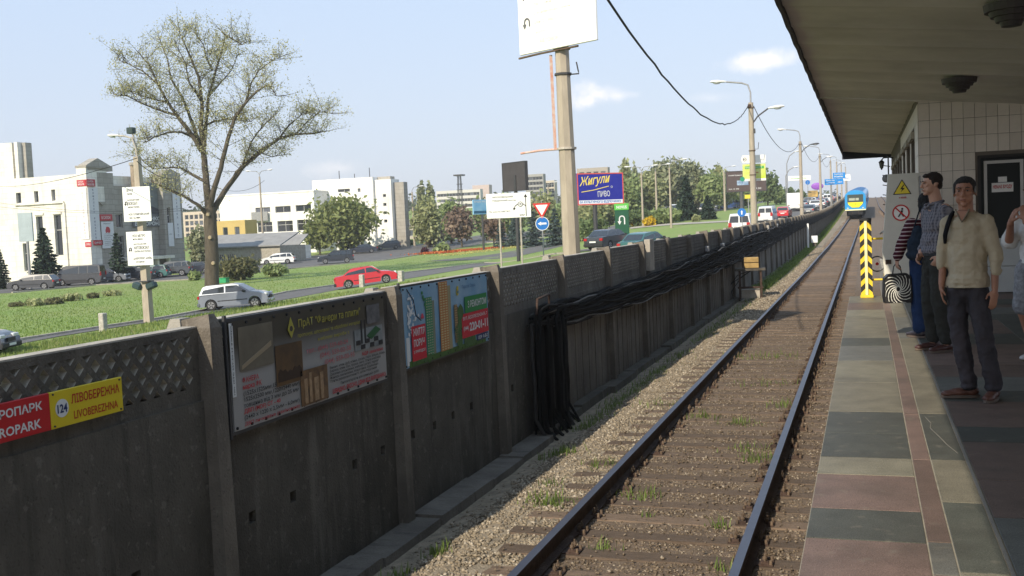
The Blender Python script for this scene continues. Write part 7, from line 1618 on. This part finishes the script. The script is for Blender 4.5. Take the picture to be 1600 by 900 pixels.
simple('pink-beige apartment block lower left of the cream one', 288, 352, 330, 372, 300, mat('apartment_pink', (.50, .42, .34), .85, .15), (8, 4, 1.2, 1.3), depth=4)
0 and simple('yellow-brown small kiosk under the tree right of the long building', 298, 312, 372, 392, 140, yelw, None)
simple('long pale apartment block with rows of windows on the horizon', 683, 752, 297, 335, 420, mat('apartment_pale', (.52, .50, .46), .85, .15), (14, 4, 1.3, 1.2), depth=3, sink=4)
simple('pinkish end wall block right of the long pale apartment block', 740, 766, 289, 335, 425, mat('apartment_rose', (.46, .38, .34), .85, .15), None, sink=4)
simple('grey tower block beside the dark billboard', 823, 851, 272, 330, 380, mat('apartment_grey', (.30, .29, .27), .85, .15), (5, 7, 1.5, 1.2), depth=3, sink=4)
simple('brick-grey block with dark windows peeping over the beer billboard', 904, 952, 262, 330, 360, mat('apartment_brown', (.32, .28, .24), .85, .15), (4, 5, 1.8, 1.4), depth=3, sink=4)
simple('low beige house behind bushes at the right end of the white block', 628, 652, 352, 372, 215, mat('house_beige', (.40, .36, .30), .85, .2), (2, 1, 1.6, 1.2), 1.0)
simple('cream wall fragment behind the lamp post in the bushes', 852, 868, 282, 330, 390, mat('apartment_sand', (.48, .42, .33), .85, .15), (2, 5, 2.0, 1.6), sink=4)
for k, (x, yt, dep) in enumerate(((720, 275, 300),)):
    b_ = at(x, 330, dep); zt = at(x, yt, dep).z; L_ = thing('lattice_mast', 'dark lattice mast with a platform over the pale apartment block', 'mast', (b_.x, b_.y, 0))
    for sx in (-.7, .7):
        for sy in (-.7, .7): MB().cyl((sx, sy, 0), (sx*.5, sy*.5, zt), .12, n=5).build('leg', dgrey, L_)
    for q in range(6): z = zt*(.35+.1*q); MB().box(-.7, .7, -.7, .7, z, z+.15).build('brace', dgrey, L_)
    MB().box(-1.3, 1.3, -1.3, 1.3, zt, zt+.4).build('platform', dgrey, L_)
# fence left of the silver sheds
pa, pb_ = hit(300, 425), hit(370, 418)
fn = thing('picket_fence', 'low dark picket fence behind the big tree', 'fence', (pa.x, pa.y, pa.z), atan2(pb_.y-pa.y, pb_.x-pa.x)); n = 22; Ln = (pb_-pa).length
for k in range(n): MB().box(k*Ln/n, k*Ln/n+.14, 0, .06, 0, 1.9).build('picket', dgrey, fn)
for z in (.4, 1.5): MB().box(0, Ln, .062, .12, z, z+.1).build('rail', dgrey, fn)
r, w_ = board2('billboard', 'blank grey-blue board on a post before the long white building', 'billboard', at(30, 378, 105), at(52, 377, 105), 45*105/FPX, mat('board_grey_blue', (.36, .42, .44), .5, .15, 1), .25); legs(r, (w_*.55,), 0, greym, .14, y=.1)
# ---------------------------------------------------------------- trees and plants
bark = mat('bark_grey_brown', (.085, .07, .05), .95, .45, 4, .8, 14, stretch=(1, 1, .3), detail=9)
def leaves(C, size, n_each=1, flat=0.0, aspect=1.6):
    """C: (n,3) centres -> small leaf quads"""
    C = np.asarray(C); n = len(C); s = np.random.uniform(size[0], size[1], (n, 1))
    a = np.random.normal(size=(n, 3)); a[:, 2] *= (1-flat); a /= np.linalg.norm(a, axis=1, keepdims=True)+1e-9
    b = np.random.normal(size=(n, 3)); b -= a*(a*b).sum(1, keepdims=True); b /= np.linalg.norm(b, axis=1, keepdims=True)+1e-9
    u = a*s*.5*aspect; v = b*s*.5
    V = np.stack([C-u, C-v*.9+u*.1, C+u, C+v*.9+u*.1], 1).reshape(-1, 3); F = np.arange(4*n).reshape(-1, 4); return V, F
def blob_cloud(n, centre, rad, clumps, cr, hollow=.35):
    c0 = np.random.normal(size=(clumps, 3)); c0 /= np.linalg.norm(c0, axis=1, keepdims=True); c0 *= np.random.uniform(hollow, 1, (clumps, 1))**.6
    idx = np.random.randint(0, clumps, n); d = np.random.normal(size=(n, 3))*.45; cs = np.random.uniform(.6, 1.3, clumps)
    P_ = (c0[idx]*(1-cr) + d*cr*cs[idx][:, None]); P_[:, 2] = P_[:, 2]
    return P_*np.array(rad)+np.array(centre)
def broad(label, x, yb, ytop, wpx, m, n=3500, dep=None, base=None, name='tree', trunk=True, clumps=40, cr=.42, leaf=(.16, .34), low=.18, cat='tree', group=None, sx=1.0, bk=None, limb=6):
    p = hit(x, yb) if dep is None else ground(at(x, yb, dep)); dpt = (p-CAM).dot(FW); H = at(x, ytop, dpt).z-p.z; Wd = wpx*dpt/FPX
    r = thing(name, label, cat, (p.x, p.y, p.z-.1), R(0, 6), group); zc = H*(low+1)/2; rz_ = H*(1-low)/2
    P_ = blob_cloud(n, (0, 0, zc), (Wd/2, Wd/2, rz_), clumps, cr); P_ = P_[P_[:, 2] > .05]
    k = dpt/90; V_, F_ = leaves(P_, (leaf[0]*k, leaf[1]*k)); link('crown', fastmesh('crown', V_, F_, m), r)
    if trunk:
        mb = MB(); tr_ = max(.06, H*.02); mb.tube([(0, 0, 0), (.05*tr_, 0, H*.3), (0, .1*tr_, H*.7)], [tr_*1.3, tr_, tr_*.3], 7)
        for q in range(limb):
            a = 2*pi*q/limb+R(-.4, .4); z0 = H*R(.2, .45); mb.tube([(0, 0, z0), (cos(a)*Wd*.18, sin(a)*Wd*.18, z0+H*.18), (cos(a)*Wd*.36, sin(a)*Wd*.36, z0+H*R(.3, .42))], [tr_*.6, tr_*.35, tr_*.1], 5)
        mb.build('trunk', bk or bark, r)
    return r
def conifer(label, x, yb, ytop, wpx, m, dep=None, tiers=16, name='spruce_tree', group=None):
    p = hit(x, yb) if dep is None else ground(at(x, yb, dep)); dpt = (p-CAM).dot(FW); H = at(x, ytop, dpt).z-p.z; Rm = wpx*dpt/FPX/2; r = thing(name, label, 'spruce', (p.x, p.y, p.z-.1), R(0, 6), group)
    pts_ = []; dirs = []; mbt = MB(); mbt.cyl((0, 0, 0), (0, 0, H*.97), max(.05, H*.018), .01, 6)
    for t in range(tiers):
        f = t/(tiers-1); z = H*(.06+.92*f); rr = Rm*(1-f)**.85+.05*Rm; nb = int(6+10*(1-f))
        for b in range(nb):
            a = 2*pi*(b+R(-.3, .3))/nb+t; L = rr*R(.7, 1.12)
            m_ = max(4, int(L/Rm*15))
            for q in range(m_):
                s = (q+.3)/m_; w_ = .16*L*(1-s*.6)
                for _ in range(2): pts_.append((cos(a)*L*s+R(-w_, w_)*sin(a), sin(a)*L*s-R(-w_, w_)*cos(a), z-.22*L*s+.06*L*s*s*3*(.5)+R(-.05, .05)*H*.15))
    C = np.array(pts_); sz = Rm*.13; V_, F_ = leaves(C, (sz, sz*2.0), flat=.5, aspect=1.8); link('crown', fastmesh('crown', V_, F_, m), r); mbt.build('trunk', bark, r); return r
np.random.seed(3); random.seed(3)
Lolive = leafmat('leaf_spring_olive', (.24, .26, .11), (.35, .37, .18), (.46, .47, .27)); Lgreen = leafmat('leaf_fresh_green', (.17, .22, .08), (.26, .32, .13), (.37, .42, .20)); Ldark = leafmat('leaf_dark_green', (.08, .12, .045), (.15, .20, .08), (.23, .28, .12)); Lbrown = leafmat('leaf_reddish_brown', (.16, .11, .08), (.26, .19, .14), (.36, .28, .2)); Lspruce = leafmat('needle_dark', (.012, .026, .016), (.028, .05, .03), (.055, .08, .05), .05); Lblue = leafmat('needle_blue', (.03, .05, .045), (.07, .10, .09), (.12, .15, .14), .05); Lyel = leafmat('blossom_yellow', (.30, .20, .01), (.62, .42, .02), (.75, .58, .05)); Lpale = leafmat('leaf_pale', (.17, .19, .10), (.29, .31, .18), (.42, .42, .27))
# ---- the big tree
tb0 = at(331, 447, 74); 
tb0 = hit(331, 447); DT = (tb0-CAM).dot(FW); K = DT/FPX
if DT > 95: tb0 = ground(at(331, 447, 88)); DT = (tb0-CAM).dot(FW); K = DT/FPX
big = thing('tree', 'tall spring tree with sparse pale leaves and a thick trunk on the lawn', 'tree', (tb0.x, tb0.y, tb0.z))
ax = Vector((cos(PSI), sin(PSI), 0)); ay = Vector((-sin(PSI), cos(PSI), 0))
B0x, B0y = 331, 447
def tp3(x, y, d=0.0): # px to local
    w_ = at(x, y, DT+d); return w_-tb0
limbs = [  # (list of (px, py, depth offset)), start radius px, end radius px
    ([(331, 452, 0), (331, 400, 0), (329, 350, 0), (327, 325, 0)], 11.5, 9.5),
    ([(327, 325, 0), (322, 285, .2), (318, 240, .3), (314, 200, .2), (316, 160, -.3), (310, 120, -.6), (300, 95, -1), (285, 60, -1.2)], 8, 1.2),
    ([(318, 240, 0), (322, 190, .8), (326, 150, 1.2), (338, 108, 1.6), (345, 85, 2), (352, 55, 2.2)], 4.5, 1),
    ([(316, 236, 0), (296, 205, -.6), (276, 180, -1), (262, 160, -1.4), (247, 132, -1.6), (232, 100, -2), (215, 80, -2)], 5.2, 1),
    ([(312, 225, 0), (298, 185, .8), (284, 150, 1.2), (268, 125, 1.4), (262, 95, 1.8), (250, 62, 2)], 4, .9),
    ([(305, 216, 0), (284, 206, -1), (262, 207, -1.6), (240, 215, -2), (228, 222, -2.2)], 3, .9),
    ([(327, 330, 0), (333, 300, -.5), (345, 262, -1), (356, 218, -1.4), (368, 182, -1.6), (384, 160, -2), (402, 142, -2.2), (420, 132, -2.4), (432, 150, -2.4)], 6.5, .8),
    ([(330, 335, 0), (350, 300, 1), (378, 262, 1.6), (405, 238, 2), (435, 217, 2.2), (462, 210, 2.4), (490, 208, 2.4), (510, 205, 2.5)], 6.5, 1),
    ([(352, 298, .5), (370, 268, .8), (392, 252, 1), (418, 232, 1.2)], 3.5, 1.2),
    ([(326, 338, 0), (312, 322, -1), (290, 308, -1.4), (268, 298, -1.8), (250, 290, -2), (236, 283, -2)], 4.2, 1),
    ([(322, 285, 0), (300, 272, 1.4), (282, 262, 1.8), (262, 262, 2.2), (240, 264, 2.4)], 3.4, .9),
    ([(318, 196, 0), (335, 190, .8), (352, 186, 1), (372, 188, 1.2), (392, 190, 1.3)], 2.6, .7),
    ([(332, 110, 1.4), (322, 90, 1), (318, 70, .8), (300, 45, .8)], 2.4, .6),
    ([(262, 160, -1.4), (240, 155, -1.8), (215, 148, -2), (195, 140, -2)], 2, .6),
    ([(276, 180, -1), (250, 172, -1.5), (222, 162, -2), (200, 150, -2.2), (178, 148, -2.4)], 2.6, .7),
    ([(247, 132, -1.6), (225, 112, -1.8), (200, 100, -2), (182, 92, -2)], 1.8, .5),
    ([(384, 160, -2), (392, 130, -1.6), (405, 110, -1.4), (425, 95, -1.2), (440, 88, -1)], 2, .5),
    ([(435, 217, 2.2), (452, 195, 1.8), (470, 180, 1.4), (490, 175, 1)], 1.8, .5),
    ([(462, 210, 2.4), (480, 190, 2.6), (500, 175, 2.6), (520, 178, 2.6)], 1.8, .5),
    ([(378, 262, 1.6), (392, 222, .6), (412, 195, 0), (430, 180, -.4)], 2.2, .6),
    ([(352, 55, 2.2), (365, 62, 2.4), (378, 70, 2.6), (392, 62, 2.6)], 1.5, .5), ([(285, 60, -1.2), (280, 48, -1.2)], 1.2, .5), ([(316, 160, -.3), (296, 130, -2), (290, 100, -3), (275, 70, -3.4)], 2.6, .6), ([(326, 150, 1.2), (344, 130, 3), (362, 110, 4), (372, 85, 4.5)], 2.4, .6),
    ([(405, 238, 2), (425, 245, 3), (445, 242, 3.6)], 1.4, .5), ([(240, 264, 2.4), (222, 250, 2.6), (212, 235, 2.6)], 1.4, .5)]
trunk_mb = MB(); br_mb = MB(); LV = []; big_b = []
for li, (pts, r0, r1) in enumerate(limbs):
    P_ = [tp3(*q) for q in pts]
    # smooth the polyline a little
    Q_ = []
    for a, b in zip(P_, P_[1:]):
        for k in range(4): Q_.append(a.lerp(b, k/4)+Vector((R(-1, 1), R(-1, 1), R(-1, 1)))*K*.5)
    Q_.append(P_[-1]); n = len(Q_); rr = [lerp(r0, r1, (k/(n-1))**.75)*K*(1 if li == 0 else .82) for k in range(n)]
    mb = MB(); mb.tube(Q_, rr, 9 if r0 > 4 else 6); mb.build('trunk' if li == 0 else 'limb', bark, big)
    if li == 0: continue
    tot = n
    for k in range(n):
        f = k/(n-1); 
        if f < .28 and r0 > 3: continue
        for _ in range(2 if f < .6 else 3):
            if random.random() < .18: continue
            L = R(1.0, 3.2)*(1.0 if f < .8 else .7); d = Vector((R(-1, 1), R(-1, 1), R(-.15, 1.1))).normalized()
            a = Q_[k]; tw = [a, a+d*L*.5+Vector((R(-.1, .1), R(-.1, .1), R(0, .15))), a+d*L+Vector((0, 0, R(-.1, .3)))]
            br_mb.tube(tw, [K*.55, K*.35, K*.12], 3, cap=False)
            for q in range(3):
                s0 = tw[0].lerp(tw[2], R(.3, .95)); e0 = s0+Vector((R(-1, 1), R(-1, 1), R(-.3, 1))).normalized()*R(.3, .9); br_mb.tube([s0, e0], [K*.25, K*.08], 3, cap=False)
                for _q in range(int(R(5, 19))): c = s0.lerp(e0, R(.1, 1.15)); LV.append((c.x+random.gauss(0, .32), c.y+random.gauss(0, .32), c.z+random.gauss(0, .32)))
            for _q in range(int(R(8, 18))): c = tw[0].lerp(tw[2], R(.35, 1.1)); LV.append((c.x+random.gauss(0, .14), c.y+random.gauss(0, .14), c.z+random.gauss(0, .14)))
tag(br_mb.build('twigs', bark, big), kind='stuff')
for (cx, cy, n) in ((322, 215, 260), (315, 260, 200), (327, 300, 160), (262, 80, 400), (350, 75, 700), (405, 105, 400), (370, 190, 160), (330, 160, 200)):  # denser tufts
    c = tp3(cx, cy, R(-.5, .5))
    for _ in range(n): LV.append((c.x+random.gauss(0, .7), c.y+random.gauss(0, .6), c.z+random.gauss(0, .75)))
V_, F_ = leaves(np.array(LV), (.05, .13)); link('crown', fastmesh('crown', V_, F_, leafmat('leaf_big_tree', (.30, .29, .13), (.48, .46, .24), (.64, .61, .38), .45)), big)
for k, (x, y) in enumerate(((329, 371), (334, 411), (326, 335))):
    c = tp3(x, y, -.42); MB().cyl(c-ay*.12, c-ay*.34, 3.2*K, 2.6*K, 10, smooth=False).build('cut_stub', mat('cut_wood', (.34, .27, .17), .9, .2, 8), big)
# ---- conifers
conifer('broad dark spruce before the tall windows of the long white building', 72, 438, 355, 56, Lspruce, dep=112)
conifer('dark spruce cut by the left edge of the photo', 2, 447, 388, 34, Lspruce, dep=108)
conifer('slim dark spruce before the banner corner of the building', 185, 432, 363, 36, Lspruce, dep=114)
conifer('tallest dark fir between the lamp posts right of the green pylon', 1073, 344, 277, 44, Lspruce, tiers=20)
conifer('smaller dark fir right beside the tallest fir', 1106, 343, 305, 32, Lspruce)
for k, (x, yb, yt, w_, lb) in enumerate(((806, 386, 335, 40, 'bluish spruce behind the left post of the white bridge sign'), (835, 385, 330, 38, 'bluish spruce under the round blue arrow sign'), (868, 384, 326, 40, 'bluish spruce just left of the thick concrete pole'), (783, 388, 345, 26, 'smallest bluish spruce at the left end of its clump'), (545, 392, 352, 34, 'grey-green spruce in front of the leafy tree by the white block'))): conifer(lb, x, yb, yt, w_, Lblue, tiers=11)
# ---- broadleaf trees
broad('big leafy green tree covering the corner of the white block', 540, 396, 298, 128, leafmat('leaf_willow', (.15, .18, .06), (.25, .28, .10), (.36, .38, .16)), 9000, clumps=70, cr=.4, low=.02)
broad('lower leafy tree left of the big green one by the white block', 500, 398, 338, 60, _M['leaf_willow'], 2600, low=.03)
broad('olive straggly tree between the long building and the big trunk', 312, 402, 345, 50, Lpale, 1800, low=.05, dep=128)
broad('brownish bush beside the trunk of the big spring tree', 372, 438, 397, 68, leafmat('leaf_hedge', (.10, .10, .045), (.17, .17, .08), (.25, .23, .12)), 3600, trunk=True, low=0, name='bush', cat='bush', clumps=40)
broad('low green hedge end right of the brownish bush', 430, 432, 410, 44, Lgreen, 1400, low=0, name='bush', cat='bush')
broad('small green bush left of the big tree, by the parked cars', 305, 438, 421, 24, Lgreen, 700, low=0, name='bush', cat='bush')
for k, (x, yb, yt, w_, lb) in enumerate(((26, 479, 470, 26, 'leftmost of the small bushes on the lawn'), (54, 478, 464, 30, 'brown small bush, second from the left on the lawn'), (85, 475, 462, 34, 'third small bush from the left on the lawn'), (112, 470, 456, 36, 'largest of the small green bushes on the lawn'), (146, 466, 456, 18, 'tiny round bush on the lawn'), (175, 462, 451, 30, 'small bush on the lawn nearest the sign pole'))): broad(lb, x, yb, yt, w_, Lolive if k % 2 else _M['leaf_hedge'], 900, trunk=False, low=-.1, name='bush', cat='bush', group='small bushes on the lawn', clumps=14)
broad('reddish-brown leafless tree left of the blue billboard', 722, 387, 318, 58, Lbrown, 3200, low=.12, clumps=34)
broad('reddish bush at the left foot of the brown trees', 672, 386, 345, 44, Lbrown, 1800, low=.0, name='bush', cat='bush')
broad('bare brown crooked tree behind the posts of the bridge sign', 772, 386, 335, 44, Lbrown, 1500, low=.2)
broad('olive bushy tree right of the white block', 668, 374, 305, 52, Lolive, 4200, dep=175, low=0)
broad('green tree behind the reddish-brown one', 705, 368, 306, 56, Lgreen, 4200, dep=185, low=0)
broad('green tree behind the small blue billboard', 760, 365, 306, 44, Lgreen, 2600, dep=190, low=0)
broad('round clipped green bush by the orange flower bed', 690, 394, 378, 27, Lgreen, 1500, trunk=False, low=-.2, name='bush', cat='bush', clumps=30)
broad('small purple bush left of the orange flower bed', 663, 396, 387, 11, leafmat('leaf_purple', (.06, .02, .03), (.12, .04, .06), None), 400, trunk=False, low=-.1, name='bush', cat='bush', clumps=12)
broad('dark small bush at the far kerb by the white block', 640, 383, 374, 14, Ldark, 400, trunk=False, low=-.1, name='bush', cat='bush', clumps=12)
def poplar(lb, x, yb, yt, w_, dep, m=Lpale, n=1500): return broad(lb, x, yb, yt, w_, m, n, dep=dep, low=.05, clumps=26, cr=.3, limb=4)
poplar('slim pale poplar leftmost of the pair over the olive trees', 661, 360, 278, 16, 260); poplar('slim pale poplar right of the pair over the olive trees', 674, 360, 281, 15, 262)
poplar('slim dark poplar behind the right edge of the white block', 627, 362, 284, 10, 240, Ldark); poplar('tall pale poplar right of the beer billboard', 978, 340, 243, 26, 230, Lolive); poplar('second pale poplar right of the beer billboard', 992, 340, 255, 20, 235, Lpale)
poplar('slim poplar behind the green sign pole', 1124, 325, 246, 22, 230, Lolive)
# ---- the tree mass behind the billboards
T2 = [(800, 372, 300, 60, 200, Lgreen, 'green tree behind the dark billboard post'), (850, 366, 300, 62, 205, Lolive, 'olive tree behind the blue arrow sign'), (885, 362, 310, 50, 200, Lgreen, 'green tree behind the thick concrete pole'), (925, 362, 312, 60, 190, Lolive, 'olive tree under the beer billboard, left'), (955, 362, 308, 55, 195, _M['leaf_willow'], 'willowy tree under the beer billboard, right'), (985, 352, 268, 60, 200, Lgreen, 'green tree just right of the green pylon'), (1015, 348, 262, 64, 205, Lolive, 'olive tree behind the double lamp post'), (1048, 345, 236, 72, 210, Lpale, 'tallest pale airy tree behind the firs'), (1085, 342, 245, 60, 212, Lpale, 'pale airy tree right of the tallest one'), (1112, 338, 268, 56, 208, Lgreen, 'green tree behind the smaller fir'), (1135, 334, 262, 46, 214, Lolive, 'olive tree behind the left edge of the brown billboard'), (1168, 328, 288, 60, 225, Lgreen, 'green tree behind the brown billboard'), (1200, 322, 268, 44, 235, Ldark, 'dark rounded tree right of the lime pole sign'), (1232, 316, 292, 26, 260, Ldark, 'small dark tree beyond the curved lamp posts'), (1213, 318, 288, 26, 245, Lgreen, 'green bushy tree right of the dark rounded one'), (1250, 312, 296, 18, 290, Ldark, 'tiny dark tree at the far end of the trees')]
for (x, yb, yt, w_, dep, m, lb) in T2: broad(lb, x, yb, yt, w_, m, 4200 if w_ > 50 else 2400, dep=dep, low=0, clumps=46, cr=.36, group='trees beyond the far road')
for k, (x, yb, yt, w_, lb) in enumerate(((930, 374, 335, 50, 'dense bush left of the green pylon'), (900, 378, 340, 40, 'dense bush right of the thick concrete pole'), (1000, 352, 325, 56, 'dense low thicket right of the green pylon'), (1040, 349, 322, 50, 'dense low thicket left of the tallest fir'))): broad(lb, x, yb, yt, w_, Lgreen if k % 2 else Ldark, 2600, low=-.1, trunk=False, name='bush', cat='bush')
for k, (x, yb, yt, w_, lb) in enumerate(((994, 353, 339, 20, 'yellow flowering bush right beside the green pylon'), (1015, 353, 338, 22, 'yellow flowering bush between two lamp posts'), (1088, 346, 336, 14, 'small yellow-green bush under the tallest fir'))): broad(lb, x, yb, yt, w_, Lyel if k < 2 else Lolive, 900, low=-.1, trunk=False, name='bush', cat='bush')
# distant line of trees closing the horizon
P_ = []
for k in range(90):
    x = -70+k*16; 
    if x > 1300: break
    d = R(420, 520); c = at(x, 0, d); g = GH(c.x, c.y); hh = R(7, 12) if x < 1150 else R(4, 6); q = blob_cloud(260, (c.x, c.y, g+hh*.4), (R(6, 10), 6, hh*.6), 8, .5); P_.append(q)
V_, F_ = leaves(np.concatenate(P_), (.8, 1.6)); tag(link('distant_trees', fastmesh('distant_trees', V_, F_, leafmat('leaf_distant', (.08, .10, .06), (.14, .16, .09), None))), kind='stuff')
# flower bed
fa = [hit(668+10*k, 397-.8*k) for k in range(13)]; P_ = []
for p in fa:
    for _ in range(260): P_.append((p.x+random.gauss(0, 1.2), p.y+random.gauss(0, 1.2), 0))
P_ = [(x, y, GH(x, y)+R(.05, .22)) for x, y, _ in P_]; V_, F_ = leaves(np.array(P_), (.10, .22)); tag(link('flower_bed', fastmesh('flower_bed', V_, F_, leafmat('petal_orange', (.35, .07, .02), (.62, .16, .05), (.70, .30, .10)))), kind='stuff')
P_ = []
for k in range(16):
    p = hit(700+8*k, 399.5-.9*k)
    for _ in range(120): P_.append((p.x+random.gauss(0, .9), p.y+random.gauss(0, .5), GH(p.x, p.y)+R(.05, .2)))
V_, F_ = leaves(np.array(P_), (.08, .16)); tag(link('flower_bed', fastmesh('flower_bed', V_, F_, leafmat('petal_cream', (.40, .38, .12), (.6, .55, .2), None))), kind='stuff')
# ---- grass blades: verge beyond the wall, tufts by the track
def blades(name, P_, h, w_, m, lean=.5):
    P_ = np.array(P_); n = len(P_); a = np.random.uniform(0, 6.28, n); hh = np.random.uniform(h[0], h[1], n); d = np.stack([np.cos(a), np.sin(a), np.zeros(n)], 1); l = np.random.uniform(0, lean, (n, 1))*hh[:, None]; up = np.array([[0, 0, 1.]]); sd_ = np.stack([-np.sin(a), np.cos(a), np.zeros(n)], 1)*w_
    b = P_; mid_ = b+up*hh[:, None]*.55+d*l*.35; tip = b+up*hh[:, None]+d*l
    V_ = np.stack([b-sd_, b+sd_, mid_+sd_*.7, mid_-sd_*.7, tip+sd_*.1, tip-sd_*.1], 1).reshape(-1, 3); o_ = 6*np.arange(n)[:, None]
    F_ = np.concatenate([o_+np.array([[0, 1, 2, 3]]), o_+np.array([[3, 2, 4, 5]])]); return tag(link(name, fastmesh(name, V_, F_, m)), kind='stuff')
gb_ = leafmat('grass_blade', (.12, .185, .035), (.18, .265, .055), (.27, .31, .10)); gd_ = leafmat('grass_blade_dry', (.14, .20, .04), (.23, .28, .08), (.34, .33, .15))
P_ = []
for _ in range(24000):
    x_ = R(-60, 700); y_ = R(0, 1); yk = np.interp(x_, [-60, 163, 330, 566, 640, 760], [556, 518, 488, 452, 440, 424]); y_ = yk+1+ (y_**1.3)*34
    q = hit(x_, y_); P_.append((q.x, q.y, q.z))
blades('verge_grass', P_, (.06, .20), .020, gd_)
P_ = []
for _ in range(42000):
    x_ = R(-20, 880); yk = np.interp(x_, [-20, 300, 455, 600, 760, 880], [461, 438, 421, 409, 382, 372]); y_ = yk+R(1, 90)
    yl = np.interp(x_, [-60, 40, 150, 250, 320, 449, 521, 631, 757, 880], [550, 528, 512, 497, 483, 455, 445, 425, 409, 395]); 
    if y_ > yl-1: continue
    q = hit(x_, y_); P_.append((q.x, q.y, q.z))
blades('lawn_grass', P_, (.04, .11), .022, gb_)
P_ = []
def ok(x, y): return bedz(x, y)
for (x, y, n, s) in ((-3.05, 9.9, 120, .14), (-3.25, 10.6, 30, .08), (-3.6, 8.3, 60, .07), (-3.75, 7.7, 60, .08), (-3.6, 12.2, 140, .14), (-2.2, 10.3, 60, .12), (-1.3, 9.4, 30, .05), (-1.15, 8.2, 25, .05), (-1.25, 12.1, 60, .10), (-2.2, 14.6, 70, .14), (-1.6, 14.2, 60, .15), (-2.2, 8.6, 26, .06), (-2.25, 7.4, 30, .08), (-1.4, 7.2, 30, .08), (-2.95, 11.6, 40, .12), (-3.0, 15.5, 60, .2), (-1.2, 15.6, 60, .12), (-1.9, 21, 120, .4), (-1.6, 17.5, 60, .3), (-2.0, 9.6, 14, .05), (-2.15, 6.7, 30, .08), (-1.35, 6.5, 20, .05), (-3.6, 6.6, 50, .1), (-1.4, 12.6, 40, .15)):
    for _ in range(n): px_, py2 = x+random.gauss(0, s), y+random.gauss(0, s*.8); P_.append((px_, py2, bedz(px_, py2)+.005))
for _ in range(3400):
    y = 14+46*random.random()**1.3; w_ = .10+.006*(y-14); x = -3.78+random.gauss(0, w_)+.006*(y-20)
    if x < -4.28 or x > -3.3 or mnoise.noise(Vector((y*.5, 0, 3))) < -.1-.012*(y-14): continue
    P_.append((x, y, bedz(x, y)))
blades('track_weeds', P_, (.03, .12), .006, leafmat('weed', (.09, .14, .03), (.16, .22, .05), (.25, .29, .10)), .9)
P_ = []
for _ in range(26000):
    y = 40+170*random.random()**1.2; x = R(-4.25, -3.5); P_.append((x, y, bedz(x, y)))
blades('track_weeds', P_, (.06, .2), .02, _M['weed'], .9)
hz = bpy.data.materials.new('haze_air'); hz.use_nodes = True; t = hz.node_tree; t.nodes.remove(t.nodes['Principled BSDF']); pv = t.nodes.new('ShaderNodeVolumePrincipled'); pv.inputs['Density'].default_value = .00032; pv.inputs['Color'].default_value = (.86, .88, .92, 1); pv.inputs['Anisotropy'].default_value = .0; t.links.new(pv.outputs[0], t.nodes['Material Output'].inputs['Volume'])
tag(MB().box(-900, 300, -60, 900, -60, 40).build('haze', hz), kind='stuff')
bpy.data.scenes.remove(TS)
